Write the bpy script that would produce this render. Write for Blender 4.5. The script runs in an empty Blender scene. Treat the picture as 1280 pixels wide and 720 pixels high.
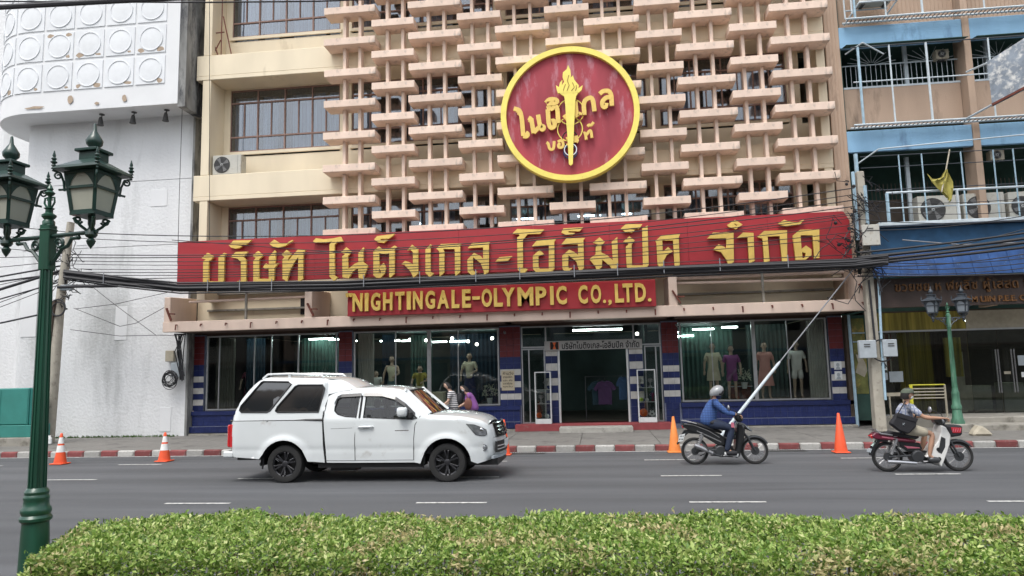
import bpy, bmesh, math, random
from mathutils import Vector, Matrix, geometry
from math import radians as R, sin, cos, pi, sqrt
random.seed(7)
sc = bpy.context.scene
C = sc.collection
# ---------------------------------------------------------------- camera, sky, sun, exposure
CAM_H = 1.95
F_PX = 900.0
yaw, pit, rol = R(6.56), R(6.79), R(-1.32)
fwd = Vector((-sin(yaw)*cos(pit), cos(yaw)*cos(pit), sin(pit)))
r0 = Vector((cos(yaw), sin(yaw), 0)); u0 = r0.cross(fwd)
cr = r0*cos(rol)+u0*sin(rol); cu = -r0*sin(rol)+u0*cos(rol)
cam = bpy.data.cameras.new('camera'); camo = bpy.data.objects.new('camera', cam); C.objects.link(camo)
mw = Matrix.Identity(4)
for i in range(3):
    mw[i][0] = cr[i]; mw[i][1] = cu[i]; mw[i][2] = -fwd[i]
mw[2][3] = CAM_H
camo.matrix_world = mw
cam.sensor_width = 36; cam.lens = F_PX/1280*36; cam.clip_end = 3000; cam.clip_start = .05
sc.camera = camo
def at(px, py, Y):      # a photo pixel carried out to the facade distance Y: (X, Z) in metres
    d = cr*((px-640)/F_PX) - cu*((py-360)/F_PX) + fwd
    t = Y/d.y
    return d.x*t, CAM_H+d.z*t

SUN_EL, SUN_AZ = 62, 200
w = bpy.data.worlds.new('World'); sc.world = w; w.use_nodes = True
nt = w.node_tree; bg = nt.nodes['Background']
sky = nt.nodes.new('ShaderNodeTexSky'); sky.sky_type = 'NISHITA'; sky.sun_disc = False
sky.sun_elevation = R(SUN_EL); sky.sun_rotation = R(SUN_AZ); sky.air_density = 1.2; sky.dust_density = 3
hs = nt.nodes.new('ShaderNodeHueSaturation'); hs.inputs['Saturation'].default_value = .30; hs.inputs['Value'].default_value = 1.0
nt.links.new(sky.outputs[0], hs.inputs['Color']); nt.links.new(hs.outputs[0], bg.inputs['Color'])
bg.inputs['Strength'].default_value = .15
sl = bpy.data.lights.new('sun', 'SUN'); slo = bpy.data.objects.new('sun', sl); C.objects.link(slo)
sl.energy = 1.0; sl.angle = R(25); sl.color = (1, .97, .92)
# sun_rotation is measured clockwise from +Y
az = R(SUN_AZ); el = R(SUN_EL)
sd = Vector((sin(az)*cos(el), cos(az)*cos(el), sin(el)))
slo.rotation_euler = sd.to_track_quat('Z', 'Y').to_euler()
sc.view_settings.view_transform = 'Standard'; sc.view_settings.look = 'None'
sc.view_settings.exposure = .80; sc.view_settings.gamma = 1
sc.cycles.max_bounces = 8; sc.cycles.transparent_max_bounces = 16
sc.cycles.sample_clamp_indirect = 4

# ---------------------------------------------------------------- materials
M = {}
def mat(name, col, rough=.7, var=.15, scale=2.5, bump=0, bscale=60, streak=0, metal=0, spec=.5, coat=0, orand=0, dirt_or_sheen=None, dscale=1.2, dth=.6, trans=0):
    m = bpy.data.materials.new(name); m.use_nodes = True; M[name] = m
    n = m.node_tree; L = n.links.new; b = n.nodes['Principled BSDF']
    b.inputs['Roughness'].default_value = rough; b.inputs['Metallic'].default_value = metal
    b.inputs['Specular IOR Level'].default_value = spec; b.inputs['Coat Weight'].default_value = coat
    b.inputs['Coat Roughness'].default_value = .06
    tc = n.nodes.new('ShaderNodeTexCoord'); mp = n.nodes.new('ShaderNodeMapping'); L(tc.outputs['Object'], mp.inputs[0])
    if streak: mp.inputs['Scale'].default_value = (1, 1, streak)
    nz = n.nodes.new('ShaderNodeTexNoise'); nz.inputs['Scale'].default_value = scale; nz.inputs['Detail'].default_value = 6
    L(mp.outputs[0], nz.inputs['Vector'])
    mr = n.nodes.new('ShaderNodeMapRange'); mr.inputs[1].default_value = .3; mr.inputs[2].default_value = .7
    mr.inputs[3].default_value = 1-var; mr.inputs[4].default_value = 1+var*.6
    L(nz.outputs[0], mr.inputs[0])
    vm = n.nodes.new('ShaderNodeVectorMath'); vm.operation = 'SCALE'; vm.inputs[0].default_value = col[:3]
    L(mr.outputs[0], vm.inputs['Scale'])
    out = vm.outputs[0]
    if orand:
        oi = n.nodes.new('ShaderNodeObjectInfo'); m2 = n.nodes.new('ShaderNodeMapRange')
        m2.inputs[3].default_value = 1-orand; m2.inputs[4].default_value = 1+orand
        L(oi.outputs['Random'], m2.inputs[0]); v2 = n.nodes.new('ShaderNodeVectorMath'); v2.operation = 'SCALE'
        L(out, v2.inputs[0]); L(m2.outputs[0], v2.inputs['Scale']); out = v2.outputs[0]
    if dirt_or_sheen:
        nz2 = n.nodes.new('ShaderNodeTexNoise'); nz2.inputs['Scale'].default_value = dscale; nz2.inputs['Detail'].default_value = 9; nz2.inputs['Roughness'].default_value = .65
        L(mp.outputs[0], nz2.inputs['Vector'])
        rr = n.nodes.new('ShaderNodeMapRange'); rr.inputs[1].default_value = dth-.06; rr.inputs[2].default_value = dth+.1
        L(nz2.outputs[0], rr.inputs[0])
        mx = n.nodes.new('ShaderNodeMix'); mx.data_type = 'RGBA'; L(rr.outputs[0], mx.inputs[0]); L(out, mx.inputs[6]); mx.inputs[7].default_value = (*dirt_or_sheen, 1)
        out = mx.outputs[2]
    L(out, b.inputs['Base Color'])
    if bump:
        nb = n.nodes.new('ShaderNodeTexNoise'); nb.inputs['Scale'].default_value = bscale; nb.inputs['Detail'].default_value = 4
        L(tc.outputs['Object'], nb.inputs['Vector'])
        bp = n.nodes.new('ShaderNodeBump'); bp.inputs['Strength'].default_value = bump; bp.inputs['Distance'].default_value = .02
        L(nb.outputs[0], bp.inputs['Height']); L(bp.outputs[0], b.inputs['Normal'])
    return m
def glass(name, tint, alpha=.25, rough=.02, refl=1.0):
    m = bpy.data.materials.new(name); m.use_nodes = True; M[name] = m
    n = m.node_tree; L = n.links.new; n.nodes.remove(n.nodes['Principled BSDF'])
    tr = n.nodes.new('ShaderNodeBsdfTransparent'); tr.inputs[0].default_value = (*tint, 1)
    df = n.nodes.new('ShaderNodeBsdfDiffuse'); df.inputs[0].default_value = (.05, .055, .06, 1)
    m0 = n.nodes.new('ShaderNodeMixShader'); m0.inputs[0].default_value = alpha; L(tr.outputs[0], m0.inputs[1]); L(df.outputs[0], m0.inputs[2])
    gl = n.nodes.new('ShaderNodeBsdfGlossy'); gl.inputs['Roughness'].default_value = rough
    fr = n.nodes.new('ShaderNodeFresnel'); fr.inputs[0].default_value = 1.5
    mm = n.nodes.new('ShaderNodeMath'); mm.operation = 'MULTIPLY'; mm.inputs[1].default_value = refl; mm.use_clamp = True; L(fr.outputs[0], mm.inputs[0])
    mx = n.nodes.new('ShaderNodeMixShader'); L(mm.outputs[0], mx.inputs[0]); L(m0.outputs[0], mx.inputs[1]); L(gl.outputs[0], mx.inputs[2])
    L(mx.outputs[0], n.nodes['Material Output'].inputs[0])
    return m
def emit(name, col, s):
    m = bpy.data.materials.new(name); m.use_nodes = True; M[name] = m
    b = m.node_tree.nodes['Principled BSDF']; b.inputs['Base Color'].default_value = (*col, 1)
    b.inputs['Emission Color'].default_value = (*col, 1); b.inputs['Emission Strength'].default_value = s
    return m
mat('asphalt', (.105, .109, .116), .8, .26, .8, .6, 160, dirt_or_sheen=(.078, .080, .086), dscale=1.1, dth=.60)
mat('asphalt_patch', (.088, .092, .098), .85, .12, .6, .5, 160)
mat('road_paint', (.58, .58, .56), .7, .3, 9, .2, 90, dirt_or_sheen=(.16, .16, .165), dscale=11, dth=.58)
mat('pavement_concrete', (.19, .182, .168), .9, .22, 1.2, .5, 50, dirt_or_sheen=(.09, .086, .08), dscale=1.1, dth=.56, orand=.04)
mat('kerb_red', (.24, .065, .065), .85, .3, 3, .4, 50, orand=.25, dirt_or_sheen=(.17, .14, .13), dscale=4, dth=.55)
mat('kerb_white', (.46, .455, .43), .85, .3, 3, .4, 50, orand=.22, dirt_or_sheen=(.16, .15, .14), dscale=4, dth=.54)
mat('earth', (.09, .07, .05), .95, .3, 6, .6, 40)
mat('cream_wall', (.76, .665, .50), .85, .09, 1.1, .15, 60, dirt_or_sheen=(.42, .34, .23), dscale=.9, dth=.68, streak=.35)
mat('screen_concrete', (.765, .60, .495), .85, .13, 2.2, .3, 60, orand=.07, dirt_or_sheen=(.40, .33, .28), dscale=3.2, dth=.60, streak=.5)
mat('canopy_concrete', (.76, .60, .50), .85, .1, 2, .2, 60, dirt_or_sheen=(.25, .19, .15), dscale=1.8, dth=.68, streak=.3)
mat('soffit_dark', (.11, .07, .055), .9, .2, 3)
mat('sign_red', (.36, .022, .03), .45, .12, 1.0, dirt_or_sheen=(.24, .02, .025), dscale=1.5, dth=.66)
mat('disc_red', (.36, .05, .07), .75, .2, 2.2, streak=.3, dirt_or_sheen=(.48, .24, .29), dscale=2.4, dth=.60)
mat('gold_letter', (.78, .54, .13), .5, .1, 6)
mat('disc_yellow', (.86, .72, .15), .5, .08, 4, dirt_or_sheen=(.55, .4, .08), dscale=6, dth=.7)
mat('letter_side', (.42, .27, .07), .7, .1, 6)
mat('white_stucco', (.73, .74, .75), .9, .10, .9, 1.0, 11, dirt_or_sheen=(.46, .47, .47), dscale=.6, dth=.58, streak=.22)
mat('white_smooth', (.73, .74, .75), .85, .05, 1.2, .1, 30, dirt_or_sheen=(.6, .6, .58), dscale=1.2, dth=.68)
mat('white_relief', (.72, .74, .76), .85, .05, 5, .1, 30, orand=.03)
mat('bare_render', (.42, .33, .25), .95, .2, 9)
mat('grimy_end', (.30, .30, .29), .95, .5, 2, .3, 30, streak=.3, dirt_or_sheen=(.035, .037, .045), dscale=2.2, dth=.52)
mat('tile_red', (.13, .014, .018), .35, .2, 5, orand=.1)
mat('tile_blue', (.016, .026, .105), .3, .25, 6, orand=.1)
mat('tile_white', (.52, .51, .48), .5, .15, 5)
mat('grout', (.17, .19, .27), .9, .2, 8)
mat('aluminium', (.45, .46, .47), .35, .1, 6, metal=.7)
mat('steel', (.55, .55, .56), .25, .1, 6, metal=1)
mat('frame_brown', (.30, .19, .155), .7, .2, 6)
mat('frame_white', (.62, .63, .63), .5, .1, 6)
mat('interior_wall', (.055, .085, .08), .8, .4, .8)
mat('interior_floor', (.10, .085, .07), .5, .2, 2)
mat('dark_void', (.015, .016, .017), .9, .2, 2)
mat('curtain', (.62, .68, .74), .9, .3, 7, streak=.1)
mat('step_red', (.26, .05, .055), .8, .2, 4, .2, 40, dirt_or_sheen=(.2, .16, .14), dscale=5, dth=.68)
mat('old_concrete', (.30, .285, .25), .95, .2, 3, .4, 40, dirt_or_sheen=(.12, .11, .09), dscale=2.5, dth=.6)
mat('pole_concrete', (.40, .37, .31), .95, .15, 4, .3, 40, dirt_or_sheen=(.22, .2, .17), dscale=5, dth=.62)
mat('wood_pole', (.30, .25, .2), .95, .2, 5, .4, 30, streak=.15)
mat('cable_black', (.02, .02, .024), .6, .1, 3)
mat('cable_grey', (.22, .23, .25), .6, .1, 3)
mat('rust', (.16, .05, .035), .9, .3, 12)
mat('ac_white', (.50, .49, .44), .5, .12, 5, dirt_or_sheen=(.33, .29, .23), dscale=5, dth=.58)
mat('ac_dark', (.05, .05, .05), .6, .2, 8)
mat('ac_blade', (.2, .2, .2), .4, .1, 8)
mat('tan_wall', (.46, .335, .25), .9, .12, 1.6, .3, 40, dirt_or_sheen=(.22, .16, .12), dscale=1.6, dth=.62, streak=.25)
mat('blue_beam', (.24, .43, .62), .8, .15, 1.2, .2, 40, dirt_or_sheen=(.11, .2, .33), dscale=1.5, dth=.6, streak=.3)
mat('blue_pipe', (.35, .50, .60), .5, .2, 6)
mat('light_pipe', (.55, .62, .66), .5, .15, 6)
mat('navy_awning', (.022, .09, .19), .7, .3, 2.5)
mat('blue_awning', (.018, .075, .24), .7, .35, 3, dirt_or_sheen=(.14, .22, .33), dscale=7, dth=.64)
mat('brown_sign', (.075, .052, .045), .4, .3, 2, dirt_or_sheen=(.28, .20, .12), dscale=1.9, dth=.64)  # paler warm patches are reflections painted into the board's colour
mat('bronze_letter', (.22, .10, .03), .5, .3, 9)
mat('olive_curtain', (.30, .25, .05), .9, .7, 9, streak=.04)
mat('dark_wood', (.07, .05, .035), .6, .3, 3)
mat('lamp_green', (.012, .045, .035), .4, .3, 8, coat=.3)
mat('lamp_green_post', (.012, .075, .045), .4, .35, 9, coat=.3, streak=.12)
mat('lamp_green_pale', (.07, .19, .12), .5, .5, 7, streak=.25, dirt_or_sheen=(.30, .36, .30), dscale=5, dth=.6)
mat('lamp_grey', (.045, .055, .068), .5, .2, 8)
mat('utility_green', (.035, .21, .18), .5, .1, 3)
mat('utility_green_dark', (.02, .16, .14), .5, .1, 3)
mat('box_grey', (.36, .40, .43), .6, .1, 6)
mat('box_beige', (.40, .36, .28), .7, .15, 6)
mat('cone_orange', (.80, .10, .03), .5, .12, 6)
mat('cone_orange_worn', (.78, .24, .05), .6, .12, 6)
mat('cone_white', (.78, .78, .76), .5, .1, 8)
mat('flag_yellow', (.36, .32, .08), .9, .2, 6)
mat('paper_white', (.7, .72, .72), .8, .05, 6)
mat('notice_cream', (.52, .45, .32), .8, .08, 6)
mat('ink', (.02, .02, .02), .8, .1, 6)
mat('orange_plastic', (.75, .13, .02), .5, .1, 6)
mat('yellow_paint', (.65, .6, .05), .5, .1, 6)
mat('hedge_core', (.02, .025, .01), 1, .3, 8)
mat('hedge_twig', (.13, .07, .05), .9, .3, 8)
glass('shop_glass', (.88, .91, .89), .04, .01, 1.0)
glass('window_glass', (.72, .78, .85), .05, .06, 3.4)
glass('dark_glass', (.10, .11, .12), .30, .06, 3.2)
glass('car_glass', (.66, .72, .70), .03, .02, 1.6)
emit('tube_light', (.85, 1, .98), 17)
emit('bulb_light', (1, .97, .9), 9)

# ---------------------------------------------------------------- mesh helpers
class MB:
    def __init__(s): s.v = []; s.f = []; s.m = []
    def _a(s, vs, fs, mi=0):
        o = len(s.v); s.v += [tuple(v) for v in vs]
        for f in fs: s.f.append(tuple(i+o for i in f)); s.m.append(mi)
        return s
    def box(s, x0, x1, y0, y1, z0, z1, mi=0):
        v = [(x, y, z) for x in (x0, x1) for y in (y0, y1) for z in (z0, z1)]
        return s._a(v, [(0, 1, 3, 2), (4, 6, 7, 5), (0, 4, 5, 1), (2, 3, 7, 6), (0, 2, 6, 4), (1, 5, 7, 3)], mi)
    def hexa(s, b, t, mi=0):   # bottom quad and top quad, same winding (ccw from above)
        return s._a(list(b)+list(t), [(3, 2, 1, 0), (4, 5, 6, 7), (0, 1, 5, 4), (1, 2, 6, 5), (2, 3, 7, 6), (3, 0, 4, 7)], mi)
    def beam(s, p, q, w, h, mi=0, up=(0, 0, 1)):
        p = Vector(p); q = Vector(q); d = (q-p).normalized(); up = Vector(up)
        a = d.cross(up)
        if a.length < 1e-4: a = d.cross(Vector((1, 0, 0)))
        a.normalize(); b = a.cross(d); a *= w/2; b *= h/2
        v = [p-a-b, p+a-b, p+a+b, p-a+b, q-a-b, q+a-b, q+a+b, q-a+b]
        return s._a(v, [(0, 1, 2, 3), (7, 6, 5, 4), (0, 4, 5, 1), (1, 5, 6, 2), (2, 6, 7, 3), (3, 7, 4, 0)], mi)
    def tube(s, pts, r, seg=8, mi=0, closed=False, flat=1.0):
        pts = [Vector(p) for p in pts]; n = len(pts)
        rr = r if isinstance(r, (list, tuple)) else [r]*n
        vs = []; ref = None
        for i, p in enumerate(pts):
            a = pts[(i-1) % n] if (closed or i) else p; b = pts[(i+1) % n] if (closed or i < n-1) else p
            d = (b-a).normalized()
            if ref is None:
                ref = d.cross(Vector((0, 0, 1)))
                if ref.length < .1: ref = d.cross(Vector((0, 1, 0)))
            ref = (ref-d*ref.dot(d)); ref.normalize()
            e = d.cross(ref)
            for k in range(seg):
                t = 2*pi*k/seg; vs.append(p+ref*cos(t)*rr[i]+e*sin(t)*rr[i]*flat)
        fs = []
        for i in range(n if closed else n-1):
            j = (i+1) % n
            for k in range(seg):
                l = (k+1) % seg; fs.append((i*seg+k, i*seg+l, j*seg+l, j*seg+k))
        if not closed:
            fs.append(tuple(range(seg-1, -1, -1))); fs.append(tuple((n-1)*seg+k for k in range(seg)))
        return s._a(vs, fs, mi)
    def lathe(s, prof, c=(0, 0, 0), seg=16, axis='Z', mi=0, rot=0, sx=1, sy=1):
        vs = []
        for r, h in prof:
            for k in range(seg):
                t = 2*pi*k/seg+rot; x = r*cos(t)*sx; y = r*sin(t)*sy
                p = (x, y, h) if axis == 'Z' else ((x, h, y) if axis == 'Y' else (h, x, y))
                vs.append((p[0]+c[0], p[1]+c[1], p[2]+c[2]))
        fs = []
        for i in range(len(prof)-1):
            for k in range(seg):
                l = (k+1) % seg; fs.append((i*seg+k, i*seg+l, (i+1)*seg+l, (i+1)*seg+k))
        fs.append(tuple(range(seg-1, -1, -1))); fs.append(tuple((len(prof)-1)*seg+k for k in range(seg)))
        return s._a(vs, fs, mi)
    def torus(s, c, Rr, r, axis='Y', seg=32, sub=8, mi=0, flat=1.0):
        c = Vector(c); vs = []
        for i in range(seg):
            t = 2*pi*i/seg
            for k in range(sub):
                u = 2*pi*k/sub; q = Rr+r*cos(u); h = r*sin(u)*flat
                p = {'Y': (q*cos(t), h, q*sin(t)), 'Z': (q*cos(t), q*sin(t), h), 'X': (h, q*cos(t), q*sin(t))}[axis]
                vs.append(c+Vector(p))
        fs = [(i*sub+k, i*sub+(k+1) % sub, ((i+1) % seg)*sub+(k+1) % sub, ((i+1) % seg)*sub+k) for i in range(seg) for k in range(sub)]
        return s._a(vs, fs, mi)
    def ball(s, c, r, seg=12, rings=8, mi=0, sx=1, sy=1, sz=1):
        prof = [(max(r*sin(pi*i/rings), 1e-4), -r*cos(pi*i/rings)*sz) for i in range(rings+1)]
        return s.lathe(prof, c, seg, 'Z', mi, 0, sx, sy)
    def prism(s, poly, fn, t, mi=0, mis=None):   # poly in 2D; fn(a,b,depth)->xyz; caps as ngons
        n = len(poly)
        vs = [fn(a, b, 0) for a, b in poly]+[fn(a, b, t) for a, b in poly]
        o = len(s.v); s.v += [tuple(v) for v in vs]
        tris = geometry.tessellate_polygon([[Vector((a, b, 0)) for a, b in poly]])
        for tr in tris:
            a, b, c = tr
            s.f.append((o+a, o+b, o+c)); s.m.append(mi)
            s.f.append((o+n+c, o+n+b, o+n+a)); s.m.append(mi)
        for i in range(n):
            j = (i+1) % n; s.f.append((o+i, o+n+i, o+n+j, o+j)); s.m.append(mi if mis is None else mis)
        return s
    def mesh(s, name, mats, smooth=False, fix=True, bevel=0):
        me = bpy.data.meshes.new(name); me.from_pydata(s.v, [], s.f)
        if isinstance(mats, str): mats = [mats]
        for m in mats: me.materials.append(M[m])
        if any(s.m): me.polygons.foreach_set('material_index', s.m)
        if fix or bevel:
            bm = bmesh.new(); bm.from_mesh(me)
            if fix: bmesh.ops.recalc_face_normals(bm, faces=bm.faces)
            if bevel:
                es = [e for e in bm.edges if len(e.link_faces) == 2 and e.calc_face_angle(0) > .6]
                bmesh.ops.bevel(bm, geom=es, offset=bevel, segments=1, affect='EDGES', clamp_overlap=True)
            bm.to_mesh(me); bm.free()
        if smooth:
            me.polygons.foreach_set('use_smooth', [True]*len(me.polygons))
            try: me.set_sharp_from_angle(angle=R(38))
            except Exception: pass
        return me
    def build(s, name, mats, parent=None, smooth=False, bevel=0, loc=None, fix=True):
        return link(name, s.mesh(name, mats, smooth, fix, bevel), parent, loc)
def link(name, me, parent=None, loc=None, rotz=0):
    o = bpy.data.objects.new(name, me); C.objects.link(o)
    if parent is not None:
        o.parent = parent; o.matrix_parent_inverse = Matrix.Translation(world_of(parent)).inverted()
    if loc is not None: o.location = loc
    if rotz: o.rotation_euler.z = rotz
    return o
def world_of(o):
    v = Vector(o.location)
    while o.parent is not None:
        v = v + o.matrix_parent_inverse.to_translation()
        o = o.parent; v = v+Vector(o.location)
    return v
def tag(o, label=None, cat=None, group=None, kind=None):
    for k, x in (('label', label), ('category', cat), ('group', group), ('kind', kind)):
        if x: o[k] = x
    return o
def thing(name, label, cat, loc=(0, 0, 0), group=None):
    o = bpy.data.objects.new(name, None); C.objects.link(o); o.location = loc; o.empty_display_size = .2
    return tag(o, label, cat, group)
def copy_tree(o, parent=None):
    kids = [c for c in bpy.data.objects if c.parent == o]
    c = o.copy(); C.objects.link(c)
    if parent: c.parent = parent
    for k in kids: copy_tree(k, c)
    return c
def ring_pts(c, r, axis='Y', n=24, a0=0, a1=2*pi):
    out = []
    for i in range(n):
        t = a0+(a1-a0)*i/(n if abs(a1-a0-2*pi) < 1e-6 else n-1)
        out.append((c[0]+r*cos(t), c[1], c[2]+r*sin(t)) if axis == 'Y' else (c[0]+r*cos(t), c[1]+r*sin(t), c[2]))
    return out
_glyph = {}
def text_mesh(s, name, mats, w=None, h=None, depth=.05, bold=0.0, origin=(0, 0, 0), spacing=1.0):
    """flat lettering as solid geometry facing -Y; box fitted to w x h with its lower left at origin"""
    cu_ = bpy.data.curves.new(name, 'FONT'); cu_.body = s; cu_.size = 1; cu_.offset = bold; cu_.extrude = .1; cu_.resolution_u = 3; cu_.space_character = spacing
    o = bpy.data.objects.new(name, cu_); C.objects.link(o)
    dg = bpy.context.evaluated_depsgraph_get(); dg.update()
    me = bpy.data.meshes.new_from_object(o.evaluated_get(dg))
    bpy.data.objects.remove(o); bpy.data.curves.remove(cu_)
    xs = [v.co.x for v in me.vertices]; ys = [v.co.y for v in me.vertices]
    x0, x1, y0, y1 = min(xs), max(xs), min(ys), max(ys)
    kx = w/(x1-x0) if w else None; ky = h/(y1-y0) if h else None
    kx = kx or ky; ky = ky or kx
    for v in me.vertices:
        v.co = Vector((origin[0]+(v.co.x-x0)*kx, origin[1]-(v.co.z+.1)*depth/.2, origin[2]+(v.co.y-y0)*ky))
    me.materials.clear()
    for m in ([mats] if isinstance(mats, str) else mats): me.materials.append(M[m])
    return me
def poly_mesh(name, polys, depth, mats, y):
    """filled outlines with holes (2D curve), solid, standing in the plane y and reaching depth towards the street"""
    cu_ = bpy.data.curves.new(name, 'CURVE'); cu_.dimensions = '2D'; cu_.fill_mode = 'BOTH'; cu_.extrude = depth/2
    for p in polys:
        sp = cu_.splines.new('POLY'); sp.points.add(len(p)-1)
        for i, (a, b) in enumerate(p): sp.points[i].co = (a, b, 0, 1)
        sp.use_cyclic_u = True
    o = bpy.data.objects.new(name, cu_); C.objects.link(o)
    dg = bpy.context.evaluated_depsgraph_get(); dg.update()
    me = bpy.data.meshes.new_from_object(o.evaluated_get(dg))
    bpy.data.objects.remove(o); bpy.data.curves.remove(cu_)
    for v in me.vertices: v.co = Vector((v.co.x, y-depth/2-v.co.z, v.co.y))
    me.materials.clear()
    for m in ([mats] if isinstance(mats, str) else mats): me.materials.append(M[m])
    return me
def ribbon(pts, w):
    """outline of a stroke of width w along pts"""
    L_, R_ = [], []
    n = len(pts)
    for i, p in enumerate(pts):
        a = pts[max(i-1, 0)]; b = pts[min(i+1, n-1)]
        dx, dy = b[0]-a[0], b[1]-a[1]; l = sqrt(dx*dx+dy*dy) or 1
        nx, ny = -dy/l*w/2, dx/l*w/2
        L_.append((p[0]+nx, p[1]+ny)); R_.append((p[0]-nx, p[1]-ny))
    return L_+R_[::-1]
def cdt(outer, holes=(), sp=.05, yf=None, side=-1):
    """triangulated panel inside an outline (x,z), with inner points sp apart, lifted to y=yf(x,z)"""
    def dens(p):
        out = []
        for i in range(len(p)):
            a = Vector(p[i]); b = Vector(p[(i+1) % len(p)]); k = max(1, int((b-a).length/sp))
            out += [a+(b-a)*j/k for j in range(k)]
        return out
    loops = [dens(outer)]+[dens(h) for h in holes]
    vs = []; fs = []
    for l in loops: fs.append(list(range(len(vs), len(vs)+len(l)))); vs += l
    def inside(p, poly):
        c = False; j = len(poly)-1
        for i in range(len(poly)):
            if (poly[i].y > p.y) != (poly[j].y > p.y) and p.x < (poly[j].x-poly[i].x)*(p.y-poly[i].y)/(poly[j].y-poly[i].y)+poly[i].x: c = not c
            j = i
        return c
    bnd = list(vs)
    xs = [v.x for v in loops[0]]; zs = [v.y for v in loops[0]]
    x = min(xs)+sp/2; k = 0
    while x < max(xs):
        z = min(zs)+sp/2*(1+k % 2)
        while z < max(zs):
            p = Vector((x, z))
            if inside(p, loops[0]) and not any(inside(p, h) for h in loops[1:]) and min((p-b).length_squared for b in bnd) > (sp*.45)**2: vs.append(p)
            z += sp
        x += sp; k += 1
    r = geometry.delaunay_2d_cdt(vs, [], fs, 0, 1e-5)
    V, Fc = r[0], r[2]
    out = []
    for f in Fc:
        c = sum((V[i] for i in f), Vector((0, 0)))/len(f)
        if inside(c, loops[0]) and not any(inside(c, h) for h in loops[1:]): out.append(f)
    mb = MB(); mb._a([(v.x, yf(v.x, v.y), v.y) for v in V], out)
    return mb
def skin(name, chains, mats, parent=None, sub=1, loc=None):
    """continuous tapered body: chains of (point, radius); equal points are shared joints"""
    idx = {}; vs = []; rs = []; es = []
    for ch in chains:
        prev = None
        for p, r in ch:
            k = tuple(round(c, 4) for c in p)
            if k not in idx: idx[k] = len(vs); vs.append(p); rs.append(r)
            i = idx[k]
            if prev is not None and prev != i: es.append((prev, i))
            prev = i
    me = bpy.data.meshes.new(name); me.from_pydata([tuple(v) for v in vs], es, [])
    o = bpy.data.objects.new(name, me); C.objects.link(o)
    md = o.modifiers.new('s', 'SKIN'); md.use_smooth_shade = True; md.branch_smoothing = .3
    for i, sv in enumerate(me.skin_vertices[0].data):
        r = rs[i]; sv.radius = (r, r) if not isinstance(r, tuple) else r; sv.use_root = (i == 0)
    if sub:
        m2 = o.modifiers.new('u', 'SUBSURF'); m2.levels = m2.render_levels = sub
    dg = bpy.context.evaluated_depsgraph_get(); dg.update()
    me2 = bpy.data.meshes.new_from_object(o.evaluated_get(dg))
    bpy.data.objects.remove(o)
    me2.materials.clear()
    for m in ([mats] if isinstance(mats, str) else mats): me2.materials.append(M[m])
    me2.polygons.foreach_set('use_smooth', [True]*len(me2.polygons))
    me2.polygons.foreach_set('material_index', [0]*len(me2.polygons))
    return link(name, me2, parent, loc)

def remap(name, scale):
    for n_ in M[name].node_tree.nodes:
        if n_.type == 'MAPPING': n_.inputs['Scale'].default_value = scale
remap('asphalt', (.12, 1.6, 1)); remap('asphalt_patch', (.3, 1, 1))
# ================================================================ SETTING: ground, road, pavement, kerb
YK = 18.2      # kerb line
YF = 23.3      # shop front plane
g = MB(); g._a([(-400, -300, -.012), (400, -300, -.012), (400, 500, -.012), (-400, 500, -.012)], [(0, 1, 2, 3)])
tag(g.build('ground', 'old_concrete'), kind='structure')
road = MB(); 
nx = 40
road._a([(-120, -14, 0), (120, -14, 0), (120, YK-.0, 0), (-120, YK, 0)], [(0, 1, 2, 3)])
road = tag(road.build('road', 'asphalt'), kind='structure')
rp = MB()
rp._a([(-120, 17.25, .004), (120, 17.25, .004), (120, 18.19, .004), (-120, 18.19, .004)], [(0, 1, 2, 3)])
rp.build('gutter_strip', 'asphalt_patch', road)
dash = MB(); dash._a([(-.55, -.045, .008), (.55, -.045, .008), (.55, .045, .008), (-.55, .045, .008)], [(0, 1, 2, 3)])
dash = dash.mesh('lane_marking', 'road_paint')
for yy, x0 in ((11.17, -2.3), (13.9, 1.65), (16.35, 1.5)):
    for k in range(-6, 7):
        link('lane_marking', dash, road, (x0+4.13*k, yy, 0))
mb = MB(); mb._a([(-60, 17.98, .012), (60, 17.98, .012), (60, 18.07, .012), (-60, 18.07, .012)], [(0, 1, 2, 3)])
mb.build('edge_line', 'road_paint', road)
# pavement: slabs near enough to tell apart
pv = MB(); pv.box(-120, 120, YK+.16, 60, -.01, .125)
pv = tag(pv.build('pavement', 'pavement_concrete'), kind='structure')
slab = MB(); slab.box(-.995, .995, -1.28, 1.28, 0, .022); slab = slab.mesh('paving_slab', 'pavement_concrete', bevel=.008)
for i in range(-12, 8):
    for j, yc in enumerate((19.66, 22.24)):
        if j == 1 and (i > 3): continue
        o = link('paving_slab', slab, pv, (i*2.0+.5, yc, .125+random.uniform(0, .004)))
        o.scale.y = 1
kr = {}
for nme in ('kerb_red', 'kerb_white'):
    k = MB(); k.box(-.240, .240, -.0, .16, -.02, .15); kr[nme] = k.mesh('kerb_stone', nme, bevel=.025)
for i in range(-42, 26):
    link('kerb_stone', kr['kerb_red' if i % 2 else 'kerb_white'], pv, (i*.487+.12, YK+random.uniform(-.006, .006), random.uniform(-.008, .004)))
for xg in (-1.75, 4.35):
    q = MB(); q.box(xg-.42, xg+.42, 17.72, 17.76, .0, .016); q.box(xg-.42, xg+.42, 18.1, 18.14, .0, .016)
    for k in range(15): q.box(xg-.42+k*.058, xg-.40+k*.058, 17.76, 18.1, .0, .014)
    q._a([(xg-.42, 17.72, .006), (xg+.42, 17.72, .006), (xg+.42, 18.14, .006), (xg-.42, 18.14, .006)], [(0, 1, 2, 3)])
    q.build('drain_grate', 'ac_dark', road)
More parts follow.
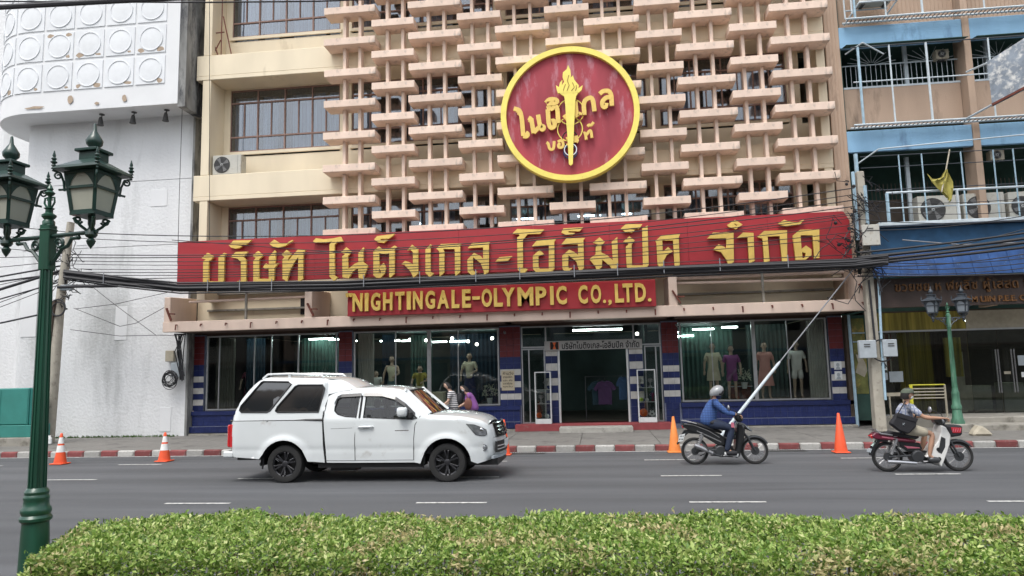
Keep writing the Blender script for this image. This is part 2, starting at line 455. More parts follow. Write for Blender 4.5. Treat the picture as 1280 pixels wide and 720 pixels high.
# grey unpainted kerb length on the right, in front of the steps
# median the photographer stands on
md = MB(); md.box(-120, 120, -1.5, 5.95, -.02, .14); md = tag(md.build('median_strip', 'earth'), kind='structure')

# ================================================================ THE STORE
store = thing('department_store', 'cream and red department store with concrete brise-soleil and tiled shop front', 'building', (-3, YF, .15))
# walls
W = MB()
X0, X1 = -13.6, 7.5
colx = [-13.38, -8.35, -2.9, 2.15, 6.62]
floors = [7.96, 12.2, 16.44]
# low wall over canopy, parapets below windows
W.box(X0, X1, YF, YF+.2, 3.6, 5.6)
for zf in floors:
    W.box(X0, X1, YF, YF+.2, zf-.02, zf+1.77)
for i, cx in enumerate(colx):
    hw = .52 if i == 0 else .21
    cxx = -13.1 if i == 0 else cx
    for za, zb in ((5.6, 7.95), (9.7, 12.19), (13.95, 16.43), (18.2, 20.6)):
        W.box(cxx-hw, cxx+hw, YF-.003, YF+.197, za, zb)
W.box(7.1, X1, YF-.003, YF+.197, 5.6, 20.6)
W.box(X0, X0+.2, YF+.2, 31, .15, 21); W.box(X1-.2, X1, YF+.2, 31, .15, 21)
W.box(X0, X1, 31, 31.2, .15, 21); W.box(X0, X1, YF, 31.2, 20.6, 20.8)
W.build('wall', 'cream_wall', store)
sw = MB()
for zf in floors: sw.box(X0+.2, X1-.2, YF+.2, 31, zf-.2, zf-.03)
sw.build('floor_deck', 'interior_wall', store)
# balcony beams
for zf in floors:
    b = MB(); b.box(-13.33, 7.38, 22.35, YF-.004, zf, zf+.14); b.box(-13.33, 7.38, 22.35, 22.47, zf+.14, zf+.88)
    b.build('balcony_beam', 'cream_wall', store, bevel=.012)
for xa, xb in ((-13.1, -12.81), (7.1, 7.36)):
    for za, zb in ((4.6, 7.95), (8.85, 12.19), (13.09, 16.43), (17.33, 20.6)):
        f = MB(); f.box(xa, xb, 22.36, YF-.005, za, zb); f.build('end_pier', 'cream_wall', store, bevel=.01)
# windows of the upper floors: shared meshes
def win_meshes(wd, ht):
    n = 4; cw = wd/n
    fr = MB(); t = .05
    fr.box(0, wd, 0, .08, 0, t); fr.box(0, wd, 0, .08, ht-t, ht)
    for i in range(n+1): fr.box(i*cw-t/2 if i else 0, i*cw+t/2 if i < n else wd, -.004, .076, t, ht-t)
    zt = ht*.79; zb = ht*.24
    fr.box(0, wd, -.008, .07, zt-.025, zt+.025); fr.box(0, wd, -.008, .07, zb-.025, zb+.025)
    for i in range(n): fr.box((i+.5)*cw-.018, (i+.5)*cw+.018, -.002, .06, zb, zt)
    # grille bars behind the glass
    for i in range(int(wd/.14)): fr.box(.07+i*.14, .078+i*.14, .12, .128, 0, ht)
    fm = fr.mesh('window', 'frame_brown')
    pm = {}
    for nm, a, h in (('t', cw-t, ht-t-zt-.03), ('m', cw/2-.045, zt-zb-.05), ('b', cw-t, zb-.03-t)):
        p = MB(); p.box(0, a, 0, .006, 0, h); pm[nm] = p.mesh('pane', 'window_glass')
    cells = []
    for i in range(n):
        cells.append(('t', i*cw+t/2, zt+.025)); cells.append(('b', i*cw+t/2, t))
        cells.append(('m', i*cw+.025, zb+.025)); cells.append(('m', (i+.5)*cw+.018, zb+.025))
    return fm, pm, cells
def window(x0, x1, z0, z1, cache={}):
    key = (round(x1-x0, 2), round(z1-z0, 2))
    if key not in cache: cache[key] = win_meshes(*key)
    fm, pm, cells = cache[key]
    wo = link('window', fm, store, (x0, YF+.04, z0))
    for k, a, b in cells:
        p = bpy.data.objects.new('pane', pm[k]); C.objects.link(p); p.parent = wo; p.location = (a, .03, b)
    return wo
def win_place():
    bays = [(-12.58, -8.58), (-8.12, -3.12), (-2.67, 1.93), (2.37, 6.4)]
    for zf in floors:
        for a, b in bays:
            window(a, b, zf-2.29, zf-.03)
            s = MB(); s.box(a-.08, b+.08, YF-.05, YF, zf-2.42, zf-2.30); s.build('window_sill', 'cream_wall', store, bevel=.01)
win_place()
for zf in floors:
    for xa, xb in ((-12.55, -11.75), (-11.5, -10.95), (-10.4, -9.2), (-9.05, -8.65), (-7.9, -7.3), (-5.8, -4.6), (-1.9, -1.3), (.3, 1.0), (3, 3.6), (5.0, 5.8)):
        n = 10; cur = MB(); fr_ = [(xa+(xb-xa)*i/n, YF+.32+.03*(i % 2)) for i in range(n+1)]
        for (a, b_), (c_, d_) in zip(fr_, fr_[1:]): cur._a([(a, b_, zf-2.3), (c_, d_, zf-2.3), (c_, d_, zf-.2), (a, b_, zf-.2)], [(0, 1, 2, 3)])
        cur.build('curtain', 'curtain', store, fix=False)
# lit strip lights inside the first floor (seen as pale dashes through the screen)
for x in (-6.0, -2.4, -.2, .6, 1.1):
    t = MB(); t.box(x-.3, x+.3, 25.5, 25.56, 7.5, 7.54); t.build('ceiling_light', 'tube_light', store)
# brise-soleil
pitch = 2.83
def slabm(wd):
    s = MB(); s.box(0, wd, 0, .63, -.235, 0); return s.mesh('screen_slab', 'screen_concrete', bevel=.008)
sW, sN = slabm(1.73), slabm(1.41)
pm = MB(); pm.box(-.05, .05, 0, .28, 6.30, 16.5); pm = pm.mesh('screen_post', 'screen_concrete', bevel=.006)
for c in range(6):
    xw = -8.53+pitch*c
    for k in range(-4, 6):
        link('screen_slab', sW, store, (xw+random.uniform(-.012, .012), 21.7+random.uniform(-.01, .01), 10.89+1.065*k+random.uniform(-.012, .012)))
    for dx in (-.26, .26): link('screen_post', pm, store, (xw+.865+dx, 21.97, 0))
    if c < 5:
        xn = -6.92+pitch*c
        for k in range(-4, 6):
            link('screen_slab', sN, store, (xn+random.uniform(-.012, .012), 21.7+random.uniform(-.01, .01), 11.41+1.065*k+random.uniform(-.012, .012)))
        for dx in (-.26, .26): link('screen_post', pm, store, (xn+.705+dx, 21.97, 0))
# canopy
cz0, cz1 = 3.53, 3.86
c = MB(); c.box(-13.85, 7.8, 21.7, 21.88, cz0, cz1); c.build('canopy_fascia', 'canopy_concrete', store, bevel=.012)
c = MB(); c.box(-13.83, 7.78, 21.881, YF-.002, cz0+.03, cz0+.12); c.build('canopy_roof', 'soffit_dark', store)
for xa, xb, zt in ((-13.83, -13.62, 4.66), (-9.1, -8.86, 4.72), (-2.9, -2.66, 4.7), (2.2, 2.45, 4.72), (7.5, 7.785, 4.58)):
    f = MB(); f.hexa([(xa, 21.72, cz1-.3), (xb, 21.72, cz1-.3), (xb, YF-.01, cz1-.3), (xa, YF-.01, cz1-.3)], [(xa, 21.72, zt), (xb, 21.72, zt), (xb, YF-.01, zt+.1), (xa, YF-.01, zt+.1)])
    f.build('canopy_fin', 'canopy_concrete', store, bevel=.012)
    r_ = MB(); r_.beam((xa+.1, 21.69, 4.3), (xb+.08, 21.66, 3.9), .06, .05); r_.beam((xa+.2, 21.68, 4.12), (xb+.2, 21.66, 4.1), .05, .04)
    r_.build('red_bracket', 'rust', store)
for i in range(26):
    x = -13.35+i*.84
    n = MB(); n.tube([(x, 21.72, 3.75), (x, 21.62, 3.75), (x, 21.6, 3.68-(.1 if i % 3 == 0 else 0))], .022, 6); n.build('drain_spout', 'rust', store)
for x0, x1 in ((-13.2, -9.15), (2.5, 7.45)):
    b = MB()
    b.box(x0, x1, YF-.16, YF-.003, 4.86, 4.98); b.box(x0, x1, YF-.1, YF-.004, 4.3, 4.36); b.box(x0, x1, YF-.5, YF-.1, 3.66, 3.95)
    b.box((x0+x1)/2-.03, (x0+x1)/2+.03, 21.95, 22.02, 3.6, 5.1)
    b.build('canopy_ledge', 'old_concrete', store)

for s_, r_ in (([(-13.2, 22.1, 4.52), (-9.2, 22.1, 4.56)], .04), ([(2.5, 22.1, 4.56), (7.4, 22.1, 4.5)], .04), ([(2.5, 22.3, 4.72), (7.4, 22.3, 4.74)], .05)):
    b = MB(); b.tube(s_, r_, 6); b.build('conduit', 'canopy_concrete', store)
b = MB(); b.box(-9.9, -9.3, YF-.02, YF+.0, 4.1, 4.7); b.build('vent_opening', 'dark_void', store)
# ---- shop front
YG = YF
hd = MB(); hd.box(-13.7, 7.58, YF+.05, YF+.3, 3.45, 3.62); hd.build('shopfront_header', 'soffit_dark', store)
def stripes(z):
    if z > 2.42: return 0
    if z > 2.16: return 1
    k = int((2.16-z)/.215)
    if z < .93: return 1
    return 2 if k % 2 == 0 else 1
tl = {}
def tiled(name, x0, x1, y, z0, z1, ts, colf, parent=store):
    """grid of wall tiles standing proud of their grout"""
    t = MB(); nxx = max(1, round((x1-x0)/ts)); a = (x1-x0)/nxx
    nz_ = max(1, round((z1-z0)/ts)); b_ = (z1-z0)/nz_
    for i in range(nxx):
        for j in range(nz_):
            xx = x0+i*a; zz = z0+j*b_; d = random.uniform(0, .002)
            t.box(xx+.003, xx+a-.003, y-.012-d, y, zz+.003, zz+b_-.003, colf(zz+b_/2))
    o = t.build(name, ['tile_red', 'tile_blue', 'tile_white'], parent, fix=False); o['kind'] = 'stuff'
    return o
for i, (xa, xb) in enumerate(((-13.66, -13.27), (-8.54, -8.07), (-3.13, -2.44), (2.05, 2.57), (7.12, 7.55))):
    cc = MB(); cc.box(xa, xb, YF-.05, YF+.25, .15, 3.5); cc.build('shopfront_column', 'grout', store)
    tiled('column_tiles', xa+.005, xb-.005, YF-.051, .93, 3.46, .1953, stripes)
tiled('column_tiles', -3.08, -2.49, YF-.052, .3, .93, .2, lambda z: 1)
tiled('column_tiles', 2.1, 2.52, YF-.052, .3, .93, .2, lambda z: 1)
for xa, xb in ((-13.6, -2.5), (2.57, 7.7)):
    d = MB(); d.box(xa, xb, YF-.14, YF+.1, .15, .92); d.build('dado', 'grout', store)
    tiled('dado_tiles', xa, xb, YF-.141, .44, .79, .2, lambda z: 1)
    d = MB(); d.box(xa-.03, xb+.03, YF-.24, YF-.1, .22, .43); d.build('plinth', 'grout', store)
    tiled('plinth_tiles', xa-.03, xb+.03, YF-.241, .225, .425, .2, lambda z: 1)
    d = MB(); d.box(xa-.02, xb+.02, YF-.2, YF-.02, .79, .93); d.build('dado_ledge', 'tile_blue', store, bevel=.01)
    d = MB(); d.box(xa, xb, YF-.36, YF-.1, .13, .2); d.build('plinth_base', 'old_concrete', store, bevel=.01)
m = MB(); m.box(-13.95, -13.6, YF-.08, YF+.2, .13, .95); m.build('base_block', 'canopy_concrete', store)
m = MB(); m.box(-14.08, -13.67, YF-.12, YF+.1, .95, 3.5); m.build('meter_board', 'old_concrete', store)
# display windows: aluminium frames and panes
def shopwin(x0, x1, z0, z1, mull, thick=.05):
    f = MB(); t = thick
    f.box(x0, x1, YF-.04, YF+.03, z0, z0+t); f.box(x0, x1, YF-.04, YF+.03, z1-t, z1)
    f.box(x0, x0+t, YF-.038, YF+.028, z0+t, z1-t); f.box(x1-t, x1, YF-.038, YF+.028, z0+t, z1-t)
    for mx, tt in mull: f.box(mx-tt/2, mx+tt/2, YF-.036, YF+.026, z0+t, z1-t)
    wo = f.build('display_window', 'aluminium', store)
    xs = [x0]+[m[0] for m in mull]+[x1]
    for a, b_ in zip(xs, xs[1:]):
        p = MB(); p.box(a+t*.4, b_-t*.4, YF-.006, YF, z0+t*.6, z1-t*.6); p.build('pane', 'shop_glass', wo)
shopwin(-13.2, -8.6, .95, 3.46, [(-12.75, .03), (-11.5, .03), (-10.9, .03), (-9.95, .04)])
shopwin(-8.02, -3.15, .95, 3.46, [(-6.6, .03), (-5.47, .13), (-4.5, .03)])
shopwin(2.62, 7.08, .95, 3.46, [(3.6, .02), (4.88, .11), (5.9, .02)])
shopwin(-2.42, 2.03, 2.76, 3.46, [(-1.62, .05), (1.18, .05)], .045)
shopwin(-2.42, -1.66, .36, 2.74, [(-2.18, .04)], .04)
shopwin(1.5, 2.03, .36, 2.74, [(1.86, .04)], .04)
# door posts, striped pilasters beside the doorway
for xa, xb in ((-1.66, -1.24), (1.0, 1.46)):
    q = MB(); q.box(xa, xb, YF-.02, YF+.2, .36, 2.72); q.build('door_pilaster', 'grout', store)
    def cf(z):
        if z < .98: return 1
        return 1 if int((z-.98)/.245) % 2 else 2
    t = MB(); n = 10
    for i in range(2):
        for j in range(n):
            a = (xb-xa-.04)/2; z0 = .37+j*.235
            t.box(xa+.02+i*a+.002, xa+.02+(i+1)*a-.002, YF-.034, YF-.02, z0+.003, z0+.232, cf(z0+.1))
    o = t.build('pilaster_tiles', ['tile_red', 'tile_blue', 'tile_white'], store, fix=False); o['kind'] = 'stuff'
f = MB()
for x in (-1.22, .96): f.box(x-.03, x+.03, YF-.045, YF+.1, .36, 2.74)
f.build('door_frame', 'frame_white', store)
# steps
s = MB(); s.box(-2.62, 2.2, 22.75, YF+.6, .14, .36); s.build('entrance_step', 'step_red', store, bevel=.012)
mat('step_grey', (.36, .35, .32), .9, .2, 5, .3, 40, dirt_or_sheen=(.2, .19, .17), dscale=4, dth=.6)
s = MB(); s.box(-1.2, 1.0, 22.0, 22.75, .13, .30); s.build('lower_step', 'step_grey', store, bevel=.012)
# interior
it = MB()
it._a([(-13.4, 30.9, .15), (7.3, 30.9, .15), (7.3, 30.9, 3.6), (-13.4, 30.9, 3.6)], [(0, 1, 2, 3)])
it._a([(-13.4, 23.3, .15), (-13.4, 30.9, .15), (-13.4, 30.9, 3.6), (-13.4, 23.3, 3.6)], [(0, 1, 2, 3)])
it._a([(7.3, 30.9, .15), (7.3, 23.3, .15), (7.3, 23.3, 3.6), (7.3, 30.9, 3.6)], [(0, 1, 2, 3)])
it._a([(-13.4, 23.4, 3.62), (7.3, 23.4, 3.62), (7.3, 30.9, 3.62), (-13.4, 30.9, 3.62)], [(0, 1, 2, 3)])
it.box(-1.8, -1.7, 23.6, 29, .2, 3.6); it.box(1.55, 1.65, 23.6, 29, .2, 3.6)
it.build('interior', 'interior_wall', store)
it = MB()
it.box(-13.3, 7.2, 23.35, 30.8, .15, .36)
for xa, xb in ((-13.2, -2.7), (2.6, 7.1)): it.box(xa, xb, YF+.05, 25.0, .36, .96)
it.build('display_floor', 'interior_floor', store)
# ceiling fluorescent fittings and bulbs
for x, y, z, l in ((-9.0, 24.6, 3.3, .8), (-7.2, 24.7, 3.2, .7), (-6.4, 25.8, 3.3, .8), (-7.0, 27.0, 3.3, .8), (-5.9, 26.5, 3.2, .7), (-4.9, 25.4, 3.15, .6), (-4.3, 27, 3.2, .8), (-9.8, 24.9, 3.35, .9), (-9.2, 26, 3.3, .7),
                   (2.95, 25.2, 3.1, .7), (3.2, 26.5, 3.3, .8), (3.6, 24.9, 3.3, .7), (4.3, 25.4, 3.35, .9), (3.0, 28, 3.2, .8), (4.0, 28, 3.35, .8), (4.4, 24.5, 3.32, .5)):
    t = MB(); t.box(x-l/2, x+l/2, y-.03, y+.03, z-.025, z+.02); t.build('ceiling_light', 'tube_light', store)
for x0, x1 in ((-12.4, -11.2), (-10.2, -9.2), (-7.6, -6.6), (-6.2, -5.6), (-5.1, -3.9), (3.0, 4.2), (5.2, 6.4)):
    t = MB(); t.box(x0, x1, YF+.42, YF+.46, 3.47, 3.50); t.build('ceiling_light', 'tube_light', store)
t = MB(); t.box(-.75, .85, YF+.2, YF+.25, 3.28, 3.33); t.build('ceiling_light', 'tube_light', store)
for x, y, z in ((-3.5, 24.2, 3.16), (-4.4, 24.6, 3.1), (-4.9, 24.3, 3.2), (-4.15, 24.9, 3.0), (1.33, 23.8, 3.15), (-6.0, 25.1, 3.2)):
    t = MB(); t.ball((x, y, z), .055); t.build('bulb', 'bulb_light', store)
# fabrics, shelving and stock inside the windows
bk = MB()
for i in range(46):
    x = random.uniform(-12.9, -3); 
    if -3.2 < x: continue
    h = random.uniform(.3, 1.0); wd = random.uniform(.2, .6); y = random.uniform(25.6, 29); bk.box(x, x+wd, y, y+.4, .36, .36+h)
for i in range(20):
    x = random.uniform(2.7, 6.6); h = random.uniform(.3, 1.1); bk.box(x, x+.45, 26+random.random()*3, 29.5, .36, .36+h)
bk.build('stock_shelf', 'dark_wood', store)
mat('drape_grey', (.15, .145, .12), .9, .15, 3)
mat('drape_pale', (.50, .49, .45), .9, .15, 3)
mat('drape_blue', (.012, .035, .06), .9, .2, 3)
mat('drape_green', (.04, .09, .075), .9, .3, 2)
def drape(x0, x1, y, z0, z1, m, folds=7):
    q = MB(); n = folds*4; pts = [(x0+(x1-x0)*i/n, y+.03*sin(i*pi/2)) for i in range(n+1)]
    for (a, b_), (c_, d_) in zip(pts, pts[1:]): q._a([(a, b_, z0), (c_, d_, z0), (c_, d_, z1), (a, b_, z1)], [(0, 1, 2, 3)])
    q.build('drape', m, store, smooth=True, fix=False)
drape(-7.95, -7.4, 23.5, .97, 3.4, 'drape_pale'); drape(-7.4, -6.95, 24.4, .97, 3.4, 'drape_blue'); drape(6.52, 7.05, 23.42, .97, 3.4, 'drape_pale', 7)
drape(-13.1, -12.4, 23.7, .97, 3.4, 'drape_grey'); drape(-12.3, -11.6, 24.3, .97, 3.4, 'drape_blue'); drape(-10.6, -9.0, 25.1, .97, 3.4, 'drape_green', 12)
drape(-6.6, -5.8, 25.2, .97, 3.4, 'drape_green'); drape(-5.2, -3.4, 25.4, .97, 3.4, 'drape_blue', 12); drape(2.8, 4.6, 25.2, .97, 3.4, 'drape_green', 12); drape(5, 6.3, 25.0, .97, 3.4, 'interior_wall', 9)
# ---------------------------------------------------------------- signs
SG = 21.56
sg = thing('long_sign', 'long red signboard with gold Thai lettering right across the cream building', 'signboard', (-3, SG, 5.04))
xs_ = [-13.32+i*20.75/9 for i in range(10)]
for xa, xb in zip(xs_, xs_[1:]):
    last = xb > 7
    pts = [(xa+.003, 5.04), (xb-.003, 5.04), (xb-.003, 6.43), (xa+.003, 6.43)] if not last else [(xa+.003, 5.04), (7.43, 5.04), (7.43, 6.15), (7.30, 6.40), (7.25, 6.43), (xa+.003, 6.43)]
    b = MB(); b.prism(pts, lambda a, z, t: (a, SG+t, z), .16); b.build('board_panel', 'sign_red', sg)
b = MB()
for x in (-10, -5, 0, 5): b.beam((x, SG+.2, 5.7), (x, 22.4, 5.9), .06, .06)
b.build('support_bracket', 'rust', sg)
TH = [((245, 290), 9.6, [
 [[(68,315),(140,250),(212,290),(180,338),(155,345),(148,590),(268,592),(272,300),(340,250),(370,262),(343,285),(335,585),(270,642),(68,642),(85,610),(88,350),(120,330)]],
 [[(410,148),(450,103),(668,97),(605,150)]], [[(392,155),(460,157),(555,168),(520,192),(470,200),(420,185)]],
 [[(415,300),(480,240),(625,235),(570,300),(600,330),(603,590),(545,635),(490,590),(540,588),(540,360),(500,320)]]]),
 ((310, 290), 9.6, [
 [[(50,290),(120,228),(185,280),(135,325),(130,560),(250,562),(250,440),(215,445),(180,422),(215,375),(252,405),(252,300),(320,220),(332,230),(322,385),(370,372),(320,430),(315,570),(250,625),(38,628),(65,590),(65,345),(95,310)]],
 [[(255,140),(315,92),(375,130),(470,130),(530,95),(540,105),(450,165),(370,187),(300,175)]],
 [[(400,275),(465,215),(525,265),(485,310),(480,350),(520,300),(600,210),(690,212),(665,260),(662,560),(600,615),(605,300),(560,360),(500,470),(475,570),(480,612),(440,575),(415,560),(415,330),(440,300)]]]),
 ((385, 285), 9.6, [
 [[(60,160),(95,122),(190,135),(300,125),(390,105),(425,160),(360,165),(320,200),(320,570),(360,590),(310,640),(258,580),(258,200),(290,160),(200,180),(85,175)]],
 [[(393,295),(460,232),(525,285),(480,335),(478,495),(560,430),(605,410),(605,300),(665,232),(680,240),(665,260),(665,408),(722,450),(665,610),(610,600),(600,480),(540,520),(490,605),(415,590),(412,340),(450,310)]]]),
 ((460, 285), 9.6, [
 [[(65,280),(130,220),(180,255),(250,255),(320,210),(350,225),(322,250),(320,550),(270,595),(255,590),(255,300),(210,318),(135,300),(135,470),(185,420),(220,480),(200,550),(150,598),(100,598),(65,565)],[(135,490),(155,510),(150,555),(132,520)]],
 [[(75,135),(110,98),(320,70),(300,95),(250,128),(150,130),(150,145),(240,143),(190,178),(120,172)]],
 [[(470,270),(530,200),(600,250),(605,545),(545,598),(510,520),(440,445),(400,435),(445,395),(500,410),(540,440),(540,290),(510,262)]]]),
 ((530, 280), 9.6, [
 [[(18,305),(75,245),(105,260),(80,270),(78,575),(120,590),(70,640),(18,590)]],
 [[(148,298),(205,240),(450,232),(435,260),(435,575),(375,630),(372,580),(370,300),(230,300),(245,330),(245,580),(185,635),(183,330),(165,308)]],
 [[(525,290),(585,222),(790,213),(780,240),(778,570),(722,618),(718,570),(680,470),(590,400),(587,550),(600,570),(640,570),(588,628),(525,575),(520,430),(600,345),(680,385),(710,420),(710,280)]],
 [[(858,450),(905,398),(1056,385),(1010,440)]]]),
 ((635, 275), 9.6, [
 [[(48,168),(110,108),(435,115),(385,165),(235,170),(215,195),(178,240),(180,575),(240,590),(178,655),(115,595),(110,210),(140,190),(130,172)]],
 [[(288,315),(350,240),(575,232),(555,260),(557,585),(505,645),(355,645),(300,590),(298,430),(380,358),(432,408),(365,435),(365,550),(378,585),(490,583),(490,300)]],
 [[(638,295),(700,222),(925,215),(905,240),(912,575),(855,630),(848,590),(820,500),(725,420),(722,560),(735,578),(772,575),(715,635),(655,590),(650,430),(735,355),(800,385),(840,420),(840,290)]],
 [[(640,150),(665,100),(900,88),(860,135),(725,135),(725,150),(805,155),(770,182),(700,180)]]]),
 ((730, 270), 9.0, [
 [[(100,300),(175,240),(235,290),(195,330),(195,410),(260,440),(325,500),(312,290),(375,235),(385,560),(330,622),(290,560),(205,490),(203,570),(140,630),(130,570),(60,485),(130,430),(132,350),(160,320)]],
 [[(415,140),(470,92),(655,92),(620,145),(490,140),(490,150),(575,155),(540,188),(470,185)]],
 [[(440,290),(510,228),(570,275),(535,320),(540,555),(665,555),(655,140),(715,105),(728,550),(670,620),(460,618),(482,590),(470,345),(500,320),(490,295)]],
 [[(805,280),(870,220),(1080,205),(1065,240),(1078,550),(1020,592),(1002,275),(880,275),(885,400),(945,350),(1000,395),(930,440),(890,520),(885,598),(828,550),(815,300)]]]),
 ((880, 265), 8.0, [
 [[(30,265),(90,205),(295,205),(298,500),(245,528),(220,470),(170,400),(90,378),(145,322),(205,350),(228,375),(222,262)]],
 [[(232,130),(310,78),(385,125),(320,172),(250,150)],[(300,112),(335,132),(325,138),(305,125)]],
 [[(325,262),(390,205),(495,210),(505,490),(450,512),(435,255)]],
 [[(530,250),(600,190),(830,182),(832,490),(780,492),(755,240),(635,245),(655,490),(600,505),(585,265)]],
 [[(890,235),(960,178),(1152,172),(1155,460),(1100,462),(1085,232),(965,232),(975,372),(1020,335),(1075,375),(1075,430),(1020,475),(915,480)],[(980,400),(1015,410),(1015,450),(985,465)]],
 [[(740,115),(800,78),(870,100),(940,100),(1005,72),(960,125),(830,145),(770,130)]]])]
for (ox, oy), s_, letters in TH:
    for L_ in letters:
        polys = [[at(ox+a/s_, oy+b_/s_, SG-.12) for a, b_ in p] for p in L_]
        me = poly_mesh('letter', polys, .09, 'gold_letter', SG-.04)
        link('letter', me, sg)
# NIGHTINGALE-OLYMPIC CO.,LTD.
SN = 21.5
sn = thing('english_sign', 'shorter red signboard reading NIGHTINGALE-OLYMPIC CO.,LTD. above the canopy', 'signboard', (-2.9, SN, 3.82))
b = MB(); b.box(-7.62, 1.8, SN, SN+.18, 3.83, 4.63); b.build('board', 'sign_red', sn, bevel=.01)
seq = [('"', 432, 440, 1)]
for ch, a, b_ in (('N',65,140),('I',158,185),('G',205,275),('H',298,368),('T',390,460),('I',478,508),('N',525,598),('G',620,692),('A',710,800),('L',820,878),('E',900,965),('-',978,1035),('O',1048,1128),('L',1142,1208)):
    seq.append((ch, 430+a/6.095, 430+b_/6.095, 0))
for ch, a, b_ in (('Y',45,145),('M',165,285),('P',303,385),('I',413,440),('C',460,540),('C',628,700),('O',723,803),('.',815,838),(',',855,882),('L',908,975),('T',968,1045),('D',1062,1145),('.',1157,1185)):
    seq.append((ch, 620+a/6.095, 620+b_/6.095, 0))
for ch, pa, pb, q in seq:
    xa = at(pa, 375, SN-.1)[0]; xb = at(pb, 375, SN-.1)[0]
    z0, h = 3.965, .56
    if ch == '-': z0, h = 4.2, .1
    if ch == '.': h = .1
    if ch == ',': z0, h = 3.89, .17
    if ch == '"': z0, h = 4.42, .12
    link('letter', text_mesh(ch, 'letter', 'gold_letter', w=xb-xa, h=h, depth=.09, bold=.035, origin=(xa, SN-.02, z0)), sn)
# round sign
CX, CZ, CR, CY = -.56, 9.86, 2.13, 21.5
rs = thing('round_sign', 'round dark red sign with yellow rim and gold torch emblem on the concrete screen', 'sign', (CX, CY, CZ-CR))
b = MB(); b.lathe([(CR-.1, 0), (CR-.1, .16)], (CX, CY, CZ), 72, 'Y'); b.build('disc', 'disc_red', rs, smooth=True)
b = MB(); b.lathe([(CR-.17, -.0), (CR-.17, -.13), (CR, -.13), (CR, .2), (CR-.12, .2)], (CX, CY, CZ), 72, 'Y'); 
b.f = [f for f in b.f if len(f) == 4]; b.m = [0]*len(b.f)
b.build('rim', 'disc_yellow', rs, smooth=True)
def dpt(px, py, y=CY-.15): return at(640+px/4.364, 60+py/4.364, y)
def dstroke(pts, w, y, m='gold_letter', name='emblem_stroke', d=.06, parent=rs):
    P = [dpt(a, b_) for a, b_ in pts]
    # smooth
    for _ in range(2):
        Q = [P[0]]
        for a, b_ in zip(P, P[1:]): Q += [(a[0]*.75+b_[0]*.25, a[1]*.75+b_[1]*.25), (a[0]*.25+b_[0]*.75, a[1]*.25+b_[1]*.75)]
        P = Q+[P[-1]]
    return poly_mesh(name, [ribbon(P, w)], d, m, y)
wS = .135
word1 = [  # each letter of the emblem word as strokes
 [[(10,330),(45,340),(40,365)],[(25,340),(50,345),(62,480)],[(62,480),(80,485),(88,470),(75,462)]],
 [[(90,380),(105,388),(98,405)],[(105,385),(118,465)],[(118,462),(150,430)],[(142,365),(155,440),(170,448),(175,430),(160,425)]],
 [[(190,330),(205,325),(215,335),(230,318),(248,322),(252,410)],[(195,335),(200,420),(215,440),(235,425),(230,395),(215,400)],[(185,300),(205,278),(245,282),(248,300),(190,305)]],
 [[(290,305),(305,300),(318,310),(322,370),(310,385)],[(322,370),(312,400),(285,365)]],
 [[(345,290),(352,370),(370,385),(378,365),(362,358)]],
 [[(395,365),(390,295),(410,275),(440,268),(450,345)]],
 [[(478,250),(500,232),(540,235),(545,315)],[(545,275),(520,265),(490,290),(495,320),(510,325),(515,300)]]]
word2 = [
 [[(188,515),(198,520),(205,555),(228,552),(230,508)]],
 [[(250,512),(275,500),(282,540),(255,545),(252,525),(265,525)]],
 [[(295,495),(308,490),(312,530),(300,520)]],
 [[(340,480),(345,515)],[(352,478),(358,510),(362,512)]],
 [[(390,465),(400,462),(405,500)],[(405,475),(425,448),(432,455),(436,490)],[(412,428),(422,418),(430,425),(445,405)]]]
for wd, ws, yy in ((word1, wS, CY-.1), (word2, .085, CY-.1)):
    for li, L_ in enumerate(wd):
        mbj = MB()
        for k, st in enumerate(L_):
            me = dstroke(st, ws, yy-.004*k)
            o_ = len(mbj.v); mbj.v += [tuple(v.co) for v in me.vertices]
            for p in me.polygons: mbj.f.append(tuple(i+o_ for i in p.vertices)); mbj.m.append(0)
            bpy.data.meshes.remove(me)
        mbj.build('letter', 'gold_letter', rs, fix=False)
P = lambda l: [dpt(a, b_, CY-.2) for a, b_ in l]
flame = [(306,95),(318,120),(322,150),(320,165),(332,150),(340,175),(352,190),(365,205),(362,222),(385,205),(380,230),(365,245),(250,248),(243,225),(240,205),(256,215),(262,190),(275,175),(272,205),(285,185),(276,160),(278,135),(298,118)]
link('flame', poly_mesh('flame', [P(flame)], .08, 'disc_yellow', CY-.15), rs)
link('torch', poly_mesh('torch', [P([(255,245),(362,245),(350,262),(345,290),(340,400),(335,520),(332,632),(320,642),(310,632),(305,520),(296,400),(290,300),(285,265)])], .07, 'disc_yellow', CY-.155), rs)
fl = MB()
for l in ([(300,235),(312,205),(302,180),(310,150)],[(325,235),(340,215),(330,190)],[(280,235),(285,215),(292,200)],[(345,235),(352,220),(350,205)]):
    p_ = P(l); fl.tube([(a, CY-.235, b_) for a, b_ in p_], .012, 4)
fl.build('flame_line', 'letter_side', rs)
for (a, b_, r_, mm, rr) in ((320,345,75,'disc_yellow',.018),(316,440,70,'disc_yellow',.018),(316,490,42,'ink',.018),(319,553,34,'steel',.028),(318,566,36,'tile_blue',.025)):
    x, z = dpt(a, b_); q = MB(); q.torus((x, CY-.1-(.02 if mm == 'steel' else 0), z), r_/4.364/900*21.35*1.0, rr, 'Y', 40, 6); q.build('ring', mm, rs, smooth=True)
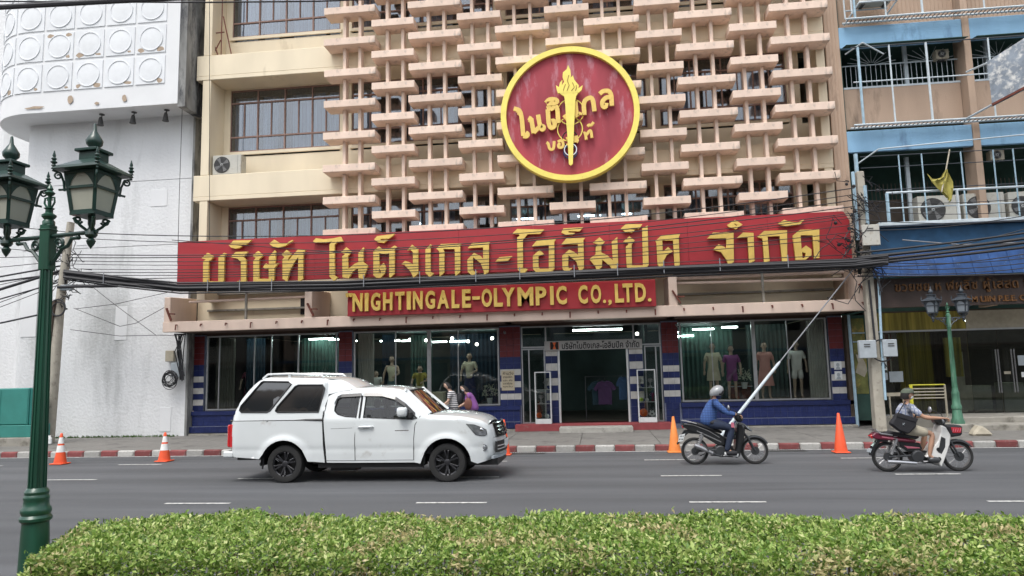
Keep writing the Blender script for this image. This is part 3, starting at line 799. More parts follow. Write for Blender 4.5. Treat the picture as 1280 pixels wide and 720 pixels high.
# banner over the doorway
mat('notice_grey', (.40, .40, .39), .8, .08, 6)
bn = thing('door_banner', 'small white banner with dark Thai lettering above the open doorway', 'banner', (-.1, YF-.1, 2.62))
q = MB(); q.box(-1.66, 1.44, YF-.12, YF-.07, 2.66, 2.96); q.build('banner_board', 'notice_grey', bn, bevel=.005)
q = MB(); q.prism([(-1.48, 2.70), (-1.2, 2.70), (-1.2, 2.92), (-1.48, 2.92)], lambda a, z, t: (a, YF-.126+t, z), .004); q.build('logo', 'orange_plastic', bn)
q = MB()
for sx in (-1, 1): q.prism([(-1.34+sx*.13, 2.69), (-1.34+sx*.13, 2.93), (-1.34+sx*.06, 2.93), (-1.34+sx*.015, 2.81), (-1.34+sx*.06, 2.69)], lambda a, z, t: (a, YF-.131+t, z), .004)
q.build('logo_mark', 'ink', bn)
link('lettering', text_mesh('บริษัทไนติงเกล-โอลิมปิค จำกัด', 'lettering', 'ink', w=2.45, h=.24, depth=.004, bold=.02, origin=(-1.1, YF-.122, 2.69)), bn)
# ================================================================ WHITE BUILDING ON THE LEFT
wb = thing('white_building', 'white stuccoed building with an overhanging curved upper storey of round relief panels', 'building', (-17, 22.9, .13))
def sweep(path, z0, z1, thick, name, m, caps=True):
    q = MB(); n = len(path); nrm = []
    for i in range(n):
        a = path[max(i-1, 0)]; b = path[min(i+1, n-1)]; d = Vector((b[0]-a[0], b[1]-a[1])).normalized(); nrm.append((-d.y, d.x))
    inner = [(p[0]-nn[0]*thick, p[1]-nn[1]*thick) for p, nn in zip(path, nrm)]
    for i in range(n-1):
        q.hexa([(*path[i], z0), (*path[i+1], z0), (*inner[i+1], z0), (*inner[i], z0)], [(*path[i], z1), (*path[i+1], z1), (*inner[i+1], z1), (*inner[i], z1)])
    return q
def arcpts(cx, cy, r, a0, a1, n): return [(cx+r*cos(R(a0+(a1-a0)*i/n)), cy+r*sin(R(a0+(a1-a0)*i/n))) for i in range(n+1)]
wall_path = [(-13.72, 22.9)]+arcpts(-19.75, 23.4, .5, -90, -180, 8)+[(-20.25, 31)]
for a, b in ((.13, 6.63), (6.65, 8.93), (8.95, 11.24)):
    sweep(wall_path, a, b, .3, '', '').build('wall', 'white_stucco', wb, smooth=False)
sweep([(-20.26, 25.2), (-34, 25.2)], .13, 18, .3, '', '').build('side_wall', 'white_stucco', wb)
for xa, xb, za, zb in ((-16.35, -15.9, 3.4, 4.55), (-19.9, -19.3, 3.6, 5.6), (-15.2, -14.6, 8.0, 8.6), (-17.9, -17.3, 6.75, 7.2), (-14.6, -14.2, .3, 1.1)):
    q = MB(); q.box(xa, xb, 22.885, 22.90, za, zb); q.build('repair_patch', 'white_smooth', wb, bevel=.006)
q = MB(); q.box(-13.72, -13.64, 22.9, 31, .13, 11.24); q.build('end_wall', 'grimy_end', wb)
q = MB(); q.box(-20.9, -20.7, 24.9, 25.195, .13, 3.2); q.build('downpipe', 'old_concrete', wb)
PATH_S = [(-13.66, 21.8), (-19.2, 21.8)]
def pth(s, d=0):   # arc length from the right end; d outward
    L0 = 5.54
    if s < L0: return (-13.66-s, 21.8-d)
    a = (s-L0)/2.2
    if a < pi/2: return (-19.2-(2.2+d)*sin(a), 24-(2.2+d)*cos(a))
    return (-21.4-d, 24+(s-L0-2.2*pi/2))
op = [pth(s) for s in [0, 2, 4, 5.54]]+[pth(5.54+2.2*pi/2*i/16) for i in range(1, 17)]+[(-21.4, 31)]
q = sweep(op, 11.24, 18, .25, '', ''); q.build('overhang_wall', 'white_smooth', wb)
q = MB(); q.prism(op+[(-13.66, 31)], lambda a, b, t: (a, b, 11.215+t), .024); q.build('overhang_soffit', 'white_smooth', wb)
q = MB(); q.box(-13.655, -13.40, 21.82, 31, 11.1, 18); q.build('grimy_end_wall', 'grimy_end', wb)
def relief(s0, z0, wd=1.05, h=.985):
    n = 6; q = MB()
    for i in range(n):
        a, b = s0+wd*i/n, s0+wd*(i+1)/n
        A = [(*pth(a, .028), z0), (*pth(b, .028), z0), (*pth(b, -.01), z0), (*pth(a, -.01), z0)]
        q.hexa(A, [(x, y, z0+h) for x, y, z in A])
    o = q.build('relief_panel', 'white_relief', wb, fix=True)
    q = MB(); cx, cz = s0+wd/2, z0+h/2; r = .425; N = 28
    for rr0, rr1, d1 in ((r, r-.045, .062), (r-.045, r-.08, .034)):
        pass
    ring = []
    prof = [(r, .026), (r, .052), (r-.018, .056), (r-.035, .05), (r-.04, .034), (r-.06, .036), (.001, .042)]
    vs = []
    for rr, d in prof:
        for k in range(N):
            t = 2*pi*k/N; s_ = cx+rr*cos(t); x, y = pth(s_, d); vs.append((x, y, cz+rr*sin(t)))
    fs = [(i*N+k, i*N+(k+1) % N, (i+1)*N+(k+1) % N, (i+1)*N+k) for i in range(len(prof)-1) for k in range(N)]
    q._a(vs, fs); q.build('relief_disc', 'white_relief', wb, smooth=True)
ss = [.48+1.135*i for i in range(8)]
for s0 in ss:
    for z0 in (11.955, 13.06, 14.165, 15.27): relief(s0, z0)
def patch(s0, z0, wd, h, seed):
    rnd = random.Random(seed); pts = []
    for i in range(9):
        t = 2*pi*i/9; k = rnd.uniform(.55, 1); pts.append((s0+wd/2*cos(t)*k, z0+h/2*sin(t)*k))
    q = MB(); q.prism(pts, lambda a, b, t: (*pth(a, .0315+t), b), -.003); q.build('peeled_patch', 'bare_render', wb)
for i, (k, r_, side, wd, h) in enumerate(((1, 0, 0, .35, .14), (0, 0, 0, .3, .2), (2, 0, 0, .3, .25), (2, 0, 1, .25, .18), (3, 0, 0, .2, .1), (0, 1, 0, .3, .2), (0, 1, 1, .3, .2), (2, 1, 1, .42, .25), (2, 1, 0, .3, .1), (3, 1, 0, .2, .15), (3, 2, 1, .3, .2), (3, 2, 0, .3, .16), (4, 0, 0, .2, .12), (5, 0, 0, .3, .22), (1, 1, 0, .2, .08))):
    s_ = ss[k]+(.18 if side == 0 else .87); z_ = (11.955, 13.06, 14.165)[min(r_, 2)]+(.1 if not (r_ == 2) else .88)
    if r_ == 2: z_ = 13.06+.88
    patch(s_, z_, wd, h, i)
for s_, z_, wd, h in ((3.9, 11.6, .28, .45), (1.9, 11.5, .2, .35), (2.9, 11.4, .25, .12), (5.2, 11.4, .8, .12)): patch(s_, z_, wd, h, int(s_*10))
for x in (-14.35, -15.55, -16.75):
    sp = thing('spotlight', {-14.35: 'small dark spotlight under the white overhang, nearest the cream building', -15.55: 'small dark spotlight in the middle under the white overhang', -16.75: 'small dark spotlight under the white overhang, farthest from the cream building'}[x], 'spotlight', (x, 22.3, 11.23), 'spotlights under the overhang')
    q = MB(); q.lathe([(.09, 11.22), (.09, 11.19)], (x, 22.3, 0), 10); q.tube([(x, 22.3, 11.2), (x, 22.3, 11.08)], .02, 6); q.build('bracket', 'ac_dark', sp)
    q = MB(); q.lathe([(.04, 11.1), (.06, 11.05), (.09, 10.86), (.11, 10.8), (.08, 10.8)], (x, 22.25, 0), 12); q.build('lamp_shade', 'ac_dark', sp, smooth=True)

# ================================================================ BLUE AND TAN SHOPHOUSES ON THE RIGHT
rb = thing('blue_shophouse', 'tan and blue shophouse with caged balconies over a dark glass shop', 'building', (11, 22.4, .13))
q = MB(); q.box(7.86, 30, 24.6, 24.8, 3.6, 20); q.box(7.82, 7.86, 22.4, 24.8, 3.6, 20); q.build('rear_wall', 'drape_green', rb)
for xa, xb in ((7.4, 7.82), (11.42, 11.62), (15.4, 15.6)):
    q = MB(); q.box(xa, xb, 22.33, 23.0 if xa > 8 else 26, 3.6, 20)
    q.build('pilaster', 'tan_wall', rb, bevel=.01)
q = MB()
for x in (7.5, 7.6, 7.7): q.box(x, x+.012, 22.318, 22.33, 5, 18)
q.build('pilaster_rib', 'tan_wall', rb)
for z0, z1 in ((8.40, 9.06), (11.72, 12.40), (15.2, 15.9)):
    for xa, xb in ((7.825, 11.415), (11.625, 15.395), (15.605, 19)):
        q = MB(); q.box(xa, xb, 22.36, 22.5, z0, z1); q.build('blue_beam', 'blue_beam', rb, bevel=.01)
    q = MB(); q.box(7.87, 19, 22.51, 24.59, z0+.2, z0+.34); q.build('floor_deck', 'drape_green', rb)
for z0, z1 in ((9.25, 10.55), (12.45, 14.2)):
    for xa, xb in ((7.87, 11.41), (11.63, 15.4)):
        q = MB(); q.box(xa, xb, 22.75, 22.9, z0, z1); q.build('parapet', 'tan_wall', rb)
# corrugation of the top floor panels
q = MB()
for i in range(60): q.box(8.0+i*.12, 8.03+i*.12, 22.735, 22.749, 12.45, 14.2)
o = q.build('panel_rib', 'tan_wall', rb); o['kind'] = 'stuff'
# grilles: sunburst bars behind the cage of the middle floor
q = MB()
for zb in (10.6,):
    for i in range(50):
        x = 8.1+i*.15
        if 11.35 < x < 11.7: continue
        q.box(x, x+.014, 22.80, 22.814, zb, zb+.72)
    for cx_ in (8.9, 10.6, 12.6):
        for k in range(9):
            t = R(15+150*k/8); q.tube([(cx_+.12*cos(t), 22.82, 11.3+.1*sin(t)), (cx_+.75*cos(t), 22.82, 11.3+.5*sin(t))], .009, 4)
    q.box(7.9, 15, 22.79, 22.83, 11.3, 11.33)
o = q.build('window_grille', 'light_pipe', rb); o['kind'] = 'stuff'
q = MB()
for x in (9.9, 12.3): q.box(x, x+.11, 22.9, 23.0, 10.5, 12)
for x in (9.8, ): q.box(x, x+.11, 23.2, 23.3, 6.3, 8.4)
q.box(7.9, 15, 22.74, 22.92, 10.54, 10.6)
q.build('sill_rail', 'light_pipe', rb)
for zc in (6.25,):
    q = MB(); q.box(7.9, 15, 23.6, 23.7, zc-.1, zc+.9)
    for i in range(60): q.box(8+i*.12, 8.015+i*.12, 23.5, 23.515, zc+.7, zc+1.4)
    o = q.build('back_grille', 'dark_wood', rb); o['kind'] = 'stuff'
# cages of pale pipes hung in front of the floors
def pipes(name, segs, r, m, parent=rb):
    for s_ in segs:
        q = MB(); q.tube(s_, r, 6); o = q.build(name, m, parent)
    return o
yc = 21.95
for z0, z1, mm in ((9.1, 11.55, 'light_pipe'), (12.45, 15, 'light_pipe')):
    pipes('cage_post', [[(x, yc, z0), (x, yc, z1)] for x in (10.15,)], .035, mm)
    for x in (8.2, 9.1, 11.9, 13.2): pipes('cage_post', [[(x, yc, z0), (x, yc, z1)]], .026 if x != 8.2 else .04, mm if x != 8.2 else 'blue_pipe')
    for zz in (z1, z0+1.35): pipes('cage_rail', [[(8.0, yc, zz), (14.5, yc, zz)]], .02, 'light_pipe' if zz < z1 else 'lamp_grey')
    pipes('cage_floor', [[(7.9, yc-.05, z0), (14.5, yc-.05, z0)], [(7.9, yc+.25, z0), (14.5, yc+.25, z0)]], .03, 'light_pipe')
    q = MB()
    for i in range(54): q.beam((8+i*.12, yc-.02, z0), (8+i*.12, yc+.35, z0), .015, .02)
    o = q.build('cage_floor_bars', 'lamp_grey', rb); o['kind'] = 'stuff'
pipes('awning_bracket', [[(7.95, 22.3, 11.5), (8.3, 21.8, 11.62)], [(8.3, 21.8, 11.62), (8.95, 22.0, 11.3)]], .022, 'light_pipe')
q = MB()
for x0, x1 in ((7.9, 11.4), (11.65, 15)):
    q._a([(x0, 22.36, 11.72), (x1, 22.36, 11.72), (x1, 22.0, 11.66), (x0, 22.0, 11.66), (x0, 22.36, 11.735), (x1, 22.36, 11.735), (x1, 22.0, 11.675), (x0, 22.0, 11.675)], [(0, 1, 2, 3), (4, 5, 6, 7), (3, 2, 6, 7)])
q.build('thin_awning', 'drape_green', rb)
# first floor balcony
q = MB(); q.box(8.3, 15, 21.75, 22.32, 5.98, 6.08); q.build('balcony_slab', 'light_pipe', rb, bevel=.01)
for zz, r_ in ((6.96, .035), (6.5, .022)): pipes('balcony_rail', [[(8.6, 21.8, zz), (15, 21.8, zz)]], r_, 'light_pipe')
for x in (8.62, 10.55, 12.55): pipes('balcony_post', [[(x, 21.8, 6.08), (x, 21.8, 6.95)]], .04 if x > 9 else .05, 'light_pipe' if x > 9 else 'blue_pipe')
for x in (9.2, 9.85, 10.95, 11.85, 12.4): pipes('cage_post', [[(x, 22.2, 6.1), (x, 22.2, 8.2)]], .022, 'blue_pipe')
for zz in (7.85, 8.2, 7.15): pipes('cage_rail', [[(8.1, 22.2, zz), (15, 22.2, zz)]], .014, 'lamp_grey')
pipes('awning_bracket', [[(7.95, 22.25, 7.95), (8.5, 21.8, 8.3)], [(8.5, 21.8, 8.3), (15, 21.85, 8.62)]], .02, 'light_pipe')
pipes('corner_post', [[(7.98, 22.2, 5.0), (7.98, 22.2, 8.3)]], .06, 'blue_pipe')
# awnings, sign band
q = MB(); q.hexa([(7.95, 22.05, 5.2), (15, 22.05, 5.2), (15, 22.36, 5.2), (7.95, 22.36, 5.2)], [(7.95, 22.0, 5.95), (15, 22.0, 5.95), (15, 22.36, 5.95), (7.95, 22.36, 5.95)]); q.build('upper_awning', 'navy_awning', rb)
q = MB(); n = 28
for i in range(n):
    xa = 8.05+i*.25; d = .02*(i % 2)
    q.hexa([(xa, 21.75-d, 4.47), (xa+.25, 21.75-d, 4.47), (xa+.25, 22.3, 4.6), (xa, 22.3, 4.6)], [(xa, 22.0-d, 5.19), (xa+.25, 22.0-d, 5.19), (xa+.25, 22.34, 5.19), (xa, 22.34, 5.19)])
q.build('striped_awning', 'blue_awning', rb)
q = MB(); q.box(8.05, 15, 22.15, 22.36, 3.62, 4.47); q.build('sign_board', 'brown_sign', rb)
link('lettering', text_mesh('ขวยชย ห ฬผลิช ผู้เสสด ซี่ จำกัด', 'lettering', 'bronze_letter', w=4.6, h=.42, depth=.05, bold=.01, origin=(8.75, 22.148, 3.98), spacing=1.1), rb)
link('lettering', text_mesh('POM LIIN P.E.E. COMPANY', 'lettering', 'bronze_letter', w=2.75, h=.17, depth=.05, bold=.02, origin=(10.5, 22.148, 3.7)), rb)
# glass shop at street level
q = MB(); q.box(8.3, 18, 23.55, 29, 3.55, 3.6); q.box(8.3, 18, 28.9, 29, .4, 3.6); q.box(8.3, 8.36, 23.6, 29, .4, 3.6); q.box(8.3, 18, 23.5, 29, .3, .42); q.build('shop_interior', 'dark_wood', rb)
gx = [8.36, 9.2, 9.35, 10.35, 11.25, 12.1, 12.95, 14.2]
for a, b in zip(gx, gx[1:]):
    p = MB(); p.box(a+.01, b-.01, 23.5, 23.51, .45, 2.95); p.build('glass_panel', 'shop_glass' if a < 11 else 'car_glass', rb)
p = MB(); p.box(8.36, 11.25, 23.5, 23.51, 3.0, 3.55); p.build('transom_panel', 'olive_curtain', rb)
p = MB(); p.box(11.26, 15, 23.49, 23.51, 3.0, 3.55); p.build('transom_panel', 'box_beige', rb)
q = MB(); q.box(8.3, 15, 23.46, 23.53, 2.95, 3.0); q.box(8.3, 15, 23.46, 23.53, .40, .45); q.build('shopfront_rail', 'aluminium', rb)
def drape_r(x0, x1, y, z0, z1, m, folds=7):
    q = MB(); n = folds*4; pts = [(x0+(x1-x0)*i/n, y+.04*sin(i*pi/2)) for i in range(n+1)]
    for (a, b_), (c_, d_) in zip(pts, pts[1:]): q._a([(a, b_, z0), (c_, d_, z0), (c_, d_, z1), (a, b_, z1)], [(0, 1, 2, 3)])
    q.build('curtain', m, rb, smooth=True, fix=False)
drape_r(9.25, 10.25, 23.62, .45, 2.95, 'olive_curtain', 14)
drape_r(10.25, 10.95, 23.9, .45, 2.95, 'dark_wood', 9)
for x in (10.2, 11.9, 13.5):
    q = MB(); q.box(x, x+.9, 25.0, 25.05, 3.3, 3.34); q.build('ceiling_light', 'tube_light', rb)
for i in range(14):
    x = 8.45+i*.05; h = random.uniform(.8, 1.6); q = MB(); q.tube([(x, 23.65, 2.9), (x+random.uniform(-.03, .03), 23.63, 2.9-h)], .022, 5); q.build('hanging_strand', 'box_beige' if i % 3 == 0 else 'rust', rb)
for x in (11.98, 12.05, 12.42, 12.5): pipes('door_handle', [[(x, 23.42, 1.05), (x, 23.42, 2.35)]], .022, 'steel')
for (x0, x1, z0, z1, m) in ((8.62, 8.85, 1.8, 2.2, 'paper_white'), (8.9, 9.3, 1.43, 1.75, 'box_grey'), (8.55, 8.85, 1.5, 1.72, 'box_grey'), (12.62, 12.85, 1.85, 2.15, 'box_grey'), (12.68, 12.95, 1.5, 1.65, 'paper_white'), (12.2, 12.38, 1.6, 1.68, 'box_beige')):
    q = MB(); q.box(x0, x1, 23.475, 23.485, z0, z1); q.build('notice', m, rb)
q = MB()
for a, b in (((8.63, 1.85), (8.75, 2.1)), ((8.75, 2.1), (8.8, 1.85)), ((8.72, 2.15), (8.84, 1.9)), ((8.66, 1.95), (8.82, 1.95))): q.beam((a[0], 23.47, a[1]), (b[0], 23.47, b[1]), .012, .03)
q.build('notice_mark', 'ink', rb)
# furniture seen dimly through the glass
q = MB()
for x, y, wd, h in ((10.9, 24.6, .7, 1.9), (11.6, 25.5, 1.2, .8), (12.6, 24.4, .6, .9), (13.3, 24.4, .8, .7), (10.2, 26, .5, 1.2)): q.box(x, x+wd, y, y+.5, .42, .42+h)
q.build('shop_cabinet', 'box_beige', rb)
q = MB(); q.box(10.65, 11.15, 23.7, 23.74, 1.55, 2.75); q.build('shop_board', 'olive_curtain', rb)
q = MB(); q.tube([(13.1, 23.8, 1.1), (13.1, 23.8, 1.9), (13.8, 23.8, 1.9), (13.8, 23.8, 1.1)], .02, 6); q.tube([(12.9, 23.8, 1.9), (13.9, 23.9, 1.0)], .02, 6); q.build('shop_rail', 'box_beige', rb)
# poster bay beside the concrete pole
q = MB(); q.box(7.72, 8.32, 23.3, 23.35, .3, 3.5); q.build('poster_panel', 'drape_green', rb)
mat('poster_olive', (.18, .19, .05), .6, .6, 2.5, dirt_or_sheen=(.5, .35, .08), dscale=2.2, dth=.58)
q = MB(); q.box(7.75, 8.2, 23.28, 23.296, 1.1, 3.4); q.build('poster', 'poster_olive', rb)
q = MB(); q.prism([(7.85, 1.75), (8.1, 1.6), (8.2, 1.8), (8.15, 2.05), (8.05, 2.25), (7.9, 2.3), (7.95, 2.05)], lambda a, z, t: (a, 23.272+t, z), .004); q.build('poster_figure', 'box_beige', rb)
pipes('poster_bar', [[(7.72, 23.25, 2.95), (8.2, 23.25, 2.95)], [(7.72, 23.25, 2.68), (8.2, 23.25, 2.68)]], .02, 'blue_pipe')
q = MB(); q.box(8.28, 8.42, 23.2, 23.5, .3, 3.5); q.build('green_frame', 'lamp_green_pale', rb)
pipes('drain_pipe', [[(7.70, 23.0, .15), (7.68, 23.0, 3.5)]], .045, 'blue_pipe')
q = MB(); q.box(7.58, 7.78, 23.1, 23.3, .15, 3.5); q.build('crumbling_edge', 'dark_wood', rb)
# entrance steps
for y0, y1, z1 in ((20.9, 23.5, .30), (21.7, 23.5, .45)):
    q = MB(); q.box(9.7, 18, y0, y1, .12, z1); q.build('entrance_step', 'old_concrete', rb, bevel=.015)
q = MB(); q.box(8.3, 9.7, 22.6, 23.5, .12, .42); q.build('side_plinth', 'old_concrete', rb)

# ================================================================ AIR CONDITIONERS
def ac(label, x, y, z, wd, h, d=.38, side=0, cat='air conditioner', group=None, dim=False):
    t = thing('air_conditioner', label, cat, (x+wd/2, y, z), group)
    b = MB(); b.box(x, x+wd, y, y+d, z, z+h); b.build('casing', 'ac_white' if not dim else 'box_beige', t, bevel=.015)
    r = min(h*.42, wd*.3); cx = x+(r+.06 if side == 0 else wd-r-.06); cz = z+h/2
    f = MB(); f.lathe([(r, .0), (r, -.012), (r*.98, -.014)], (cx, y, cz), 28, 'Y'); f.build('fan_opening', 'ac_dark', t)
    bl = MB()
    for k in range(4):
        a = k*pi/2+.5
        bl._a([(cx+.03*cos(a), y-.02, cz+.03*sin(a)), (cx+r*.9*cos(a-.25), y-.022, cz+r*.9*sin(a-.25)), (cx+r*.93*cos(a+.3), y-.018, cz+r*.93*sin(a+.3)), (cx+.04*cos(a+.9), y-.02, cz+.04*sin(a+.9))], [(0, 1, 2, 3)])
    bl.build('fan_blade', 'ac_blade', t, fix=False)
    h_ = MB(); h_.lathe([(.05, -.018), (.045, -.035), (.02, -.04)], (cx, y, cz), 12, 'Y'); h_.build('fan_hub', 'paper_white', t)
    g_ = MB()
    for k in range(1, 6): g_.torus((cx, y-.045, cz), r*k/5.5, .003, 'Y', 24, 4)
    for k in range(8):
        a = k*pi/4; g_.tube([(cx, y-.046, cz), (cx+r*cos(a), y-.03, cz+r*sin(a))], .003, 4)
    g_.build('fan_guard', 'ac_dark', t)
    s_ = MB()
    if side == 0: 
        s_.box(x+wd-.12, x+wd-.115, y-.003, y, z+.03, z+h-.03)
    if side == 0: s_.build('casing_seam', 'ac_dark', t)
    for k in range(2):
        s_ = MB(); s_.box(x+.1+k*(wd-.28), x+.18+k*(wd-.28), y+.03, y+d-.03, z-.04, z-.001); s_.build('foot', 'ac_dark', t)
    return t
G = 'air conditioners on the facades'
ac('air conditioner with black fan standing on the cream ledge at the left end', -12.75, 22.5, 8.88, 1.02, .68, .38)
ac('left of the two large air conditioners behind the pale balcony rail', 9.75, 22.5, 6.12, 1.2, .85)
ac('air conditioner beneath the limp yellow flag, right of its twin', 11.05, 22.52, 6.12, 1.15, .87)
ac('partly cut off air conditioner at the right edge of the balcony', 12.3, 22.5, 6.1, 1.0, .87)
ac('white air conditioner on a pale bracket high beside the tan pillar', 8.35, 21.95, 12.95, .95, .72)
ac('dim small air conditioner hung under the middle floor ceiling by the tan post', 10.72, 22.6, 11.28, .38, .3, .25, dim=True)
ac('dim small air conditioner hung high near the right edge above the balcony', 11.98, 22.6, 8.0, .4, .3, .25, dim=True)
# bracket under the top one
br = thing('ac_bracket', 'pale steel bracket carrying the topmost air conditioner by the tan pillar', 'bracket', (8.8, 22, 12.8))
pipes('bracket_frame', [[(8.0, 22.33, 12.45), (8.3, 21.8, 12.9)], [(8.3, 21.8, 12.9), (9.4, 21.8, 12.9)], [(9.4, 21.8, 12.9), (9.2, 22.33, 12.6)], [(8.05, 22.3, 12.9), (9.3, 22.3, 12.9)], [(8.0, 22.2, 12.6), (8.0, 22.2, 14)], [(8.1, 21.9, 12.6), (8.1, 21.9, 14)]], .025, 'light_pipe', br)
# crossed rusty struts on the cream ledge
st = thing('rusty_strut_frame', 'crossed rusty steel struts standing on the upper cream ledge', 'frame', (-12.4, 22.6, 13.1))
pipes('strut', [[at(262, 68, 22.6)[0:1]+(22.6, 13.1), (at(262, 20, 22.6)[0], 22.6, 14.3)], [(-12.95, 22.6, 13.1), (-12.62, 22.6, 13.75)], [(-12.95, 22.6, 13.85), (-12.68, 22.6, 13.1)], [(-12.55, 22.6, 14.6), (-12.2, 22.6, 13.1)], [(-13.1, 22.6, 14.0), (-12.5, 22.6, 14.02)], [(-12.6, 22.6, 13.1), (-12.6, 22.6, 16)]], .02, 'rust', st)

# ================================================================ POLES, BOXES AND CABLES
pl = thing('utility_pole', 'weathered leaning pole against the white wall behind the green lamp post', 'utility pole', (-17.05, 21, .15))
q = MB(); q.tube([(-17.07, 21, .15), (-16.92, 21, 4.48), (-16.68, 21, 7.12)], [.17, .14, .11], 10); q.build('shaft', 'pole_concrete', pl, smooth=True)
q = MB(); q.tube([(-17.25, 20.85, .9), (-17.12, 20.85, 3.2), (-16.98, 20.86, 4.6)], .06, 8); q.build('conduit', 'dark_wood', pl)
q = MB(); q.torus((-16.85, 20.82, 4.35), .26, .025, 'Y', 24, 6); q.torus((-16.8, 20.8, 4.3), .22, .02, 'Y', 24, 6); q.build('cable_coil', 'cable_black', pl)
q = MB(); q.box(-16.8, -16.4, 20.8, 20.95, 4.90, 5.07); q.build('splice_box', 'box_grey', pl, bevel=.02)
q = MB(); q.tube([(-16.86, 20.8, 5.0), (-16.2, 20.8, 5.0), (-14.9, 20.9, 4.98)], .05, 8)
q.build('splice_sleeve', 'cable_black', pl)
pr_ = thing('utility_pole', 'square concrete pole hung with meters and cable boxes beside the parked riders\' shopfront', 'utility pole', (7.72, 21.3, .15))
pr_['label'] = 'square concrete pole with meter boxes between the store and the blue shophouse'
def pj(px, py, Y=21.3): x, z = at(px, py, Y); return (x, Y, z)
b0 = pj(1104, 545); t0 = pj(1074, 215)
q = MB(); q.hexa([(7.56, 21.15, .13), (7.85, 21.15, .13), (7.85, 21.45, .13), (7.56, 21.45, .13)], [(t0[0]-.1, 21.2, t0[2]), (t0[0]+.1, 21.2, t0[2]), (t0[0]+.1, 21.4, t0[2]), (t0[0]-.1, 21.4, t0[2])]); q.build('shaft', 'pole_concrete', pr_, bevel=.02)
def pbox(name, px0, py0, px1, py1, d, m, parent, Y=21.1):
    a = at(px0, py1, Y); b = at(px1, py0, Y); q = MB(); q.box(a[0], b[0], Y, Y+d, a[1], b[1]); return q.build(name, m, parent, bevel=.015)
for (lab, a) in (('white cabinet strapped high on the concrete pole beside the red sign', (1079, 280, 1099, 307)), ('left grey meter box on the concrete pole, its side slot dark', (1075, 425, 1095, 448)), ('right grey meter box on the concrete pole by the glass shop', (1105, 424, 1121, 446))):
    t = thing('meter_box', lab, 'meter box', pj((a[0]+a[2])/2, a[3], 21.0), None)
    pbox('casing', *a, .13, 'ac_white' if 'white' in lab else 'box_grey', t, 20.98)
    x, z = at(a[0]+5, a[1]+5, 20.97); q = MB(); q.box(x, x+.16, 20.965, 20.98, z-.02, z); q.box(x, x+.16, 20.965, 20.98, z-.08, z-.06); q.build('vent_slot', 'ac_dark', t)
pipes('conduit', [[pj(1098, 345, 21.1), pj(1102, 430, 21.1), pj(1107, 500, 21.1)]], .035, 'blue_pipe', pr_)
q = MB(); q.torus(pj(1103, 438, 21.05), .3, .02, 'Y', 24, 6); q.build('cable_coil', 'cable_black', pr_)
pipes('conduit', [[pj(1086, 350, 21.1), pj(1094, 430, 21.1)]], .03, 'cable_black', pr_)
# insulators and clamps
q = MB()
rnd = random.Random(3)
for i in range(46):
    px, py = rnd.gauss(1073, 13), rnd.uniform(228, 342); p = pj(px, py, 21.1); q.ball(p, rnd.uniform(.025, .06), 6, 4)
for i in range(40):
    p = [pj(rnd.gauss(1072, 12), rnd.uniform(225, 350), 21.05+rnd.uniform(-.1, .1))]
    for k in range(4): p.append((p[-1][0]+rnd.uniform(-.35, .35), p[-1][1]+rnd.uniform(-.05, .05), p[-1][2]+rnd.uniform(-.4, .3)))
    q.tube(p, .012, 4)
o = q.build('cable_tangle', 'cable_black', pr_); o['kind'] = 'stuff'
q = MB()
for i in range(36):
    p = [(-16.75+rnd.uniform(-.25, .3), 20.95, rnd.uniform(4.7, 6.3))]
    for k in range(4): p.append((p[-1][0]+rnd.uniform(-.3, .35), 20.95+rnd.uniform(-.1, .1), p[-1][2]+rnd.uniform(-.3, .25)))
    q.tube(p, .013, 4)
o = q.build('cable_tangle', 'cable_black', pl); o['kind'] = 'stuff'
pipes('blue_conduit', [[pj(1066, 215, 21.25), pj(1073, 300, 21.25)], [pj(1081, 232, 21.2), pj(1086, 300, 21.2)]], .05, 'blue_pipe', pr_)
def cable(pts, r, label='thin black overhead cable slung across the shop facade', group='thin overhead cables across the facade', m='cable_black', seg=5, n=20, sag=0):
    P = []
    for (a, b) in zip(pts, pts[1:]):
        for i in range(n): t = i/n; P.append(Vector(a)*(1-t)+Vector(b)*t-Vector((0, 0, sag*4*t*(1-t))))
    P.append(Vector(pts[-1]))
    q = MB(); q.tube(P, r, seg); o = q.build('overhead_cable', m, None, smooth=True)
    tag(o, label, 'cable', group); return o
YL = 21.1
def PX(px, py, Y=YL): x, z = at(px, py, Y); return (x, Y, z)
def span(yl, yr, sag, r=.012, xl=86, xr=1068, Y=YL, dy=0, **k):
    a = PX(xl, yl, Y+dy); b = PX(xr, yr, Y+dy); return cable([a, b], r, sag=sag*Y/900, **k)
rnd = random.Random(5)
for yl, yr, sag in ((290, 235, 26), (297, 243, 28), (318, 250, 22), (322, 258, 18), (326, 266, 20), (330, 272, 20), (336, 281, 18), (340, 290, 16), (344, 296, 14)):
    span(yl, yr, sag, rnd.choice((.010, .012, .016)), dy=rnd.uniform(-.25, .1))
span(350, 318, 4, .012, dy=-.1); span(356, 333, 6, .012, dy=.1)
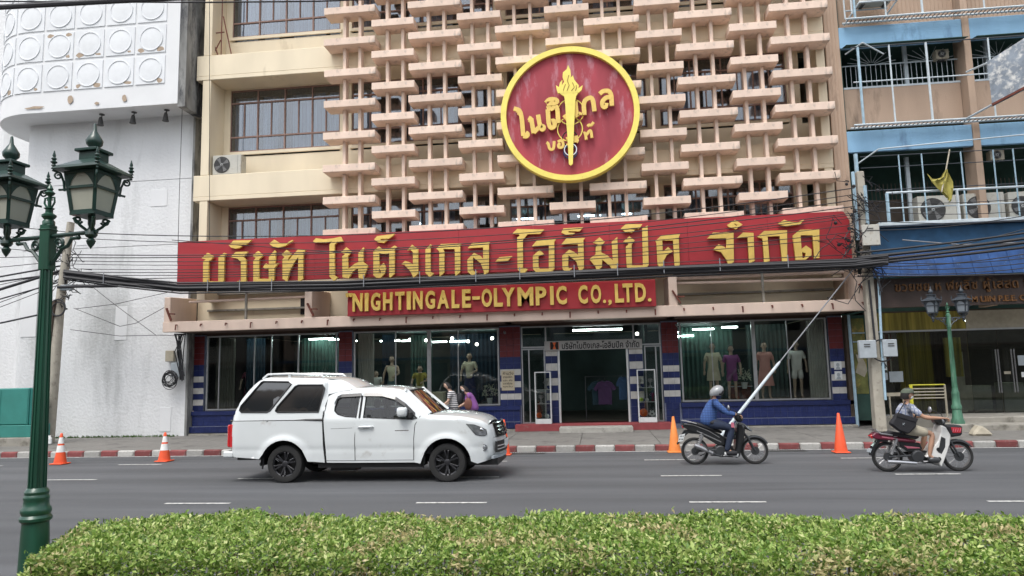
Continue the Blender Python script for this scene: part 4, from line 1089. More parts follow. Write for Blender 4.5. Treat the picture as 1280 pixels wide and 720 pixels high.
# thick main bundle
bundle = [(80, 340), (160, 350), (225, 357), (430, 354), (640, 345), (830, 336), (1068, 327), (1110, 322)]
for k, (off, r) in enumerate(((0, .055), (3.2, .045), (6.2, .05), (-2.6, .03), (9, .025), (5, .04), (1.8, .04))):
    pts = [PX(x, y+off+rnd.uniform(-.6, .6), YL-.25+rnd.uniform(-.08, .08)) for x, y in bundle]
    cable(pts, r, 'thick black cable in the heavy bundle under the long red sign', 'cables of the thick bundle under the sign', n=4)
cable([PX(215, 300), PX(460, 318), PX(650, 314), PX(850, 298), PX(1068, 268)], .012, n=6)
tie = thing('cable_tie_set', 'pale wire hangers clasping the thick cable bundle', 'wire hangers', (0, 20.8, 4.9))
for px, py in ((130, 352), (260, 362), (300, 362), (340, 361), (455, 356), (525, 352), (595, 350), (650, 347), (718, 344), (772, 342), (830, 339), (900, 336), (985, 332)):
    x, z = at(px, py, YL-.32); q = MB(); q.box(x-.012, x+.012, YL-.36, YL-.345, z-.06, z+.3); q.build('hanger', 'cable_grey', tie)
# left of the left pole
for y0, y1, r in ((282, 290, .012), (296, 297, .012), (310, 318, .012), (322, 320, .012), (334, 326, .012), (346, 331, .03), (362, 336, .05), (352, 341, .03), (378, 347, .012), (374, 350, .025), (384, 352, .012), (356, 338, .012), (404, 386, .03)):
    cable([PX(-160, y0+(y0-y1)*1.2-4, YL-.2), PX(0, y0, YL-.1), PX(84, y1, YL)], r, 'black overhead cable entering from the left edge to the leaning pole', 'cables left of the leaning pole', n=5)
# right of the right pole, fanning out
for y0, y1, r in ((250, 247, .010), (262, 263, .010), (274, 274, .012), (288, 268, .012), (316, 290, .03), (322, 297, .045), (327, 302, .045), (330, 308, .04), (326, 322, .012), (334, 328, .012), (340, 334, .012), (345, 342, .02), (324, 284, .014), (333, 316, .014)):
    a = PX(1072, y0, YL-.1); b = PX(1290, y1, YL-.3); c_ = (b[0]+(b[0]-a[0])*.8, b[1], b[2]+(b[2]-a[2])*.8)
    cable([a, b, c_], r, 'dark overhead cable running right from the square concrete pole', 'cables right of the square concrete pole', n=8, sag=.12 if r < .02 else .03)
# stays and droppers on the white wall
for i, (pts, lab) in enumerate((([(92, 385), (150, 408), (170, 404), (206, 384)], 'thin wire drooping in a loop on the white wall'), ([(88, 412), (150, 420), (200, 419), (225, 420)], 'thin wire nearly level on the white wall'), ([(105, 350), (140, 378), (195, 419)], 'thin wire slanting down across the white wall'), ([(95, 386), (145, 380), (225, 362)], 'thin wire rising towards the canopy on the white wall'), ([(228, 130), (224, 250), (222, 330)], 'thin wire hanging down the right end of the white wall'), ([(262, 0), (262, 150), (262, 300)], 'thin wire hanging in front of the cream pier'))):
    cable([PX(a, b, 22.2) for a, b in pts], .010, lab, None, n=6)
cable([PX(1100, 350, 21.0), PX(1092, 343, 21.0), PX(1078, 352, 21.0), PX(1060, 380, 21.0), PX(1034, 372, 21.05)], .012, 'thin wire looped between the concrete pole and the canopy corner', None, n=6)
cable([PX(1128, 300, 21.3), PX(1200, 306, 21.3), PX(1280, 303, 21.3)], .02, 'pale cable below the balcony of the blue shophouse', None, m='cable_grey', n=5)
cable([PX(1084, 322, 21.0), PX(1096, 345, 21), PX(1102, 365, 21)], .03, 'black cable curling down the square concrete pole', None, n=5)
# close heavy cable along the top of the picture
cable([PX(-120, 20, 14), PX(0, 9, 14), PX(130, 2, 14), PX(250, -4, 14), PX(520, -20, 14)], .06, 'heavy black cable crossing the top left corner, close to the viewer', None, n=6, seg=8)
cable([PX(-120, 1, 14.2), PX(100, 2.5, 14.2), PX(260, 3, 14.2), PX(400, 1.5, 14.2), PX(640, -8, 14.2)], .018, 'thinner black cable below the heavy one along the top edge', None, n=6)
# guy wire with white sleeve
gw = thing('guy_wire', 'slanting stay wire with a thick white guard sleeve behind the first rider', 'guy wire', (3.33, 20.3, .15))
A = Vector((3.25, 20.3, .15)); B = Vector(PX(1068, 335, 21.2)); Mx = Vector(at(975, 452, 20.6)[:1]+(20.6,)+at(975, 452, 20.6)[1:])
q = MB(); q.tube([A, A+(Mx-A)*.97, Mx], [.047, .040, .022], 10); q.build('guard_sleeve', 'light_pipe', gw, smooth=True)
q = MB(); q.tube([Mx, Mx+(B-Mx)*.5, B], .018, 6); q.build('stay_wire', 'cable_grey', gw)
# electricity meters on the board left of the shop front
for lab, a, m in (('beige meter box on the white wall left of the shop front', (206, 438, 217, 452), 'box_beige'), ('grey meter box below the beige one, left of the shop front', (213, 453, 226, 472), 'box_grey')):
    t = thing('meter_box', lab, 'meter box', (at(a[0], a[3], 22.7)[0], 22.7, 2)); pbox('casing', *a, .14, m, t, 22.7)
t = thing('cable_coil', 'tangled black cable coil hanging left of the shop front', 'cable coil', (-14, 22.6, 1.6)); q = MB()
for i in range(16):
    x, z = at(212+rnd.uniform(-3, 3), 474+rnd.uniform(-3, 3), 22.6); rr = rnd.uniform(.1, .27); q.tube(ring_pts((x, 22.55+rnd.uniform(-.05, .05), z), rr, 'Y', 18), .010, 4, closed=True)
for i in range(12):
    q.tube([PX(218+rnd.uniform(0, 14), 418, 22.6), PX(222+rnd.uniform(-4, 10), 440, 22.6), PX(228+rnd.uniform(-3, 3), 470+rnd.uniform(0, 8), 22.6)], .018, 5)
q.tube([PX(218, 418, 22.5), PX(232, 418, 22.5)], .03, 6)
o = q.build('loop', 'cable_black', t); o['kind'] = 'stuff'
# yellow flag
fg = thing('flag', 'limp yellow flag on a slanting pole over the balcony air conditioners', 'flag', PX(1187, 190, 21.9))
q = MB(); q.tube([PX(1187, 187, 22.0), PX(1182, 215, 21.7), PX(1177, 240, 21.5)], .02, 6); q.build('flag_pole', 'box_beige', fg)
vv = []; rows = [((1182, 212), (1184, 212)), ((1176, 222), (1187, 220)), ((1168, 224), (1190, 228)), ((1164, 226), (1191, 236)), ((1172, 237), (1191, 245)), ((1180, 243), (1190, 251)), ((1184, 246), (1187, 253))]
q = MB(); n = 8
for r_, (a, b) in enumerate(rows):
    for k in range(n+1):
        t = k/n; px = a[0]+(b[0]-a[0])*t; py = a[1]+(b[1]-a[1])*t; x, z = at(px, py, 21.6); vv.append((x, 21.6+.06*sin(k*1.9+r_), z))
q._a(vv, [(r_*(n+1)+k, r_*(n+1)+k+1, (r_+1)*(n+1)+k+1, (r_+1)*(n+1)+k) for r_ in range(len(rows)-1) for k in range(n)])
q.v += [(x, y+.012, z) for x, y, z in q.v]; m_ = len(rows)*(n+1); q.f += [tuple(i+m_ for i in f[::-1]) for f in q.f]; q.m = [0]*len(q.f)
q.build('cloth', 'flag_yellow', fg, smooth=True, fix=False)
pt = [(1158, 217), (1166, 223), (1182, 226), (1176, 238), (1166, 228)]
q = MB(); q.prism([at(a, b, 21.62) for a, b in pt], lambda a, z, t: (a, 21.62+t+.05*sin(a*9), z), .01); q.build('cloth_corner', 'flag_yellow', fg)
# hanging sign, upper right
hs_ = thing('hanging_sign', 'peeling grey signboard jutting out at the top right corner', 'sign', PX(1250, 110, 19))
a, b, c_, d_ = (1234, 77), (1240, 131), (1284, 110), (1284, 45)
def hp(p, Y): x, z = at(*p, Y); return (x, Y, z)
ys = (20.6, 20.6, 19.2, 19.2)
Pn = [hp(p, y) for p, y in zip((a, b, (1330, 84), (1330, 16)), ys)]
q = MB(); nrm_ = Vector((.35, -.3, 0)).normalized()*.1
q._a([Vector(p) for p in Pn]+[Vector(p)+Vector((.1, .16, 0)) for p in Pn], [(0, 1, 2, 3), (7, 6, 5, 4), (0, 4, 5, 1), (1, 5, 6, 2), (2, 6, 7, 3), (3, 7, 4, 0)])
mat('peeling_sign', (.24, .28, .33), .8, .25, 5, dirt_or_sheen=(.68, .68, .66), dscale=4.5, dth=.55)
q.build('board', 'peeling_sign', hs_)
q = MB()
for i, j in ((1, 2),): q.beam(Vector(Pn[i])+Vector((0, -.01, 0)), Vector(Pn[j])+Vector((0, -.01, 0)), .05, .06)
q.build('frame', 'rust', hs_)
pipes('arm', [[hp((1208, 90), 22), hp((1236, 78), 20.6)], [hp((1205, 150), 22), hp((1240, 131), 20.6)]], .03, 'light_pipe', hs_)
# ================================================================ PICKUP TRUCK
mat('car_white', (.68, .715, .72), .25, .05, 1.2, coat=1.0, dirt_or_sheen=(.50, .50, .48), dscale=3, dth=.66)
mat('car_black', (.018, .018, .019), .5, .1, 8)
mat('car_gloss_black', (.012, .012, .013), .15, .1, 8, coat=.5)
mat('tyre', (.022, .022, .022), .85, .2, 12, .2, 60)
mat('rim_dark', (.05, .05, .055), .35, .1, 8, metal=.6)
mat('chrome', (.65, .66, .68), .12, .05, 8, metal=1)
mat('lamp_red', (.55, .015, .02), .2, .1, 8, coat=1)
mat('lamp_clear', (.32, .34, .36), .12, .4, 14, coat=1, metal=.5)
mat('seat_dark', (.04, .04, .045), .9, .1, 8)
mat('amber', (.6, .2, .02), .3, .1, 8)
TY = 13.27; TW = .93; TC = TY+TW
truck = thing('pickup_truck', 'white pickup truck with a white hardtop canopy passing the store', 'pickup truck', (-4.4, TC, 0))
XF = -1.72; XR = -7.09
def half(x, z):     # half width of the body at (x, z)
    y = TW
    if z > 1.14: y -= (z-1.14)*(.30 if x > -5.15 else .20)
    else: y -= .05*max(0, (.75-z))**1.0+.02*max(0, z-.95)
    if x > XF-.95: y -= .26*((x-(XF-.95))/.72)**2.2
    if x < XR+.25: y -= .10*((XR+.25-x)/.25)**2
    for wx in (-5.94, -2.812):      # arch flares
        d = math.hypot(x-wx, (z-.33)); 
        if z > .2 and z < 1.05:
            k = max(0, 1-abs(d-.47)/.13); y += .035*k*k*(3-2*k)
    if z < 1.1: y -= .010*math.exp(-((z-.62)/.03)**2)
    return y
def dseg(px, pz, a, b):
    ax, az = a; bx, bz = b; dx, dz = bx-ax, bz-az; l = dx*dx+dz*dz
    t = max(0, min(1, ((px-ax)*dx+(pz-az)*dz)/l)) if l else 0
    return math.hypot(px-ax-dx*t, pz-az-dz*t)
def side_fn(edge, r, sgn=-1, off=0):
    def fn(x, z):
        d = min(dseg(x, z, a, b) for a, b in zip(edge, edge[1:]))
        y = half(x, z)+off
        if d < r: y -= r-sqrt(max(0, r*r-(r-d)**2))
        return TC+sgn*y
    return fn
def arch(cx, r, z0, n=14, rev=False):
    a0 = math.asin((z0-.345)/r); pts = [(cx+r*cos(pi-a0-(pi-2*a0)*i/n), .345+r*sin(pi-a0-(pi-2*a0)*i/n)) for i in range(n+1)]
    return pts[::-1] if rev else pts
# outlines in the side plane ------------------------------------------------
canopy = [(-7.037, 1.175), (-7.003, 1.365), (-6.90, 1.55), (-6.764, 1.736), (-6.66, 1.85), (-6.559, 1.93), (-6.45, 1.972), (-6.37, 1.985), (-5.765, 1.965), (-5.204, 1.94), (-4.95, 1.915), (-4.82, 1.87), (-4.70, 1.80), (-4.60, 1.738)]
cab_top = [(-5.12, 1.64), (-5.04, 1.70), (-4.90, 1.735), (-4.602, 1.748), (-4.2, 1.75), (-3.914, 1.735), (-3.75, 1.71), (-3.607, 1.664), (-3.40, 1.48), (-3.136, 1.245)]
hood = [(-3.136, 1.225), (-3.0, 1.215), (-2.75, 1.205), (-2.5, 1.185), (-2.237, 1.145), (-2.05, 1.105), (-1.93, 1.06), (-1.86, 1.01)]
front = [(-1.86, 1.01), (-1.80, .94), (-1.765, .86), (-1.745, .77), (-1.73, .62), (-1.735, .52), (-1.77, .43), (-1.86, .37)]
def nose(p): return [(x-.25*(max(0, x+2.7)/.97)**1.4, z) for x, z in p]
hood = nose(hood); front = nose(front)
cw1 = [(-6.858, 1.375), (-6.838, 1.451), (-6.475, 1.895), (-6.44, 1.91), (-5.93, 1.895), (-5.865, 1.85), (-6.244, 1.352), (-6.30, 1.325), (-6.82, 1.335)]
cw2 = [(-6.132, 1.35), (-6.105, 1.421), (-5.783, 1.80), (-5.726, 1.825), (-5.233, 1.818), (-5.19, 1.758), (-5.275, 1.315), (-6.093, 1.322)]
rw = [(-4.965, 1.33), (-4.965, 1.401), (-4.92, 1.54), (-4.89, 1.575), (-4.50, 1.59), (-4.535, 1.205), (-4.755, 1.225), (-4.90, 1.268)]
fw = [(-4.395, 1.202), (-4.375, 1.59), (-4.05, 1.575), (-3.83, 1.51), (-3.62, 1.385), (-3.36, 1.17), (-3.45, 1.155)]
# lower body of the bed
bed = [(-7.037, 1.165), (-7.05, .90), (-7.03, .60), (-7.0, .50), (-6.85, .485), (-6.42, .455)]+arch(-5.94, .455, .455)[1:-1]+[(-5.46, .40), (-5.13, .375), (-5.185, 1.155)]
# cab and wings
cabp = cab_top+[(-3.136, 1.235)]+hood[1:]+front[1:]+[(-2.25, .325)]+arch(-2.812, .455, .375, rev=True)[0:-1]+[(-3.30, .345), (-3.42, .365), (-4.597, .368), (-5.10, .375), (-5.165, 1.16)]
car = 'car_white'
for sgn in (-1, 1):
    fn = side_fn(canopy, .10, sgn)
    cdt(canopy+[(-4.60, 1.738), (-5.12, 1.64), (-5.175, 1.175)], [cw1, cw2], .06, fn).build('canopy_side', car, truck, smooth=True, fix=False)
    cdt(bed, [], .045, side_fn([(-7.037, 1.3), (-7.05, .9), (-7.03, .6), (-7.0, .5)], .06, sgn)).build('bed_side', car, truck, smooth=True, fix=False)
    edge = cab_top+hood+front
    cdt(cabp, [rw, fw], .045, side_fn(edge, .075, sgn)).build('cab_side', car, truck, smooth=True, fix=False)
    for nm, w_ in (('canopy_window', cw1), ('canopy_window', cw2)):
        o = cdt(w_, [], .1, side_fn(canopy, .10, sgn, -.012)).build(nm, 'dark_glass' if sgn > 0 else 'car_gloss_dark' if 'car_gloss_dark' in M else 'dark_glass', truck, smooth=True, fix=False)
    for w_ in (rw, fw): cdt(w_, [], .1, side_fn(edge, .075, sgn, -.015)).build('side_window', 'car_glass', truck, smooth=True, fix=False)
    def trim(loop, r, m, nm, off=.002, closed=True):
        q = MB(); f2 = side_fn(canopy if nm.startswith('canopy') else edge, .09, sgn, off)
        q.tube([(x, f2(x, z), z) for x, z in loop], r, 5, closed=closed); q.build(nm, m, truck, smooth=True)
    trim(cw1, .016, 'car_black', 'canopy_window_seal'); trim(cw2, .016, 'car_black', 'canopy_window_seal')
    trim(rw, .012, 'car_black', 'window_seal'); trim(fw, .012, 'car_black', 'window_seal')
    trim([(-7.04, 1.17), (-5.18, 1.167)], .023, 'car_black', 'bed_gap', .0, False)
    trim([(-5.05, 1.695), (-5.12, 1.6), (-5.175, 1.3), (-5.183, 1.16), (-5.16, .7), (-5.125, .375)], .014, 'car_black', 'body_gap', -.004, False)
    trim([(-4.535, 1.20), (-4.555, .8), (-4.55, .41)], .007, 'car_black', 'door_gap', .0, False)
    trim([(-3.30, 1.21), (-3.40, 1.05), (-3.425, .8), (-3.43, .41)], .007, 'car_black', 'door_gap', .0, False)
    trim([(-3.43, .41), (-4.55, .41), (-5.12, .41)], .004, 'car_black', 'door_gap', .0, False)
    trim([(-5.02, 1.0), (-4.6, 1.01)], .003, 'car_black', 'door_gap', .0, False)
    trim([(-4.47, 1.19), (-4.45, 1.60)], .022, 'car_black', 'pillar_trim', -.004, False)
    # rain visors
    q = MB(); f2 = side_fn(edge, .09, sgn, .03)
    v1 = [(-4.98, 1.5), (-4.93, 1.6), (-4.86, 1.635), (-4.47, 1.65)]; v2 = [(-4.42, 1.65), (-4.05, 1.64), (-3.80, 1.575), (-3.60, 1.45), (-3.40, 1.27)]
    for v in (v1, v2):
        for a, b in zip(v, v[1:]):
            P4 = [(a[0], f2(*a)-sgn*.025, a[1]), (b[0], f2(*b)-sgn*.025, b[1]), (b[0]+.0, f2(b[0], b[1]-.055), b[1]-.055), (a[0], f2(a[0], a[1]-.055), a[1]-.055)]
            q._a(P4, [(0, 1, 2, 3)])
    q.build('rain_visor', 'car_gloss_black', truck, fix=False)
    # sill, arch liner, handle
    q = MB(); y0 = TC+sgn*(TW-.10); q.box(-5.3, -3.3, min(y0, y0-sgn*.5), max(y0, y0-sgn*.5), .27, .385); q.build('sill', 'car_black', truck)
    for wx in (-5.94, -2.812):
        q = MB(); pts = arch(wx, .452, .36, 16)
        for (a, b), (c_, d_) in zip(pts, pts[1:]):
            ya = TC+sgn*(half(a, b)-.004); yb = TC+sgn*.45
            q._a([(a, ya, b), (c_, TC+sgn*(half(c_, d_)-.004), d_), (c_, yb, d_), (a, yb, b)], [(0, 1, 2, 3)])
        q._a([(x, TC+sgn*.46, z) for x, z in pts], [tuple(range(len(pts)))])
        q.build('arch_liner', 'car_black', truck, fix=False)
        q = MB(); q.tube([(wx-.43, TC+sgn*(TW-.08), .46), (wx-.46, TC+sgn*(TW-.1), .26)], [.02, .02], 4); q.build('mud_flap', 'car_black', truck)
    q = MB(); yy = TC+sgn*(half(-4.1, 1.03)+.035)
    q.tube([(-4.49, yy-sgn*.03, 1.02), (-4.46, yy, 1.028), (-4.22, yy, 1.03), (-4.19, yy-sgn*.03, 1.028)], [.012, .02, .018, .012], 8); q.build('door_handle', 'car_white', truck, smooth=True)
    q = MB(); q.tube([(-4.40, yy-sgn*.03, 1.035), (-4.28, yy-sgn*.03, 1.035)], .035, 8, flat=.4); q.build('handle_recess', 'box_grey', truck, smooth=True)
    q = MB(); q.box(-3.78, -3.52, min(TC+sgn*(TW-.005), TC+sgn*(TW+.003)), max(TC+sgn*(TW-.005), TC+sgn*(TW+.003)), .945, .958); q.build('side_badge', 'chrome', truck)
    # mirror
    m_ = MB(); mx, mz = -3.62, 1.295; my = TC+sgn*(half(mx, mz)+.13)
    m_.ball((mx, my, mz), .115, 14, 10, 0, .85, .95, .85); o = m_.build('mirror_shell', 'car_white', truck, smooth=True)
    for v in o.data.vertices:
        v.co.x = mx+max(-.09, min(.09, (v.co.x-mx)*1.25)); v.co.z = mz+max(-.085, min(.085, (v.co.z-mz)*1.15)); v.co.y = my+max(-.09, min(.09, v.co.y-my))
    m_ = MB(); m_.beam((mx+.09, my+sgn*(-.05), mz-.06), (mx+.16, TC+sgn*(half(mx, 1.25)-.02), 1.22), .10, .13); m_.build('mirror_arm', 'car_black', truck, bevel=.02)
    # taillight wraps the corner
    tlp = [(-7.075, 1.10), (-6.935, 1.098), (-6.975, .96), (-6.99, .82), (-7.0, .672), (-7.09, .673)]
    q = cdt([(a, b) for a, b in tlp], [], .05, lambda x, z: TC+sgn*(half(max(x, -7.0), z)-.02-.25*max(0, -7.0-x)+.012))
    q.build('tail_light', 'lamp_red', truck, smooth=True, fix=False)
    q = MB(); q.box(-7.10, -7.04, min(TC+sgn*.70, TC+sgn*.885), max(TC+sgn*.70, TC+sgn*.885), .675, 1.1); q.build('tail_light', 'lamp_red', truck, bevel=.02)
    # headlight
    hp_ = [(-2.437, 1.052), (-2.30, 1.03), (-2.19, .985), (-2.09, .93), (-2.075, .845), (-2.12, .822), (-2.18, .826), (-2.27, .852), (-2.31, .90)]
    q = cdt(hp_, [], .04, side_fn(edge, .05, sgn, .006)); q.build('headlight', 'lamp_clear', truck, smooth=True, fix=False)
    q = MB(); q.tube([(x, side_fn(edge, .05, sgn, .004)(x, z), z) for x, z in hp_], .007, 5, closed=True); q.build('headlight_seal', 'car_black', truck)
    q = MB(); q.ball((-2.18, TC+sgn*(half(-2.18, .93)+.0), .92), .05, 10, 8, 0, 1, .3, 1); q.build('headlight_lens', 'chrome', truck, smooth=True)
    q = MB(); yy = TC+sgn*(half(-2.13, .6)+.0); q.torus((-2.13, yy+sgn*.004, .605), .055, .012, 'Y', 16, 6); q.build('fog_lamp_ring', 'chrome', truck, smooth=True)
    q = MB(); q.ball((-2.13, yy, .605), .045, 12, 8, 0, 1, .35, 1); q.build('fog_lamp', 'lamp_clear', truck, smooth=True)
    # roof rail
    q = MB(); y_ = TC+sgn*.62; q.tube([(-6.52, y_, 1.96), (-6.42, y_, 2.045), (-5.98, y_, 2.05), (-5.35, y_, 2.02), (-5.28, y_, 1.965)], .022, 6); q.tube([(-5.98, y_, 2.05), (-5.98, y_, 1.97)], .03, 6); q.build('roof_rail', 'car_white', truck, smooth=True)
# skins across the body
def across(edge, name, m, crown=.04, bow=0, r=.08, n=14, yoff=0):
    q = MB(); rows = []
    fn = side_fn(edge_all, r, 1)
    for x, z in edge:
        y0 = fn(x, z)-TC; row = []
        for k in range(n+1):
            s_ = -1+2*k/n; row.append((x+bow*(1-s_*s_), TC+y0*s_, z+crown*(1-s_**2)))
        rows.append(row)
    q._a([p for r_ in rows for p in r_], [(i*(n+1)+k, i*(n+1)+k+1, (i+1)*(n+1)+k+1, (i+1)*(n+1)+k) for i in range(len(rows)-1) for k in range(n)])
    return q.build(name, m, truck, smooth=True, fix=False)
edge_all = canopy
across(canopy[3:], 'canopy_roof', car, .045, 0, .10)
across(canopy[:4], 'rear_hatch', car, 0.0, -.05, .10)
edge_all = [(-7.037, 1.3), (-7.05, .9), (-7.03, .6), (-7.0, .5)]
across([(-7.037, 1.17), (-7.05, .90), (-7.03, .60), (-7.0, .50)], 'tailgate', car, 0, -.03, .06)
edge_all = cab_top+hood+front
across(cab_top[:8], 'cab_roof', car, .035, 0, .075)
wsr = [(-3.607, 1.664), (-3.40, 1.48), (-3.136, 1.245)]
q = MB(); rows = []; fn = side_fn(edge_all, .075, 1); n = 12
for x, z in wsr:
    y0 = fn(x, z)-TC-.05
    rows.append([(x+.12*(1-(-1+2*k/n)**2)-.01, TC+y0*(-1+2*k/n), z+.03*(1-(-1+2*k/n)**2)-.01) for k in range(n+1)])
q._a([p for r_ in rows for p in r_], [(i*(n+1)+k, i*(n+1)+k+1, (i+1)*(n+1)+k+1, (i+1)*(n+1)+k) for i in range(2) for k in range(n)])
q.build('windscreen', 'car_glass', truck, smooth=True, fix=False)
for sgn in (-1, 1):
    q = MB(); q.tube([(x, TC+sgn*(fn(x, z)-TC-.02), z) for x, z in [(-3.64, 1.69)]+wsr], .042, 8)
    q.build('windscreen_pillar', car, truck, smooth=True)
q = MB(); q.tube([(rows[0][k][0]-.01, rows[0][k][1], rows[0][k][2]+.01) for k in range(n+1)], .02, 6); q.tube([(rows[2][k][0], rows[2][k][1], rows[2][k][2]-.015) for k in range(n+1)], .03, 6); q.build('windscreen_seal', 'car_black', truck, smooth=True)
across([(-3.2, 1.2)]+hood, 'bonnet', car, .055, .0, .075)
across([front[0]]+front[1:4], 'front_panel', car, .03, .13, .075)
across(front[3:], 'front_bumper', car, 0, .16, .075)
# grille, lower intake, number plate
def fpanel(name, m, z0, z1, ys, d, x0=-1.98, bow=.155, n=10, zc=.01):
    q = MB(); n_ = n
    for k in range(n_):
        s0 = -ys+2*ys*k/n_; s1 = -ys+2*ys*(k+1)/n_
        def X(s_, z): return x0+bow*(1-(s_/.8)**2)-max(0, z-.85)*.42+d
        q.hexa([(X(s0, z0)-.04, TC+s0, z0), (X(s0, z0), TC+s0, z0), (X(s1, z0), TC+s1, z0), (X(s1, z0)-.04, TC+s1, z0)], [(X(s0, z1)-.04, TC+s0, z1), (X(s0, z1), TC+s0, z1), (X(s1, z1), TC+s1, z1), (X(s1, z1)-.04, TC+s1, z1)])
    return q.build(name, m, truck)
fpanel('grille', 'car_gloss_black', .79, 1.03, .54, .012)
for zz in (.84, .90, .96): fpanel('grille_bar', 'chrome', zz, zz+.02, .52, .022)
fpanel('grille_frame', 'chrome', 1.03, 1.05, .56, .02)
fpanel('lower_intake', 'car_black', .50, .70, .62, .012)
for zz in (.55, .61): fpanel('intake_bar', 'car_white', zz, zz+.015, .6, .018)
fpanel('number_plate', 'paper_white', .58, .70, .2, .035)
fpanel('bumper_lip', 'box_grey', .40, .45, .75, -.0)
# rear bumper, underbody, exhaust
q = MB(); q.box(-7.20, -6.98, TC-.86, TC+.86, .47, .60); q.build('rear_bumper', car, truck, bevel=.03)
q = MB(); q.box(-6.95, -6.4, TC-.75, TC+.75, .42, .5); q.box(-6.3, -2.2, TC-.45, TC+.45, .32, .5); q.box(-5.1, -4.6, TC-.7, TC-.4, .2, .38); q.box(-5.45, -3.35, TC-.72, TC+.72, .33, .37); q.box(-2.5, -1.9, TC-.6, TC+.6, .27, .4); q.build('underbody', 'car_black', truck)
q = MB(); q.tube([(-6.35, TC-.55, .36), (-6.5, TC-.72, .33)], .035, 8); q.build('exhaust_pipe', 'car_black', truck)
q = MB(); q.box(-5.0, -3.1, TC-.75, TC+.75, .5, .75); q.box(-3.35, -3.12, TC-.78, TC+.78, .75, 1.2); q.build('cabin_floor', 'seat_dark', truck)
for sy in (-.38, .38):
    q = MB(); q.box(-4.35, -4.2, TC+sy-.23, TC+sy+.23, .8, 1.32); q.box(-4.33, -4.24, TC+sy-.12, TC+sy+.12, 1.35, 1.52); q.build('seat', 'seat_dark', truck, bevel=.04)
q = MB(); q.box(-5.1, -5.06, TC-.7, TC+.7, .8, 1.2); q.build('rear_wall_panel', 'seat_dark', truck)
q = MB(); q.torus((-3.62, TC+.38, 1.12), .17, .015, 'X', 20, 6); q.build('steering_wheel', 'car_black', truck)
q = MB(); q.tube([(-3.65, TC, 1.73), (-3.72, TC, 1.80)], .01, 5); q.tube([(-3.8, TC+.3, 1.75), (-3.78, TC+.3, 1.79)], .02, 5); q.build('roof_antenna', 'car_black', truck)
# wheels
def car_wheel(x, sgn):
    yo = TC+sgn*(TW-.045); yi = TC+sgn*(TW-.27)
    cz = .352; r = .352
    t = MB(); prof = [(.235, 0), (.30, -.012), (.335, -.002), (r-.004, .03), (r, .07), (r, .15), (r-.004, .19), (.33, .22), (.235, .225)]
    t.lathe([(a, (h if sgn < 0 else -h)) for a, h in prof], (x, yo, cz), 40, 'Y'); t.f = [f for f in t.f if len(f) == 4]; t.m = [0]*len(t.f); w_ = t.build('wheel', 'tyre', truck, smooth=True, fix=False)
    rm = MB(); rm.lathe([(.238, sgn*-.0), (.232, sgn*-.02), (.215, sgn*-.03), (.208, sgn*-.10), (.21, sgn*-.2)], (x, yo, cz), 36, 'Y'); rm.f = [f for f in rm.f if len(f) == 4]; rm.m = [0]*len(rm.f)
    rm.build('rim', 'rim_dark', w_, smooth=True, fix=False)
    b = MB(); b.lathe([(.21, sgn*-.12), (.208, sgn*-.125)], (x, yo, cz), 24, 'Y'); b.build('brake_disc', 'car_black', w_)
    for k in range(6):
        a = 2*pi*k/6+.35+(.2 if x > -4 else 0); s_ = MB()
        for da in (-.16, .16):
            pa = Vector((x+.05*cos(a), yo-sgn*.045, cz+.05*sin(a))); pb = Vector((x+.222*cos(a+da), yo-sgn*.012, cz+.222*sin(a+da)))
            s_.beam(pa, pb, .03, .035, up=(0, 1, 0))
        s_.build('rim_spoke', 'rim_dark', w_, bevel=.006)
        if k % 2 == 0:
            e = MB(); e.beam((x+.12*cos(a+.28), yo-sgn*.006, cz+.12*sin(a+.28)), (x+.2*cos(a+.22), yo-sgn*.004, cz+.2*sin(a+.22)), .008, .006, up=(0, 1, 0)); e.build('rim_highlight', 'chrome', w_)
    h = MB(); h.lathe([(.06, sgn*-.06), (.06, sgn*-.03), (.04, sgn*-.02)], (x, yo, cz), 18, 'Y'); h.build('hub_cap', 'rim_dark', w_, smooth=True)
for wx in (-5.94, -2.812):
    for sgn in (-1, 1): car_wheel(wx, sgn)
# ================================================================ PEOPLE
mat('skin', (.42, .24, .16), .6, .08, 8); mat('skin_pale', (.5, .33, .25), .6, .08, 8)
mat('mannequin_skin', (.50, .36, .27), .5, .05, 8)
mat('hair_black', (.015, .012, .012), .6, .2, 30)
mat('denim', (.02, .03, .06), .9, .2, 9); mat('dark_trousers', (.02, .02, .03), .9, .2, 9)
mat('khaki_shorts', (.45, .41, .32), .9, .12, 5, .2, 18)
mat('olive_cap', (.10, .12, .09), .9, .3, 12)
mat('helmet_silver', (.30, .31, .32), .3, .15, 9, coat=.6)
mat('bag_black', (.018, .018, .022), .8, .2, 9); mat('bag_brown', (.16, .06, .04), .7, .2, 9)
mat('purple_top', (.24, .09, .30), .9, .12, 5); mat('purple_dull', (.26, .08, .24), .9, .12, 5); mat('pink_dress', (.68, .33, .29), .9, .12, 5)
mat('beige_suit', (.66, .60, .44), .9, .12, 5); mat('white_shirt', (.78, .76, .72), .9, .1, 5); mat('teal_skirt', (.10, .17, .18), .9, .2, 5); mat('navy_cloth', (.02, .03, .10), .9, .2, 5)
mat('teal_shirt', (.002, .02, .03), .9, .2, 5); mat('violet_shirt', (.028, .010, .042), .9, .2, 5); mat('light_blue_cloth', (.012, .04, .085), .9, .2, 5); mat('maroon_cloth', (.12, .01, .03), .9, .2, 5)
